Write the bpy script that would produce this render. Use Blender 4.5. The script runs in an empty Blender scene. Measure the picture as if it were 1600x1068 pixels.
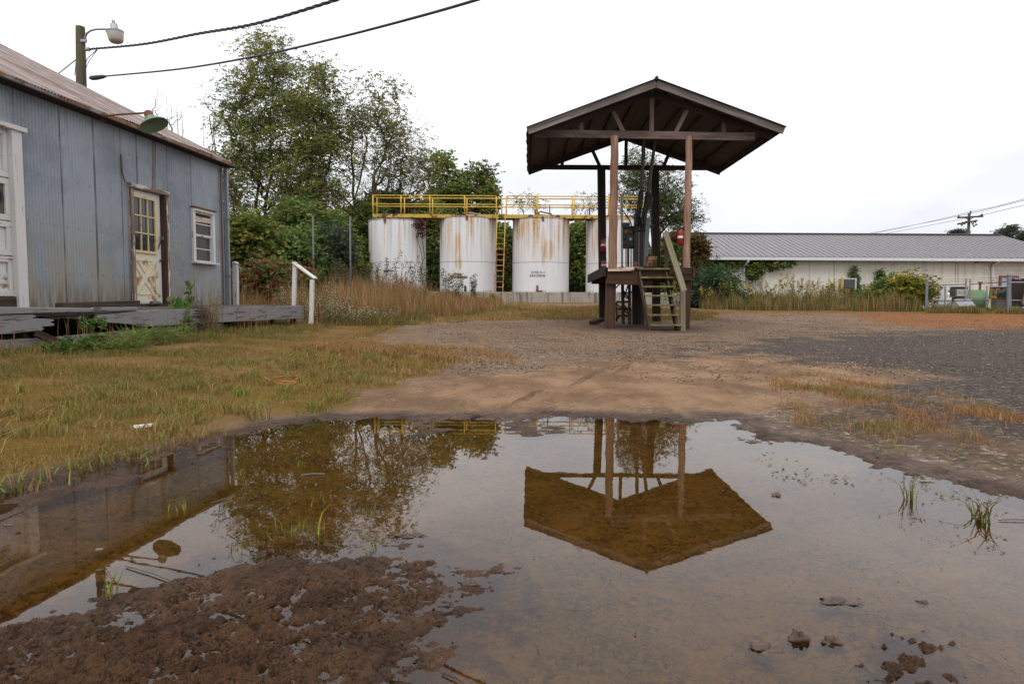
import bpy, math, random
import numpy as np
from mathutils import Vector, Matrix
random.seed(7)
RNG = np.random.default_rng(11)
SC = bpy.context.scene
COL = SC.collection
R = math.radians
# ------------------------------------------------------------------ camera
F = 1000.0
CAMZ = 0.8
PITCH = math.atan(66.0 / F)
ROLL = 0.0055
ROT = Matrix.Rotation(math.pi / 2 - PITCH, 3, 'X') @ Matrix.Rotation(ROLL, 3, 'Z')
cam_d = bpy.data.cameras.new('camera')
cam_d.lens = 22.5
cam_d.sensor_width = 36
cam_d.clip_start = 0.05
cam_d.clip_end = 3000
cam_d.dof.use_dof = True
cam_d.dof.focus_distance = 14
cam_d.dof.aperture_fstop = 8.0
cam = bpy.data.objects.new('camera', cam_d)
COL.objects.link(cam)
cam.matrix_world = Matrix.Translation((0, 0, CAMZ)) @ ROT.to_4x4()
SC.camera = cam


def ray(px, py):
    return ROT @ Vector(((px - 800) / F, -(py - 534) / F, -1))


def at(px, py, d):
    """world point seen at a photo pixel, d metres ahead"""
    r = ray(px, py)
    return Vector((0, 0, CAMZ)) + r * (d / r.y)


def gp(px, py, z=0.0):
    r = ray(px, py)
    return Vector((0, 0, CAMZ)) + r * ((z - CAMZ) / r.z)


# ------------------------------------------------------------------ noise
def _hash(ix, iy, seed):
    h = (ix.astype(np.int64) * 374761393 + iy.astype(np.int64) * 668265263 + seed * 974634777) & 0xFFFFFFFF
    h = ((h ^ (h >> 13)) * 1274126177) & 0xFFFFFFFF
    return ((h ^ (h >> 16)) & 0xFFFFFF) / float(0x1000000)


def perlin(x, y, seed=0):
    x = np.asarray(x, float); y = np.asarray(y, float)
    ix = np.floor(x); iy = np.floor(y)
    fx = x - ix; fy = y - iy
    u = fx * fx * fx * (fx * (fx * 6 - 15) + 10)
    v = fy * fy * fy * (fy * (fy * 6 - 15) + 10)

    def g(dx, dy):
        a = _hash(ix + dx, iy + dy, seed) * 2 * np.pi
        return np.cos(a) * (fx - dx) + np.sin(a) * (fy - dy)
    a = g(0, 0) * (1 - u) + g(1, 0) * u
    b = g(0, 1) * (1 - u) + g(1, 1) * u
    return (a * (1 - v) + b * v) * 1.5


def fbm(x, y, octv=4, seed=0, gain=0.5):
    x = np.asarray(x, float); y = np.asarray(y, float)
    s = 0; a = 1; t = 0
    for i in range(octv):
        s = s + a * perlin(x * 2 ** i + 17.3 * i, y * 2 ** i - 9.1 * i, seed + i)
        t += a
        a *= gain
    return s / t


def sst(a, b, x):
    t = np.clip((np.asarray(x, float) - a) / (b - a), 0, 1)
    return t * t * (3 - 2 * t)


def poly_sd(x, y, poly):
    """signed distance, positive inside"""
    x = np.asarray(x, float); y = np.asarray(y, float)
    best = np.full(x.shape, 1e9)
    ins = np.zeros(x.shape, bool)
    n = len(poly)
    for i in range(n):
        ax, ay = poly[i]; bx, by = poly[(i + 1) % n]
        ex, ey = bx - ax, by - ay
        t = np.clip(((x - ax) * ex + (y - ay) * ey) / (ex * ex + ey * ey + 1e-12), 0, 1)
        dx = x - ax - t * ex; dy = y - ay - t * ey
        best = np.minimum(best, dx * dx + dy * dy)
        c = ((ay <= y) & (by > y)) | ((by <= y) & (ay > y))
        with np.errstate(divide='ignore', invalid='ignore'):
            xi = ax + (y - ay) / (by - ay if by != ay else 1e-9) * ex
        ins ^= c & (x < xi)
    d = np.sqrt(best)
    return np.where(ins, d, -d)


def pxpoly(pts):
    return [tuple(gp(a, b))[:2] for a, b in pts]


# ------------------------------------------------------------------ objects
WLOC = {}


def tag(o, label=None, cat=None, group=None, kind=None):
    if label: o['label'] = label
    if cat: o['category'] = cat
    if group: o['group'] = group
    if kind: o['kind'] = kind
    return o


def thing(name, label, cat, loc, group=None):
    o = bpy.data.objects.new(name, None)
    o.empty_display_size = 0.2
    COL.objects.link(o)
    o.location = loc
    WLOC[o.name] = Vector(loc)
    return tag(o, label, cat, group)


def finish(name, me, mat, parent, loc, smooth):
    o = bpy.data.objects.new(name, me)
    COL.objects.link(o)
    if mat is not None: me.materials.append(mat)
    if smooth:
        me.polygons.foreach_set('use_smooth', np.ones(len(me.polygons), bool))
    if parent is not None:
        o.parent = parent
        WLOC[o.name] = WLOC[parent.name]
    else:
        o.location = loc
        WLOC[o.name] = Vector(loc)
    return o


def mesh_np(name, verts, faces, mat, parent=None, loc=(0, 0, 0), attrs=None, smooth=False):
    """faces: list of int arrays (n,k)"""
    base = np.array(WLOC[parent.name] if parent is not None else loc, float)
    v = np.asarray(verts, float) - base
    me = bpy.data.meshes.new(name)
    me.vertices.add(len(v))
    me.vertices.foreach_set('co', v.astype(np.float32).ravel())
    fl = [np.asarray(f, np.int32) for f in faces if len(f)]
    nl = sum(f.size for f in fl); nf = sum(len(f) for f in fl)
    me.loops.add(nl); me.polygons.add(nf)
    me.loops.foreach_set('vertex_index', np.concatenate([f.ravel() for f in fl]))
    tot = np.concatenate([np.full(len(f), f.shape[1], np.int32) for f in fl])
    st = np.concatenate([[0], np.cumsum(tot)[:-1]]).astype(np.int32)
    me.polygons.foreach_set('loop_start', st)
    me.update(calc_edges=True)
    me.validate()
    for k, (typ, arr) in (attrs or {}).items():
        a = me.attributes.new(k, typ, 'POINT')
        if typ == 'FLOAT_COLOR':
            arr = np.asarray(arr, np.float32)
            if arr.shape[1] == 3: arr = np.concatenate([arr, np.ones((len(arr), 1), np.float32)], 1)
            a.data.foreach_set('color', arr.ravel())
        elif typ == 'FLOAT_VECTOR':
            a.data.foreach_set('vector', np.asarray(arr, np.float32).ravel())
        else:
            a.data.foreach_set('value', np.asarray(arr, np.float32).ravel())
    return finish(name, me, mat, parent, loc, smooth)


def frame(d, up=None):
    d = Vector(d).normalized()
    up = Vector(up) if up is not None else (Vector((0, 0, 1)) if abs(d.z) < 0.95 else Vector((0, 1, 0)))
    s = d.cross(up)
    if s.length < 1e-5: s = d.cross(Vector((1, 0, 0)))
    s.normalize()
    return d, s, s.cross(d).normalized()


class MB:
    def __init__(s):
        s.v = []; s.f = []; s.g = []

    def add(s, vs, fs, gs=None):
        n = len(s.v)
        s.v += [tuple(p) for p in vs]
        s.f += [tuple(i + n for i in f) for f in fs]
        s.g += [tuple(p) for p in (gs if gs is not None else vs)]
        return s

    def beam(s, a, b, w, h, up=None, w2=None, h2=None):
        """box from a to b; w sideways, h along up"""
        a = Vector(a); b = Vector(b)
        d, sd, u = frame(b - a, up)
        L = (b - a).length
        w2 = w if w2 is None else w2; h2 = h if h2 is None else h2
        vs = []; gs = []
        o = [random.uniform(0, 40) for _ in range(3)]
        for p, t, ww, hh in ((a, 0, w, h), (b, L, w2, h2)):
            for i, j in ((-1, -1), (1, -1), (1, 1), (-1, 1)):
                vs.append(p + sd * (i * ww / 2) + u * (j * hh / 2))
                gs.append((t + o[0], i * ww / 2 + o[1], j * hh / 2 + o[2]))
        return s.add(vs, [(3, 2, 1, 0), (4, 5, 6, 7), (0, 1, 5, 4), (1, 2, 6, 5), (2, 3, 7, 6), (3, 0, 4, 7)], gs)

    def box(s, c, d):
        c = Vector(c)
        ax = max(range(3), key=lambda i: d[i])
        h = [Vector((d[0] / 2, 0, 0)), Vector((0, d[1] / 2, 0)), Vector((0, 0, d[2] / 2))][ax]
        if ax == 2:
            return s.beam(c - h, c + h, d[0], d[1], (0, 1, 0))
        return s.beam(c - h, c + h, d[1] if ax == 0 else d[0], d[2], (0, 0, 1))

    def tube(s, pts, r, n=8, cap=True, r2=None):
        pts = [Vector(p) for p in pts]
        m = len(pts)
        rs = r if isinstance(r, (list, tuple)) else [r + ((r2 - r) * i / (m - 1) if r2 is not None else 0) for i in range(m)]
        vs = []; gs = []; fs = []
        o = random.uniform(0, 40); L = 0
        u0 = None
        for i, p in enumerate(pts):
            t = (pts[min(i + 1, m - 1)] - pts[max(i - 1, 0)])
            if t.length < 1e-9: t = Vector((0, 0, 1))
            d, sd, u = frame(t, u0)
            u0 = u
            if i: L += (p - pts[i - 1]).length
            for k in range(n):
                a = 2 * math.pi * k / n
                vs.append(p + sd * (math.cos(a) * rs[i]) + u * (math.sin(a) * rs[i]))
                gs.append((L + o, math.cos(a) * rs[i] + o, math.sin(a) * rs[i]))
        for i in range(m - 1):
            for k in range(n):
                k2 = (k + 1) % n
                fs.append((i * n + k, i * n + k2, (i + 1) * n + k2, (i + 1) * n + k))
        if cap:
            fs.append(tuple(range(n))[::-1]); fs.append(tuple((m - 1) * n + k for k in range(n)))
        return s.add(vs, fs, gs)

    def lathe(s, c, prof, n=24, axis=(0, 0, 1), capb=True, capt=True):
        """prof: (r, t) along the axis from point c"""
        c = Vector(c)
        d, sd, u = frame(axis)
        vs = []; fs = []; gs = []
        m = len(prof)
        for r, t in prof:
            for k in range(n):
                a = 2 * math.pi * k / n
                p = c + d * t + sd * (math.cos(a) * r) + u * (math.sin(a) * r)
                vs.append(p); gs.append((t, math.cos(a) * r, math.sin(a) * r))
        for i in range(m - 1):
            for k in range(n):
                k2 = (k + 1) % n
                fs.append((i * n + k, i * n + k2, (i + 1) * n + k2, (i + 1) * n + k))
        if capb: fs.append(tuple(range(n))[::-1])
        if capt: fs.append(tuple((m - 1) * n + k for k in range(n)))
        return s.add(vs, fs, gs)

    def slab(s, poly, off):
        """flat polygon (3-D points, in order) thickened by the vector off"""
        off = Vector(off); n = len(poly)
        P = [Vector(p) for p in poly]
        vs = P + [p + off for p in P]
        fs = [tuple(range(n))[::-1], tuple(range(n, 2 * n))] + [(i, (i + 1) % n, n + (i + 1) % n, n + i) for i in range(n)]
        e = (P[1] - P[0])
        d, sd, u = frame(e, off if abs(e.normalized().dot(off.normalized())) < 0.9 else None)
        o = random.uniform(0, 40)
        gs = [((p - P[0]).dot(d) + o, (p - P[0]).dot(sd) + o, (p - P[0]).dot(u)) for p in vs]
        return s.add(vs, fs, gs)

    def build(s, name, mat, parent=None, loc=(0, 0, 0), smooth=False, bevel=0, autosmooth=None):
        base = WLOC[parent.name] if parent is not None else Vector(loc)
        me = bpy.data.meshes.new(name)
        me.from_pydata([Vector(p) - base for p in s.v], [], s.f)
        a = me.attributes.new('grain', 'FLOAT_VECTOR', 'POINT')
        a.data.foreach_set('vector', np.array(s.g, np.float32).ravel())
        me.update()
        o = finish(name, me, mat, parent, loc, smooth)
        if smooth and autosmooth:
            me.set_sharp_from_angle(angle=R(autosmooth))
        if bevel:
            m = o.modifiers.new('bevel', 'BEVEL'); m.width = bevel; m.segments = 1; m.limit_method = 'ANGLE'
        return o


# ------------------------------------------------------------------ materials
class NT:
    def __init__(s, name):
        s.m = bpy.data.materials.new(name); s.m.use_nodes = True
        s.t = s.m.node_tree
        s.t.nodes.clear()
        s.out = s.t.nodes.new('ShaderNodeOutputMaterial')

    def n(s, t, **k):
        nd = s.t.nodes.new(t)
        for a, b in k.items(): setattr(nd, a, b)
        return nd

    def L(s, a, b): s.t.links.new(a, b)

    def put(s, sock, v):
        if isinstance(v, bpy.types.NodeSocket): s.L(v, sock)
        elif isinstance(v, (tuple, list)) and len(v) == 3 and sock.type == 'RGBA': sock.default_value = (*v, 1)
        else: sock.default_value = v

    def obj(s): return s.n('ShaderNodeTexCoord').outputs['Object']

    def attr(s, nm, out='Color'): return s.n('ShaderNodeAttribute', attribute_name=nm).outputs[out]

    def scale(s, v, sc, loc=(0, 0, 0)):
        m = s.n('ShaderNodeMapping'); s.L(v, m.inputs[0]); m.inputs['Scale'].default_value = sc; m.inputs['Location'].default_value = loc
        return m.outputs[0]

    def noise(s, v, sc, det=4, rough=0.55, dist=0, out='Fac'):
        n = s.n('ShaderNodeTexNoise'); s.L(v, n.inputs['Vector'])
        n.inputs['Scale'].default_value = sc; n.inputs['Detail'].default_value = det
        n.inputs['Roughness'].default_value = rough; n.inputs['Distortion'].default_value = dist
        return n.outputs[out]

    def voro(s, v, sc, out='Distance', feat='F1', rnd=1.0):
        n = s.n('ShaderNodeTexVoronoi', feature=feat); s.L(v, n.inputs['Vector']); n.inputs['Scale'].default_value = sc
        n.inputs['Randomness'].default_value = rnd
        return n.outputs[out]

    def ramp(s, f, stops):
        r = s.n('ShaderNodeValToRGB'); s.put(r.inputs[0], f)
        e = r.color_ramp.elements
        while len(e) < len(stops): e.new(0.5)
        for i, (p, c) in enumerate(stops):
            e[i].position = p
            e[i].color = (c, c, c, 1) if isinstance(c, (int, float)) else (*c, 1)
        return r.outputs[0]

    def mix(s, f, a, b, bt='MIX'):
        m = s.n('ShaderNodeMix', data_type='RGBA', blend_type=bt)
        s.put(m.inputs[0], f); s.put(m.inputs[6], a); s.put(m.inputs[7], b)
        return m.outputs[2]

    def math(s, op, a, b=0.0, clamp=False):
        m = s.n('ShaderNodeMath', operation=op, use_clamp=clamp)
        s.put(m.inputs[0], a); s.put(m.inputs[1], b)
        return m.outputs[0]

    def rng(s, v, a, b, c=0.0, d=1.0):
        m = s.n('ShaderNodeMapRange', interpolation_type='SMOOTHSTEP'); s.put(m.inputs[0], v)
        for i, q in enumerate((a, b, c, d)): m.inputs[i + 1].default_value = q
        return m.outputs[0]

    def sep(s, v):
        n = s.n('ShaderNodeSeparateXYZ'); s.L(v, n.inputs[0]); return n.outputs

    def bump(s, h, strength=0.3, dist=0.01, nrm=None):
        b = s.n('ShaderNodeBump'); s.put(b.inputs['Height'], h)
        b.inputs['Strength'].default_value = strength; b.inputs['Distance'].default_value = dist
        if nrm is not None: s.L(nrm, b.inputs['Normal'])
        return b.outputs[0]

    def pbr(s, col, rough=0.7, metal=0.0, spec=0.4, nrm=None):
        p = s.n('ShaderNodeBsdfPrincipled')
        s.put(p.inputs['Base Color'], col); s.put(p.inputs['Roughness'], rough); s.put(p.inputs['Metallic'], metal)
        s.put(p.inputs['Specular IOR Level'], spec)
        if nrm is not None: s.L(nrm, p.inputs['Normal'])
        s.L(p.outputs[0], s.out.inputs[0])
        return s.m


def mix3(a, b, t): return tuple(x + (y - x) * t for x, y in zip(a, b))


def wood(name, dark, light, paint=None, paint_amt=0.5, moss=None, rough=0.8):
    t = NT(name); g = t.attr('grain', 'Vector')
    n1 = t.noise(t.scale(g, (1.2, 22, 22)), 1.0, 6, 0.65)
    n2 = t.noise(t.scale(g, (0.7, 2.5, 2.5)), 1.0, 4)
    col = t.mix(t.ramp(n1, [(0.3, 0), (0.7, 1)]), dark, light)
    col = t.mix(t.math('MULTIPLY', t.ramp(n2, [(0.35, 1), (0.6, 0)]), 0.6), col, mix3(dark, (0, 0, 0), 0.35))
    if paint:
        pm = t.noise(t.scale(g, (2.0, 14, 14)), 1.0, 6, 0.7)
        lo = 0.5 + (0.5 - paint_amt) * 0.6
        col = t.mix(t.ramp(pm, [(lo - 0.03, 0), (lo + 0.03, 1)]), col, t.mix(n2, paint, mix3(paint, (0.2, 0.17, 0.12), 0.35)))
    if moss:
        mm = t.noise(g, 5, 4)
        col = t.mix(t.ramp(mm, [(0.42, 0), (0.62, 0.75)]), col, moss)
    return t.pbr(col, rough, 0, 0.25, t.bump(n1, 0.5, 0.006))


def paint(name, col, rust=(0.25, 0.09, 0.03), amt=0.3, rough=0.5, scale=6, metal=0.0):
    t = NT(name); g = t.obj()
    n = t.noise(g, scale, 6, 0.65); n2 = t.noise(g, scale * 0.4, 3)
    c = t.mix(n2, mix3(col, (0, 0, 0), 0.12), mix3(col, (1, 1, 1), 0.04))
    lo = 0.68 - 0.3 * amt
    c = t.mix(t.ramp(n, [(lo, 0), (lo + 0.08, 1)]), c, t.mix(t.noise(g, scale * 5, 3), rust, mix3(rust, (0, 0, 0), 0.5)))
    return t.pbr(c, rough, metal, 0.4, t.bump(n, 0.15, 0.004))


def plain(name, col, rough=0.6, metal=0.0, var=0.25, scale=12, spec=0.4):
    t = NT(name); n = t.noise(t.obj(), scale, 5, 0.6)
    return t.pbr(t.mix(n, mix3(col, (0, 0, 0), min(.8, var * 1.3)), tuple(min(.9, q * (1 + var * .8)) for q in col)), rough, metal, spec, t.bump(n, 0.1, 0.004))


M = {}
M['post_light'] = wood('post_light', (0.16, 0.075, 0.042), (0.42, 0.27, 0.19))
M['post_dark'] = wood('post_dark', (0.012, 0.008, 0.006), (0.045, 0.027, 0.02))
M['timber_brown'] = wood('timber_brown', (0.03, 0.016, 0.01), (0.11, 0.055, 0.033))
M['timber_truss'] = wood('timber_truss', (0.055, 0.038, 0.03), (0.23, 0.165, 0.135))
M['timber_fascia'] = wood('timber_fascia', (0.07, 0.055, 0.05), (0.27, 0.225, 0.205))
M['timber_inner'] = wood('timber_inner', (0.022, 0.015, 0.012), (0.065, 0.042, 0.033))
M['stair_wood'] = wood('stair_wood', (0.055, 0.043, 0.02), (0.2, 0.16, 0.085), moss=(0.2, 0.2, 0.055))
M['rail_wood'] = wood('rail_wood', (0.09, 0.075, 0.055), (0.29, 0.24, 0.18), moss=(0.16, 0.16, 0.06))
M['stringer'] = wood('stringer', (0.035, 0.022, 0.014), (0.13, 0.085, 0.055))
M['sign_white'] = wood('sign_white', (0.2, 0.08, 0.04), (0.4, 0.2, 0.12), paint=(0.6, 0.5, 0.43), paint_amt=0.55)
M['deck_board'] = wood('deck_board', (0.035, 0.027, 0.022), (0.17, 0.145, 0.125))
M['deck_paint'] = wood('deck_paint', (0.06, 0.048, 0.04), (0.22, 0.19, 0.165), paint=(0.24, 0.235, 0.25), paint_amt=0.6)
M['deck_rot'] = wood('deck_rot', (0.02, 0.013, 0.01), (0.12, 0.085, 0.06))
M['white_wood'] = wood('white_wood', (0.2, 0.155, 0.12), (0.45, 0.39, 0.33), paint=(0.68, 0.66, 0.64), paint_amt=0.7)
M['trim_wood'] = wood('trim_wood', (0.16, 0.1, 0.065), (0.36, 0.27, 0.2), paint=(0.66, 0.63, 0.6), paint_amt=0.66)
M['pole_wood'] = wood('pole_wood', (0.06, 0.045, 0.032), (0.18, 0.14, 0.1), moss=(0.09, 0.11, 0.03))
M['pole_far'] = wood('pole_far', (0.05, 0.035, 0.028), (0.13, 0.095, 0.075))
M['bark'] = wood('bark', (0.035, 0.026, 0.02), (0.12, 0.095, 0.075))
M['bark_pale'] = wood('bark_pale', (0.07, 0.055, 0.042), (0.2, 0.165, 0.13))
M['black_iron'] = plain('black_iron', (0.02, 0.018, 0.017), 0.55)
M['hose'] = plain('hose', (0.012, 0.011, 0.011), 0.6)
M['grey_pipe'] = plain('grey_pipe', (0.22, 0.22, 0.22), 0.5, 0.3)
M['pipe_brown'] = plain('pipe_brown', (0.1, 0.08, 0.07), 0.6)
M['galv'] = plain('galv', (0.3, 0.32, 0.35), 0.5, 0.5)
M['galv_dark'] = plain('galv_dark', (0.12, 0.125, 0.13), 0.55, 0.3)
M['wire'] = plain('wire', (0.025, 0.022, 0.035), 0.5)
M['yellow'] = paint('yellow', (0.56, 0.36, 0.025), (0.2, 0.08, 0.02), 0.35, 0.5, 5)
M['yellow_dirty'] = paint('yellow_dirty', (0.5, 0.33, 0.03), (0.11, 0.05, 0.02), 0.62, 0.55, 3)
M['ladder_rust'] = paint('ladder_rust', (0.55, 0.27, 0.07), (0.4, 0.16, 0.05), 0.8, 0.6, 4)
M['rust'] = plain('rust', (0.16, 0.07, 0.035), 0.8, 0, 0.5, 9)
M['red'] = plain('red', (0.26, 0.012, 0.014), 0.4)
M['label_white'] = plain('label_white', (0.7, 0.7, 0.68), 0.5)
M['glass_dark'] = plain('glass_dark', (0.03, 0.033, 0.036), 0.06, 0, 0.3, 3, 0.7)
M['letter'] = plain('letter', (0.03, 0.03, 0.03), 0.7)
M['white_paint'] = paint('white_paint', (0.62, 0.61, 0.6), (0.3, 0.2, 0.13), 0.42, 0.5, 4)
M['cream_door'] = paint('cream_door', (0.70, 0.64, 0.5), (0.42, 0.22, 0.08), 0.5, 0.45, 3.2)
M['door_white'] = paint('door_white', (0.68, 0.67, 0.65), (0.45, 0.28, 0.12), 0.22, 0.45, 3)
M['yellow_trim'] = paint('yellow_trim', (0.64, 0.50, 0.24), (0.4, 0.2, 0.07), 0.2, 0.5, 6)
M['lamp_green'] = paint('lamp_green', (0.11, 0.19, 0.11), (0.2, 0.08, 0.03), 0.32, 0.45, 7)
M['gutter_white'] = plain('gutter_white', (0.62, 0.62, 0.64), 0.45)
M['dispenser'] = paint('dispenser', (0.5, 0.47, 0.4), (0.25, 0.13, 0.06), 0.35, 0.5, 5)
M['green_tank'] = paint('green_tank', (0.055, 0.15, 0.06), (0.24, 0.1, 0.04), 0.62, 0.5, 1.2)
M['white_tank'] = paint('white_tank', (0.6, 0.62, 0.64), (0.35, 0.33, 0.3), 0.25, 0.5, 2)
M['stem'] = plain('stem', (0.13, 0.1, 0.05), 0.8)
M['litter'] = plain('litter', (0.72, 0.71, 0.68), 0.6, 0, 0.1)
M['twine'] = plain('twine', (0.5, 0.12, 0.06), 0.6)
M['lamp_glass'] = plain('lamp_glass', (0.42, 0.37, 0.3), 0.25)
M['alu'] = plain('alu', (0.42, 0.42, 0.44), 0.4, 0.5)


def leaf_material(name, trans):
    t = NT(name)
    c = t.attr('tint')
    p = t.n('ShaderNodeBsdfPrincipled'); t.L(c, p.inputs['Base Color']); p.inputs['Roughness'].default_value = 0.6
    p.inputs['Specular IOR Level'].default_value = 0.2
    tr = t.n('ShaderNodeBsdfTranslucent'); t.L(c, tr.inputs['Color'])
    mx = t.n('ShaderNodeMixShader'); mx.inputs[0].default_value = trans
    t.L(p.outputs[0], mx.inputs[1]); t.L(tr.outputs[0], mx.inputs[2]); t.L(mx.outputs[0], t.out.inputs[0])
    return t.m


M['leaf'] = leaf_material('leaf', 0.35)
M['blade'] = leaf_material('blade', 0.25)
# ------------------------------------------------------------------ world and light
w = bpy.data.worlds.new('World'); SC.world = w; w.use_nodes = True
nt = w.node_tree; nt.nodes.clear()
wo = nt.nodes.new('ShaderNodeOutputWorld'); bg = nt.nodes.new('ShaderNodeBackground')
sky = nt.nodes.new('ShaderNodeTexSky'); sky.sky_type = 'NISHITA'; sky.sun_disc = False
SUN_EL, SUN_ROT = R(55), R(200)
sky.sun_elevation = SUN_EL; sky.sun_rotation = SUN_ROT
tc = nt.nodes.new('ShaderNodeTexCoord'); sp = nt.nodes.new('ShaderNodeSeparateXYZ'); nt.links.new(tc.outputs['Generated'], sp.inputs[0])
mp = nt.nodes.new('ShaderNodeMapping'); mp.inputs['Scale'].default_value = (1, 1, 2.6); nt.links.new(tc.outputs['Generated'], mp.inputs[0])
ns = nt.nodes.new('ShaderNodeTexNoise'); ns.inputs['Scale'].default_value = 1.9; ns.inputs['Detail'].default_value = 5; ns.inputs['Roughness'].default_value = 0.5
nt.links.new(mp.outputs[0], ns.inputs['Vector'])
rz = nt.nodes.new('ShaderNodeValToRGB'); nt.links.new(sp.outputs[2], rz.inputs[0])
e = rz.color_ramp.elements
e[0].position = 0.0; e[0].color = (7.9, 8.1, 8.6, 1)
e[1].position = 0.5; e[1].color = (13.6, 13.6, 13.8, 1)
q = e.new(0.17); q.color = (8.9, 9.05, 9.4, 1)
q = e.new(0.30); q.color = (12.6, 12.6, 13.0, 1)
rn = nt.nodes.new('ShaderNodeValToRGB'); nt.links.new(ns.outputs['Fac'], rn.inputs[0])
e = rn.color_ramp.elements
e[0].position = 0.36; e[0].color = (0.80, 0.82, 0.875, 1); e[1].position = 0.58; e[1].color = (1.08, 1.07, 1.06, 1)
m1 = nt.nodes.new('ShaderNodeMix'); m1.data_type = 'RGBA'; m1.blend_type = 'MULTIPLY'; m1.inputs[0].default_value = 1
nt.links.new(rz.outputs[0], m1.inputs[6]); nt.links.new(rn.outputs[0], m1.inputs[7])
m2 = nt.nodes.new('ShaderNodeMix'); m2.data_type = 'RGBA'; m2.inputs[0].default_value = 0.93
nt.links.new(sky.outputs[0], m2.inputs[6]); nt.links.new(m1.outputs[2], m2.inputs[7])
nt.links.new(m2.outputs[2], bg.inputs[0]); bg.inputs[1].default_value = 0.1
nt.links.new(bg.outputs[0], wo.inputs[0])
sl = bpy.data.lights.new('sun', 'SUN'); sl.energy = 1.4; sl.angle = R(22); sl.color = (1, 0.96, 0.9)
so = bpy.data.objects.new('sun', sl); COL.objects.link(so)
# sun stands behind the camera's left shoulder, high
sd = Vector((math.sin(SUN_ROT) * math.cos(SUN_EL), math.cos(SUN_ROT) * math.cos(SUN_EL), math.sin(SUN_EL)))
so.rotation_euler = (-sd).to_track_quat('-Z', 'Y').to_euler()
SC.view_settings.view_transform = 'Standard'; SC.view_settings.look = 'None'
SC.view_settings.exposure = 0.15; SC.view_settings.gamma = 1
SC.cycles.max_bounces = 6; SC.cycles.transparent_max_bounces = 12
SC.cycles.caustics_reflective = False; SC.cycles.caustics_refractive = False
SC.cycles.use_denoising = True

# ------------------------------------------------------------------ terrain
PUDDLE = pxpoly([(-260, 905), (-80, 806), (0, 775), (100, 746), (220, 722), (300, 700), (372, 682), (440, 664), (520, 656),
                 (640, 654), (700, 656), (770, 654), (800, 660), (840, 656), (880, 650), (930, 652), (1000, 657), (1100, 660),
                 (1150, 655), (1162, 668), (1185, 690), (1240, 693), (1330, 710), (1420, 742), (1520, 764), (1600, 780), (1750, 815),
                 (2200, 900), (2400, 1300), (1500, 1750), (640, 1500), (640, 1120), (665, 1000), (742, 930), (764, 905), (722, 893), (650, 868),
                 (560, 866), (480, 872), (380, 878), (300, 903), (200, 927), (120, 947), (0, 974), (-200, 1060)])
SHOAL = [pxpoly([(560, 656), (640, 656), (700, 662), (740, 668), (690, 682), (640, 690), (600, 684), (640, 672), (600, 664)]),
         pxpoly([(760, 660), (800, 652), (850, 660), (900, 664), (905, 678), (840, 690), (800, 686), (770, 672)]),
         pxpoly([(-40, 790), (100, 752), (220, 735), (330, 706), (360, 712), (250, 745), (120, 782), (0, 815)])]
FLAT_R = pxpoly([(1160, 930), (1330, 900), (1480, 930), (1640, 960), (1700, 1200), (1100, 1200), (1180, 1010)])
MUD_L = pxpoly([(-200, 960), (120, 945), (300, 903), (400, 878), (560, 868), (650, 868), (765, 905), (740, 940), (660, 1010), (640, 1200), (-300, 1300)])
GRASS_L = pxpoly([(-900, 560), (-300, 520), (300, 484), (600, 478), (660, 500), (600, 520), (560, 548), (640, 556), (720, 566), (700, 580), (620, 604),
                  (540, 632), (440, 656), (370, 676), (215, 714), (100, 738), (0, 762), (-150, 800), (-700, 800)])
GRASS_R = pxpoly([(1195, 600), (1240, 590), (1330, 604), (1450, 618), (1560, 650), (1700, 690), (1750, 760), (1600, 738), (1500, 730), (1400, 712),
                  (1330, 694), (1240, 672), (1215, 640)])
SAND = pxpoly([(480, 640), (600, 606), (760, 588), (950, 574), (1100, 566), (1180, 560), (1330, 580), (1400, 600), (1260, 616), (1180, 655), (900, 652), (640, 656)])
DARKG = pxpoly([(1120, 545), (1250, 530), (1450, 520), (1700, 510), (2000, 560), (1900, 720), (1600, 735), (1420, 690), (1330, 640), (1400, 590), (1250, 580), (1120, 578)])
ORANGE = pxpoly([(1290, 500), (1480, 497), (1750, 493), (1750, 512), (1560, 518), (1400, 512)])
RUT = pxpoly([(700, 655), (760, 655), (1010, 580), (1060, 562), (980, 570)])


def rise(x, y):
    amp = 0.64 - 0.22 * sst(4, 9, x)
    return amp * sst(19, 30, y) + 0.02 * sst(30, 60, y)


def warped_sd(x, y):
    sd = poly_sd(x, y, PUDDLE)
    return sd + 0.11 * fbm(x * 2.6, y * 2.6, 5, 3) * np.clip(y / 3, 0.5, 1.6)


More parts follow.
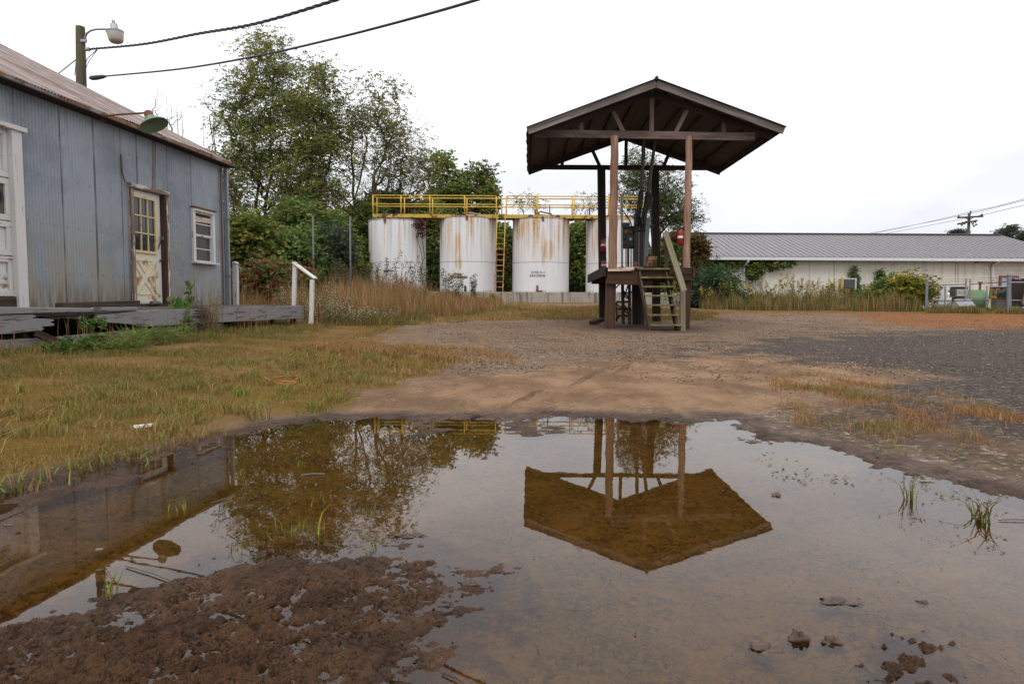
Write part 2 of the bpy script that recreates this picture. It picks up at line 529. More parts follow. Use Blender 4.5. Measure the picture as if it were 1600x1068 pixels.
def terrain(x, y, detail=True):
    x = np.asarray(x, float); y = np.asarray(y, float)
    sd = warped_sd(x, y)
    mlf = sst(-0.1, 0.3, poly_sd(x, y, MUD_L))
    h = 0.035 * sst(0, 0.9, -sd) * (1 - .75 * mlf) - 0.055 * sst(0, 1.1, sd) + 0.012 * np.tanh(-sd / 0.06) * 0.5
    h = h + rise(x, y)
    h = h + 0.10 * sst(-3.2, -6.0, x) * sst(3, 8, y)
    dry = sst(0, 0.5, -sd)
    h = h + dry * (0.018 * fbm(x * 0.9, y * 0.9, 4, 21) + 0.006 * fbm(x * 6, y * 6, 3, 31))
    near = sst(7.0, 4.5, y)
    # trodden mud, clods
    ml = sst(-0.12, 0.30, poly_sd(x, y, MUD_L) + .06 * fbm(x * 7, y * 9, 4, 40))
    b1 = np.abs(fbm(x * 9, y * 9, 3, 41)); b2 = fbm(x * 26, y * 26, 4, 47, 0.6); b3 = fbm(x * 55, y * 55, 2, 53)
    # flat-topped plates with sharp little scarps, as churned mud dries
    f = fbm(x * 20 + 0.5 * b2, y * 24, 3, 58) * 3.0
    ter = (np.floor(f) + sst(0.62, 0.95, f - np.floor(f))) / 3.0
    b4 = np.abs(fbm(x * 34 + 3, y * 40, 3, 44, .6)); b5 = fbm(x * 2.6, y * 2.6, 3, 46)
    b6 = fbm(x * 38, y * 44, 3, 49, .6); f2 = fbm(x * 46, y * 54 + .5 * b2, 3, 57) * 3.2
    ter2 = (np.floor(f2) + sst(.7, .97, f2 - np.floor(f2))) / 3.2
    h = h + ml * (0.001 + 0.020 * b5 + 0.020 * ter + .014 * ter2 + 0.010 * b2 + 0.010 * b6 + 0.006 * b3 + 0.016 * (b4 - .25))
    wet = sst(-0.25, 0.1, sd) * (1 - ml) * near
    h = h + wet * (0.006 * fbm(x * 4, y * 4, 3, 61) + 0.007 * b2 + .003 * b3)
    fr = sst(-0.1, 0.45, poly_sd(x, y, FLAT_R)) * (1 - ml)
    lump = np.maximum(0, fbm(x * 15.0, y * 24, 5, 71, .6) - 0.12)
    h = h + fr * (0.050 + 0.085 * lump + .016 * b2 * np.minimum(1, lump * 12))
    edge = np.exp(-(sd / 0.25) ** 2) * near
    h = h + edge * (0.020 * fbm(x * 8, y * 11, 5, 81, .6))
    for S in SHOAL:
        s = sst(-0.10, 0.12, poly_sd(x, y, S) + 0.05 * fbm(x * 5, y * 5, 3, 91))
        h = h * (1 - s) + s * (0.0008 + 0.007 * fbm(x * 6, y * 9, 4, 95) + 0.002 * b2)
    # wheel ruts across the sand
    rt = sst(0, 0.15, poly_sd(x, y, RUT))
    ax = (x - 0.3 * (y - 4)) * 6.0
    h = h + rt * 0.014 * (np.sin(ax * 4.2) + 0.6 * fbm(x * 14, y * 5, 3, 99))
    return h


nc, nr = 900, 700
u = np.linspace(-1, 1, nc); u = 1.35 * (0.75 * u + 0.25 * u ** 3) + 1.6 * np.sign(u) * np.maximum(0, np.abs(u) - 0.93) / 0.07
yy = np.linspace(0.9 ** -.7, 900.0 ** -.7, nr) ** (-1 / .7) - 0.3
YY, UU = np.meshgrid(yy, u, indexing='ij')
XX = UU * (YY + 1.2)
far = YY > 60
ZZ = terrain(XX, YY)
gv = np.stack([XX, YY, ZZ], -1).reshape(-1, 3)
ii = np.arange(nr * nc).reshape(nr, nc)
gf = np.stack([ii[:-1, :-1], ii[:-1, 1:], ii[1:, 1:], ii[1:, :-1]], -1).reshape(-1, 4)
gx, gy = gv[:, 0], gv[:, 1]


def msk(poly, soft, nz=0.3, seed=0):
    return sst(-soft, soft, poly_sd(gx, gy, poly) + nz * fbm(gx * 1.3, gy * 1.3, 4, seed) * np.clip(gy / 5, 0.4, 2))


sdp = warped_sd(gx, gy)
back_grass = sst(20.5, 22.5, gy + 1.2 * fbm(gx * 0.4, gy * 0.4, 3, 5)) * sst(9, 6, gx) + sst(25.0, 27.0, gy + fbm(gx * 0.3, gy * 0.5, 3, 6)) * sst(6, 9, gx)
roadm = sst(0, 0.5, 1.1 - np.abs(gy - 27.6)) * sst(-3, 0, gx) * sst(9, 7, gx)
grass = np.maximum(msk(GRASS_L, 0.5, 0.6, 101), np.maximum(msk(GRASS_R, 0.35, 0.9, 103) * 0.28, np.clip(back_grass, 0, 1)))
grass = np.clip(grass - roadm, 0, 1)
sand = np.maximum(msk(SAND, 0.9, 0.9, 107), roadm * 0.5)
dark = msk(DARKG, 1.3, 1.6, 109)
wetm = sst(-0.75, -0.02, sdp) * sst(9, 6, gy)
rutm = sst(0, .12, poly_sd(gx, gy, RUT)) * sst(-.1, .5, np.sin((gx - .3 * (gy - 4)) * 25) + .8 * fbm(gx * 9, gy * 4, 3, 98)) * .5
mudm = np.maximum(rutm, np.maximum(sst(-0.45, 0.05, sdp), msk(MUD_L, 0.2, 0.1, 111)) * sst(9, 6.5, gy))
shade_soil = np.maximum(sst(1.6, 0.4, np.hypot((gx - 3.75) / 1.8, (gy - 17.8) / 2.5) + .35 * fbm(gx * 1.2, gy * .8, 3, 12)), 0)  # dark soil under the rack, with rack and post shadow painted into the colour
orange = np.maximum(msk(ORANGE, 0.9, 1.0, 113), 0.8 * sst(24.2, 25.2, gy) * sst(27.6, 26.4, gy) * sst(6, 9, gx) * sst(-0.2, 0.4, fbm(gx * 0.5, gy, 3, 8)))
t = NT('ground')
A = t.sep(t.attr('mask_a', 'Vector')); B = t.sep(t.attr('mask_b', 'Vector'))
P = t.obj()
n_big = t.noise(P, 0.9, 5, 0.6); n_mid = t.noise(P, 5, 6, 0.65); n_fine = t.noise(P, 45, 5, 0.7)
vs = t.voro(P, 34, 'Color'); vd = t.voro(P, 34, 'Distance')
vb = t.sep(vs)[0]
stone = t.ramp(vb, [(0.0, (0.05, 0.043, 0.038)), (0.5, (0.12, 0.094, 0.075)), (0.85, (0.22, 0.18, 0.145)), (1.0, (0.44, 0.385, 0.33))])
fill = t.mix(t.rng(n_mid, .3, .7), (0.09, 0.056, 0.035), (0.20, 0.13, 0.083)); fill = t.mix(t.rng(t.noise(P, 0.45, 5, .7), .42, .6), fill, (0.20, 0.125, 0.078))
gravel = t.mix(t.rng(t.math('ADD', n_fine, t.math('MULTIPLY', n_big, 0.6)), 0.70, 0.95), fill, stone)


def soft(m, k=0.35, lo=0.38, hi=0.62):
    nz = t.math('MULTIPLY', t.math('SUBTRACT', t.math('ADD', t.math('MULTIPLY', n_mid, 0.6), t.math('MULTIPLY', n_fine, 0.4)), 0.5), k * 2.4)
    return t.rng(t.math('ADD', m, nz), lo, hi)


darkg = t.mix(t.rng(n_fine, 0.35, 0.62), (0.022, 0.016, 0.013), t.mix(0.45, stone, (0.03, 0.022, 0.017)))
c = t.mix(soft(A[2], 0.8, .15, .85), gravel, darkg)
c = t.mix(soft(B[1], 0.9, .3, 1.0), c, t.mix(n_mid, (0.13, 0.06, 0.03), (0.25, 0.125, 0.065)))
sandc = t.mix(t.rng(t.noise(t.scale(P, (1, .6, 1)), 1.6, 6, .65), 0.38, 0.64), (0.15, 0.092, 0.056), (0.29, 0.195, 0.128))
sandc = t.mix(t.rng(n_fine, 0.52, 0.66), sandc, stone)
c = t.mix(soft(A[1], 0.8, .15, .85), c, sandc)
gsoil = t.mix(n_mid, (0.095, 0.056, 0.017), (0.19, 0.117, 0.036))
gsoil = t.mix(t.rng(n_big, 0.46, 0.6), gsoil, (0.19, 0.115, 0.065))
gsoil = t.mix(t.rng(n_fine, 0.5, 0.68), gsoil, (0.11, 0.085, 0.02))
n_vf = t.noise(P, 170, 3, .7); n_st = t.noise(t.scale(P, (60, 200, 60)), 1, 3, .6)
gsoil = t.mix(t.rng(n_vf, .5, .62, 0, .8), gsoil, (0.055, 0.036, 0.014)); gsoil = t.mix(t.rng(n_st, .58, .66, 0, .8), gsoil, (0.29, 0.205, 0.09))
c = t.mix(soft(A[0], 0.5), c, gsoil)
mudc = t.mix(t.rng(n_mid, 0.3, 0.7), (0.042, 0.022, 0.012), (0.092, 0.052, 0.031))
mudc = t.mix(t.rng(n_fine, 0.62, 0.72), mudc, (0.12, 0.066, 0.037))
mudc = t.mix(t.rng(t.noise(P, 14, 4, 0.6), 0.62, 0.7), mudc, (0.018, 0.011, 0.008))
c = t.mix(t.rng(t.math('ADD', B[0], t.math('MULTIPLY', t.math('SUBTRACT', n_mid, 0.5), 0.6)), 0.25, 0.75), c, mudc)
ck = t.noise(t.scale(P, (1, 1.5, 1)), 8, 4, .6); ck2 = t.noise(P, 2.2, 3)
crack = t.math('MULTIPLY', t.rng(t.math('ABSOLUTE', t.math('SUBTRACT', ck, .5)), .0, .022, 1, 0), t.rng(ck2, .42, .55))
crack2 = t.math('MULTIPLY', t.rng(t.math('ABSOLUTE', t.math('SUBTRACT', t.noise(P, 19, 3, .6), .47)), .0, .03, 1, 0), t.rng(ck2, .52, .45))
bed = t.mix(t.rng(n_mid, .3, .7), (0.15, 0.09, 0.038), (0.22, 0.138, 0.066)); bed = t.mix(t.rng(n_big, .45, .62), bed, (0.15, 0.105, 0.035))
bed = t.mix(t.rng(t.voro(P, 38, 'Distance'), .25, .1, 0, .6), bed, (0.26, 0.15, 0.08))
bed = t.mix(t.math('MULTIPLY', t.math('MAXIMUM', crack, crack2), .85), bed, (0.02, 0.012, 0.006))
hs = t.n('ShaderNodeHueSaturation'); hs.inputs['Saturation'].default_value = 1.2; hs.inputs['Value'].default_value = 1.16; t.L(c, hs.inputs['Color']); c = hs.outputs[0]
c = t.mix(t.attr('bed', 'Fac'), c, bed)
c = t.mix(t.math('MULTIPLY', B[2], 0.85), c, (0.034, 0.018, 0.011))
mck = t.noise(P, 24, 4, .65); mcr = t.math('MULTIPLY', t.rng(t.math('ABSOLUTE', t.math('SUBTRACT', mck, .5)), .0, .03, 1, 0), t.rng(t.noise(P, 6, 3), .45, .6))
c = t.mix(t.math('MULTIPLY', t.math('MULTIPLY', mcr, B[0]), t.rng(t.attr('bed', 'Fac'), 0, .4, .8, 0)), c, (0.012, 0.007, 0.005))
mcl = t.voro(t.mix(.12, P, t.noise(P, 20, 3, out='Color')), 55, 'Distance')
rough = t.math('SUBTRACT', 0.95, t.math('MULTIPLY', t.rng(t.attr('wet', 'Fac'), 0.3, 1.0), t.rng(n_mid, 0.35, 0.65, 0.28, 0.62)))
hgt = t.math('ADD', t.math('MULTIPLY', n_fine, 0.6), t.math('MULTIPLY', t.math('SUBTRACT', 0.6, vd), 0.5))
hgt = t.math('ADD', hgt, t.math('MULTIPLY', t.noise(P, 95, 3, .7), .45)); hgt = t.math('SUBTRACT', hgt, t.math('MULTIPLY', t.math('MULTIPLY', mcr, B[0]), .5)); hgt = t.math('SUBTRACT', hgt, t.math('MULTIPLY', t.math('MULTIPLY', mcl, B[0]), t.rng(t.attr('bed', 'Fac'), 0, .5, .5, 0.05)))
gm = t.pbr(c, rough, 0, 0.28, t.bump(hgt, 1.0, 0.035))
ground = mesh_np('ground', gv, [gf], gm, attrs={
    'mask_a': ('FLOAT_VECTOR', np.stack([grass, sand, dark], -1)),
    'mask_b': ('FLOAT_VECTOR', np.stack([mudm, orange, shade_soil], -1)), 'wet': ('FLOAT', wetm), 'bed': ('FLOAT', sst(.0, .12, sdp) * sst(-.004, -.012, gv[:, 2]))}, smooth=True)
tag(ground, 'gravel yard with bare sand, mud and dry grass patches', 'ground', kind='structure')

# puddle: a flat sheet at z = 0 that only shows where the ground dips under it
wp = np.array([(p[0], p[1]) for p in PUDDLE])
cx, cy = -2.0, 0
t = NT('water')
P = t.obj()
nb = t.noise(P, 3.0, 3, 0.5); nb2 = t.noise(P, 22, 2)
nrm = t.bump(t.math('ADD', nb, t.math('MULTIPLY', nb2, 0.12)), 0.012, 0.02)
gl = t.n('ShaderNodeBsdfGlossy'); gl.inputs['Roughness'].default_value = 0.012; t.L(nrm, gl.inputs['Normal'])
gl.inputs['Color'].default_value = (1, 1, 1, 1)
tr = t.n('ShaderNodeBsdfTransparent'); tr.inputs['Color'].default_value = (0.90, 0.77, 0.48, 1)
fr = t.n('ShaderNodeFresnel'); fr.inputs['IOR'].default_value = 1.345; t.L(nrm, fr.inputs['Normal'])
mx = t.n('ShaderNodeMixShader'); t.L(fr.outputs[0], mx.inputs[0]); t.L(tr.outputs[0], mx.inputs[1]); t.L(gl.outputs[0], mx.inputs[2])
t.L(mx.outputs[0], t.out.inputs[0])
xs = np.linspace(-4.6, 6.6, 60); ys = np.linspace(-0.5, 4.75, 40)
wx, wy = np.meshgrid(xs, ys)
wv = np.stack([wx, wy, np.zeros_like(wx)], -1).reshape(-1, 3)
wi = np.arange(2400).reshape(40, 60)
wf = np.stack([wi[:-1, :-1], wi[:-1, 1:], wi[1:, 1:], wi[1:, :-1]], -1).reshape(-1, 4)
keep = poly_sd(wv[wf].mean(1)[:, 0], wv[wf].mean(1)[:, 1], PUDDLE) > -0.5
water = mesh_np('puddle_water', wv, [wf[keep]], t.m, smooth=True)
tag(water, 'still muddy puddle mirroring the shelter and sky', 'puddle', kind='structure')
# ------------------------------------------------------------------ left metal building
A0 = Vector((-7.2, 16.1, 0)); WD = Vector((-0.1011, -0.9949, 0)).normalized(); WN = Vector((0.9949, -0.1011, 0)).normalized()
FLOOR, EAVE = 0.63, 4.17


def W(tt, o, z): return A0 + WD * tt + WN * o + Vector((0, 0, z))


def hit(px, py, out=0.0):
    """photo pixel on the wall's plane (out metres proud of it) -> (t, z)"""
    r = ray(px, py); c0 = Vector((0, 0, CAMZ))
    k = (A0 + WN * out - c0).dot(WN) / r.dot(WN)
    p = c0 + r * k
    return (p - A0).dot(WD), p.z


# galvanised wall material: per-sheet tone from an attribute, spangle, rusty and dusty stains
t = NT('galvanised_wall'); P = t.obj(); S = t.sep(P)
tone = t.attr('tone', 'Fac')
sv = t.voro(P, 30, 'Color'); sp1 = t.sep(sv)[0]
nl = t.noise(P, 1.1, 5, 0.6); nf = t.noise(P, 9, 5, 0.6)
seam = t.rng(tone, -.9, -.2, .8, 0)
c = t.mix(tone, (0.195, 0.225, 0.255), (0.315, 0.35, 0.38))
c = t.mix(t.math('MULTIPLY', sp1, 0.5), c, (0.29, 0.315, 0.35))
c = t.mix(t.rng(t.noise(P, 60, 2, 0.5), 0.55, 0.75, 0, 0.35), c, (0.40, 0.42, 0.45))
c = t.mix(t.rng(nl, 0.42, 0.68, 0, 0.45), c, (0.11, 0.125, 0.15))
low = t.math('MULTIPLY', t.rng(S[2], 0.9, 2.6, 1.0, 0.0), t.rng(t.noise(t.scale(P, (1.4, 1.4, 0.7)), 1.2, 4), 0.36, 0.54))
c = t.mix(t.math('MULTIPLY', low, 0.75), c, (0.29, 0.26, 0.195))
c = t.mix(t.rng(t.math('SUBTRACT', nf, t.math('MULTIPLY', S[2], 0.06)), 0.58, 0.66, 0, 0.5), c, (0.22, 0.15, 0.09))
streak = t.noise(t.scale(P, (9, 9, 0.25)), 1.0, 4, 0.6)
c = t.mix(t.rng(streak, 0.60, 0.72, 0, 0.5), c, (0.10, 0.10, 0.115))
base_r = t.math('MULTIPLY', t.rng(S[2], .62, 1.25, 1, 0), t.rng(t.noise(t.scale(P, (7, 7, 1.2)), 1, 4), .42, .6))
c = t.mix(t.math('MULTIPLY', base_r, .75), c, (0.15, 0.095, 0.055))
nail = t.math('MULTIPLY', t.rng(t.math('ABSOLUTE', t.math('SUBTRACT', t.math('FRACT', t.math('MULTIPLY', S[2], 1.25)), .5)), .02, .035, 1, 0), t.rng(t.math('ABSOLUTE', t.math('SUBTRACT', t.math('FRACT', t.math('MULTIPLY', S[1], 3.75)), .5)), .05, .09, 1, 0))
c = t.mix(t.math('MULTIPLY', nail, .3), c, (0.12, 0.07, 0.045))
c = t.mix(t.math('MULTIPLY', seam, t.rng(t.noise(P, 1.6, 4), .35, .6, .25, 1)), c, (0.045, 0.042, 0.045))
M['galv_wall'] = t.pbr(c, t.rng(nl, 0.3, 0.7, 0.5, 0.68), 0.15, 0.4, t.bump(nf, 0.12, 0.01))
t = NT('rusty_roof'); P = t.obj(); S = t.sep(P)
st = t.noise(t.scale(P, (0.5, 7, 0.5)), 1.0, 6, 0.65); n2 = t.noise(P, 1.3, 4)
c = t.mix(t.rng(st, 0.3, 0.66), (0.42, 0.39, 0.39), (0.15, 0.085, 0.058))
c = t.mix(t.rng(n2, 0.42, 0.62, 0, 0.7), c, (0.21, 0.16, 0.138))
c = t.mix(t.rng(t.noise(t.scale(P, (0.6, 10, 0.6)), 1.0, 4), 0.6, 0.66), c, (0.07, 0.04, 0.032))
M['rusty_roof'] = t.pbr(c, 0.75, 0.1, 0.3)
t = NT('eave_rust'); g = t.attr('grain', 'Vector')
st = t.noise(t.scale(g, (9, 1, 1)), 1.0, 5, 0.7); n2 = t.noise(g, 2.5, 5)
c = t.mix(t.rng(st, 0.3, 0.65), (0.1, 0.05, 0.028), (0.26, 0.145, 0.085))
c = t.mix(t.rng(n2, 0.52, 0.6, 0, 0.7), c, (0.25, 0.25, 0.25))
M['eave_rust'] = t.pbr(c, 0.75, 0.1, 0.3)

bld = thing('metal_building', 'weathered blue grey corrugated metal building with rusty roof behind the wooden deck', 'building', W(0, 0, 0.0))
d_t0, d_zt = hit(200, 291); d_t1, _ = hit(257, 303); _, d_zb = hit(230, 473)
w_t1, w_zt = hit(299, 325); w_t0, w_zb = hit(334, 411)
b_t1 = 13.5; b_t0, b_zt = hit(33, 208); b_t0 += .13
dt = (d_t1, d_t0, FLOOR, d_zt)          # t from far to near
wt = (w_t0, w_t1, hit(315, 411)[1], hit(315, 328)[1])
bt = (b_t0, b_t1, FLOOR, b_zt)
LEN = 14.5
holes = [(dt[0] + .03, dt[1] - .03, 0.4, dt[3] - .03), (wt[0] + .02, wt[1] - .02, wt[2] + .02, wt[3] - .02), (bt[0] + .05, bt[1], 0.4, bt[3] - .05)]
sheet_t = sorted([hit(px, 320)[0] for px in (27, 98, 149, 190, 215, 262, 300)] + [0, LEN, LEN - 2.0])
ts = np.arange(0, LEN + .001, 0.0111)
zs = sorted(set([FLOOR - 0.04, EAVE + 0.02, 1.6, 2.4, 3.3] + [h[2] for h in holes] + [h[3] for h in holes]))
zs = [z for z in zs if z >= FLOOR - 0.05]
pitch = 0.0667
seamd = np.min(np.abs(ts[:, None] - np.array(sheet_t)[None]), 1)
off = 0.0045 * np.cos(2 * np.pi * ts / pitch) + 0.006 * np.exp(-(seamd / 0.02) ** 2)
sheet_i = np.searchsorted(np.array(sheet_t), ts)
ton = np.array([(math.sin(i * 12.9898) * 43758.5) % 1 for i in range(40)])[sheet_i]
ton = np.where(seamd < 0.016, -1.2, 0.1 + 0.9 * ton)
vv = []; tn = []
A_ = np.array(A0); D_ = np.array(WD); N_ = np.array(WN)
for z in zs:
    warp = 0.012 * np.sin(ts * 1.3 + z) * 0.7
    vv.append(A_[None] + D_[None] * ts[:, None] + N_[None] * (off + warp)[:, None] + np.array([0, 0, z])[None]); tn.append(ton)
vv = np.concatenate(vv); tn = np.concatenate(tn)
nt_ = len(ts); fs = []
for j in range(len(zs) - 1):
    zc = (zs[j] + zs[j + 1]) / 2
    k = np.arange(nt_ - 1)
    tcn = (ts[:-1] + ts[1:]) / 2
    ok = np.ones(nt_ - 1, bool)
    for h in holes:
        if h[2] < zc < h[3]: ok &= ~((tcn > h[0]) & (tcn < h[1]))
    k = k[ok]
    fs.append(np.stack([j * nt_ + k, (j + 1) * nt_ + k, (j + 1) * nt_ + k + 1, j * nt_ + k + 1], -1))
mesh_np('wall', vv, fs, M['galv_wall'], bld, attrs={'tone': ('FLOAT', tn)}, smooth=True)
# gable ends and a dark room behind
m = MB()
SPAN = 13.0; PITCHR = 0.50
for tt, s in ((0.0, 1), (LEN, -1)):
    p = [W(tt, 0, FLOOR - .04), W(tt, -SPAN, FLOOR - .04), W(tt, -SPAN, EAVE), W(tt, -SPAN / 2, EAVE + PITCHR * SPAN / 2 - .06), W(tt, 0, EAVE - .03)]
    m.slab(p, WD * (0.05 * s))
    mesh_np('gable_wall', [v for v in m.v], [np.array(f)[None] for f in m.f], M['galv_wall'], bld, attrs={'tone': ('FLOAT', np.full(len(m.v), .5))}); m = MB()
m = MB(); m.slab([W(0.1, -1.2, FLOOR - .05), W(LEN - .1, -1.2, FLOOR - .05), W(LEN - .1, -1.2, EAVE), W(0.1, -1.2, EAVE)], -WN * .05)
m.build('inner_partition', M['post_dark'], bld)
m = MB(); m.slab([W(.05, -.1, .2), W(LEN, -.1, .2), W(LEN, -SPAN, .2), W(.05, -SPAN, .2)], (0, 0, .38)); m.build('floor_slab', M['deck_rot'], bld)
# roof sheets, corrugated down the slope, edges uneven
OV = 0.13


def roof(side):
    s = np.arange(-0.22, LEN + .2, 0.0167)
    q = np.linspace(0, 1, 9)
    wv_ = 0.012 * np.cos(2 * np.pi * s / pitch)
    lap = 0.012 * ((np.floor(s / 0.62) * 0.37) % 1)
    vs_ = []
    for qq in q:
        run = -OV + qq * (SPAN / 2 + OV)
        o_ = -run if side > 0 else -SPAN + run
        z_ = EAVE + 0.06 + run * PITCHR
        sag = 0.02 * np.sin(s * 0.7 + qq * 3) + 0.015 * np.sin(s * 2.3 + 5 * qq)
        ragged = (0.03 * (((np.floor(s / 0.62) * 0.73) % 1) - .5)) if qq == 0 else 0
        vs_.append(A_[None] + D_[None] * s[:, None] + N_[None] * (o_ + ragged * side + 0 * s)[:, None] + np.array([0, 0, 1.0])[None] * (z_ + wv_ + lap + sag)[:, None])
    n_ = len(s); f_ = []
    for j in range(len(q) - 1):
        k = np.arange(n_ - 1)
        f_.append(np.stack([j * n_ + k, j * n_ + k + 1, (j + 1) * n_ + k + 1, (j + 1) * n_ + k], -1))
    o = mesh_np('roof', np.concatenate(vs_), f_, M['rusty_roof'], bld, smooth=True)
    return o


rf = roof(1); roof(-1)
m = MB()
m.beam(W(-.2, OV - .03, EAVE - .02 - OV * PITCHR + .05), W(LEN + .2, OV - .03, EAVE - .02 - OV * PITCHR + .05), 0.05, 0.115, (0, 0, 1))
m.build('eave_board', M['eave_rust'], rf, bevel=.012)
m = MB(); m.beam(W(-.2, 0.14, EAVE - .12), W(LEN + .2, .14, EAVE - .12), 0.26, 0.02, (0, 0, 1)); m.build('soffit', M['timber_inner'], rf)
m = MB(); m.beam(W(-.2, OV + .0, EAVE - OV * PITCHR + .03), W(-.2, -SPAN / 2, EAVE + PITCHR * SPAN / 2 + .03), 0.04, 0.12, (0, 0, 1)); m.build('rake_board', M['eave_rust'], rf)
# corner conduit / downspout
m = MB(); m.beam(W(-.03, .07, FLOOR - .05), W(-.03, .07, EAVE - .15), .09, .075, WD); 
m.build('downspout', M['galv'], bld)
m = MB(); m.tube([W(0.16, .045, FLOOR), W(.16, .045, EAVE - .2)], .018, 6); m.build('conduit', M['rust'], bld)
for z in (1.35, 2.75):
    m = MB(); m.beam(W(-.09, .115, z), W(.05, .115, z), .02, .05, (0, 0, 1)); m.build('bracket', M['galv_dark'], bld)
# --- door
t0, t1, z0, z1 = dt
tr_ = M['casing_wood'] = wood('casing_wood', (0.14, 0.085, 0.055), (0.34, 0.25, 0.185), paint=(0.6, 0.57, 0.54), paint_amt=0.45)
cas = MB(); cas.beam(W(t0 + .045, .04, z0), W(t0 + .045, .04, z1), .08, .13, WD); cas.build('door_casing', tr_, bld, bevel=.006)
cas = MB(); cas.beam(W(t1 - .03, .035, z0), W(t1 - .03, .035, z1), .06, .085, WD); cas.build('door_casing', tr_, bld, bevel=.006)
cas = MB(); cas.beam(W(t0 - .03, .05, z1 + .03), W(t1 + .03, .05, z1 + .03), .11, .08, (0, 0, 1)); cas.build('door_lintel', tr_, bld, bevel=.006)
cas = MB(); cas.beam(W(t0, .02, z0 + .015), W(t1, .02, z0 + .015), .2, .05, (0, 0, 1)); cas.build('door_sill', M['deck_rot'], bld)
cas = MB(); cas.beam(W(t0 + .10, -.0, z0), W(t0 + .10, -.0, z1), .16, .07, WD); cas.build('door_jamb', M['timber_brown'], bld)
ta, tb = t0 + .15, t1 - .06                      # slab: latch side far (ta), hinge side near (tb)
Wd = tb - ta; zb, zt = z0 + .045, z1 - .03
dr = MB()
dr.slab([W(ta, -.06, zb), W(tb, -.06, zb), W(tb, -.06, zt), W(ta, -.06, zt)], WN * .045)
door = dr.build('door', M['door_white'], bld, bevel=.004); door['label'] = 'cream door with nine panes and a rust stained cross panel'
H = zt - zb
lo = MB(); lo.slab([W(ta + .02 * Wd, -.014, zb + .02), W(tb - .01, -.014, zb + .02), W(tb - .01, -.014, zb + .455 * H), W(ta + .2 * Wd, -.014, zb + .455 * H)], WN * .003)
lo.build('kick_panel', M['cream_door'], door)
g0, g1, gz0, gz1 = ta + .24 * Wd, tb - .06 * Wd, zb + .475 * H, zb + .935 * H
fr_ = MB()
fr_.beam(W(g0 - .03, 0, gz0), W(g0 - .03, 0, gz1), .05, .055, WD); fr_.beam(W(g1 + .03, 0, gz0), W(g1 + .03, 0, gz1), .05, .055, WD)
fr_.beam(W(g0 - .055, 0, gz0 - .025), W(g1 + .055, 0, gz0 - .025), .052, .05, (0, 0, 1)); fr_.beam(W(g0 - .055, 0, gz1 + .025), W(g1 + .055, 0, gz1 + .025), .052, .05, (0, 0, 1))
for k in (1, 2):
    a = g0 + (g1 - g0) * k / 3; z = gz0 + (gz1 - gz0) * k / 3
    fr_.beam(W(a, .0, gz0), W(a, .0, gz1), .036, .024, WD); fr_.beam(W(g0, .001, z), W(g1, .001, z), .034, .024, (0, 0, 1))
fr_.build('glazing_frame', M['yellow_trim'], door)
gl_ = MB(); gl_.slab([W(g0 - .01, -.013, gz0 - .01), W(g1 + .01, -.013, gz0 - .01), W(g1 + .01, -.013, gz1 + .01), W(g0 - .01, -.013, gz1 + .01)], WN * .004)
gl_.build('glass', M['glass_dark'], door)
# X of raised triangles
xc, zc = (g0 + g1) / 2 + .01, zb + .235 * H
hw, hh = (g1 - g0) / 2 * 1.0, .15 * H
mo = MB()


def tri(pts):
    for i in range(3):
        a, b = pts[i], pts[(i + 1) % 3]
        mo.beam(W(a[0], -.006, a[1]), W(b[0], -.006, b[1]), .012, .018, WN)


tri([(xc - hw * .72, zc + hh), (xc + hw * .72, zc + hh), (xc, zc + hh * .28)]); tri([(xc - hw * .72, zc - hh), (xc + hw * .72, zc - hh), (xc, zc - hh * .28)])
tri([(xc - hw, zc + hh * .8), (xc - hw, zc - hh * .8), (xc - hw * .28, zc)]); tri([(xc + hw, zc + hh * .8), (xc + hw, zc - hh * .8), (xc + hw * .28, zc)])
mo.build('panel_moulding', M['yellow_trim'], door)
kn = MB(); kn.lathe(W(ta + .06, -.015, zb + .40 * H), [(.012, 0), (.012, .03), (.03, .04), (.034, .06), (.02, .075)], 10, WN); kn.build('handle', M['black_iron'], door, smooth=True)
ar = MB(); ar.tube([W(ta + .13, .0, zb + .50 * H), W(ta + .09, .05, zb + .58 * H), W(ta + .03, .07, zb + .66 * H), W(ta - .03, .06, zb + .69 * H)], .014, 6); ar.build('pull_arm', M['black_iron'], door)
ar = MB(); ar.box(W(ta - .01, .02, zb + .61 * H), (.06, .09, .07)); ar.build('latch', M['galv'], door)
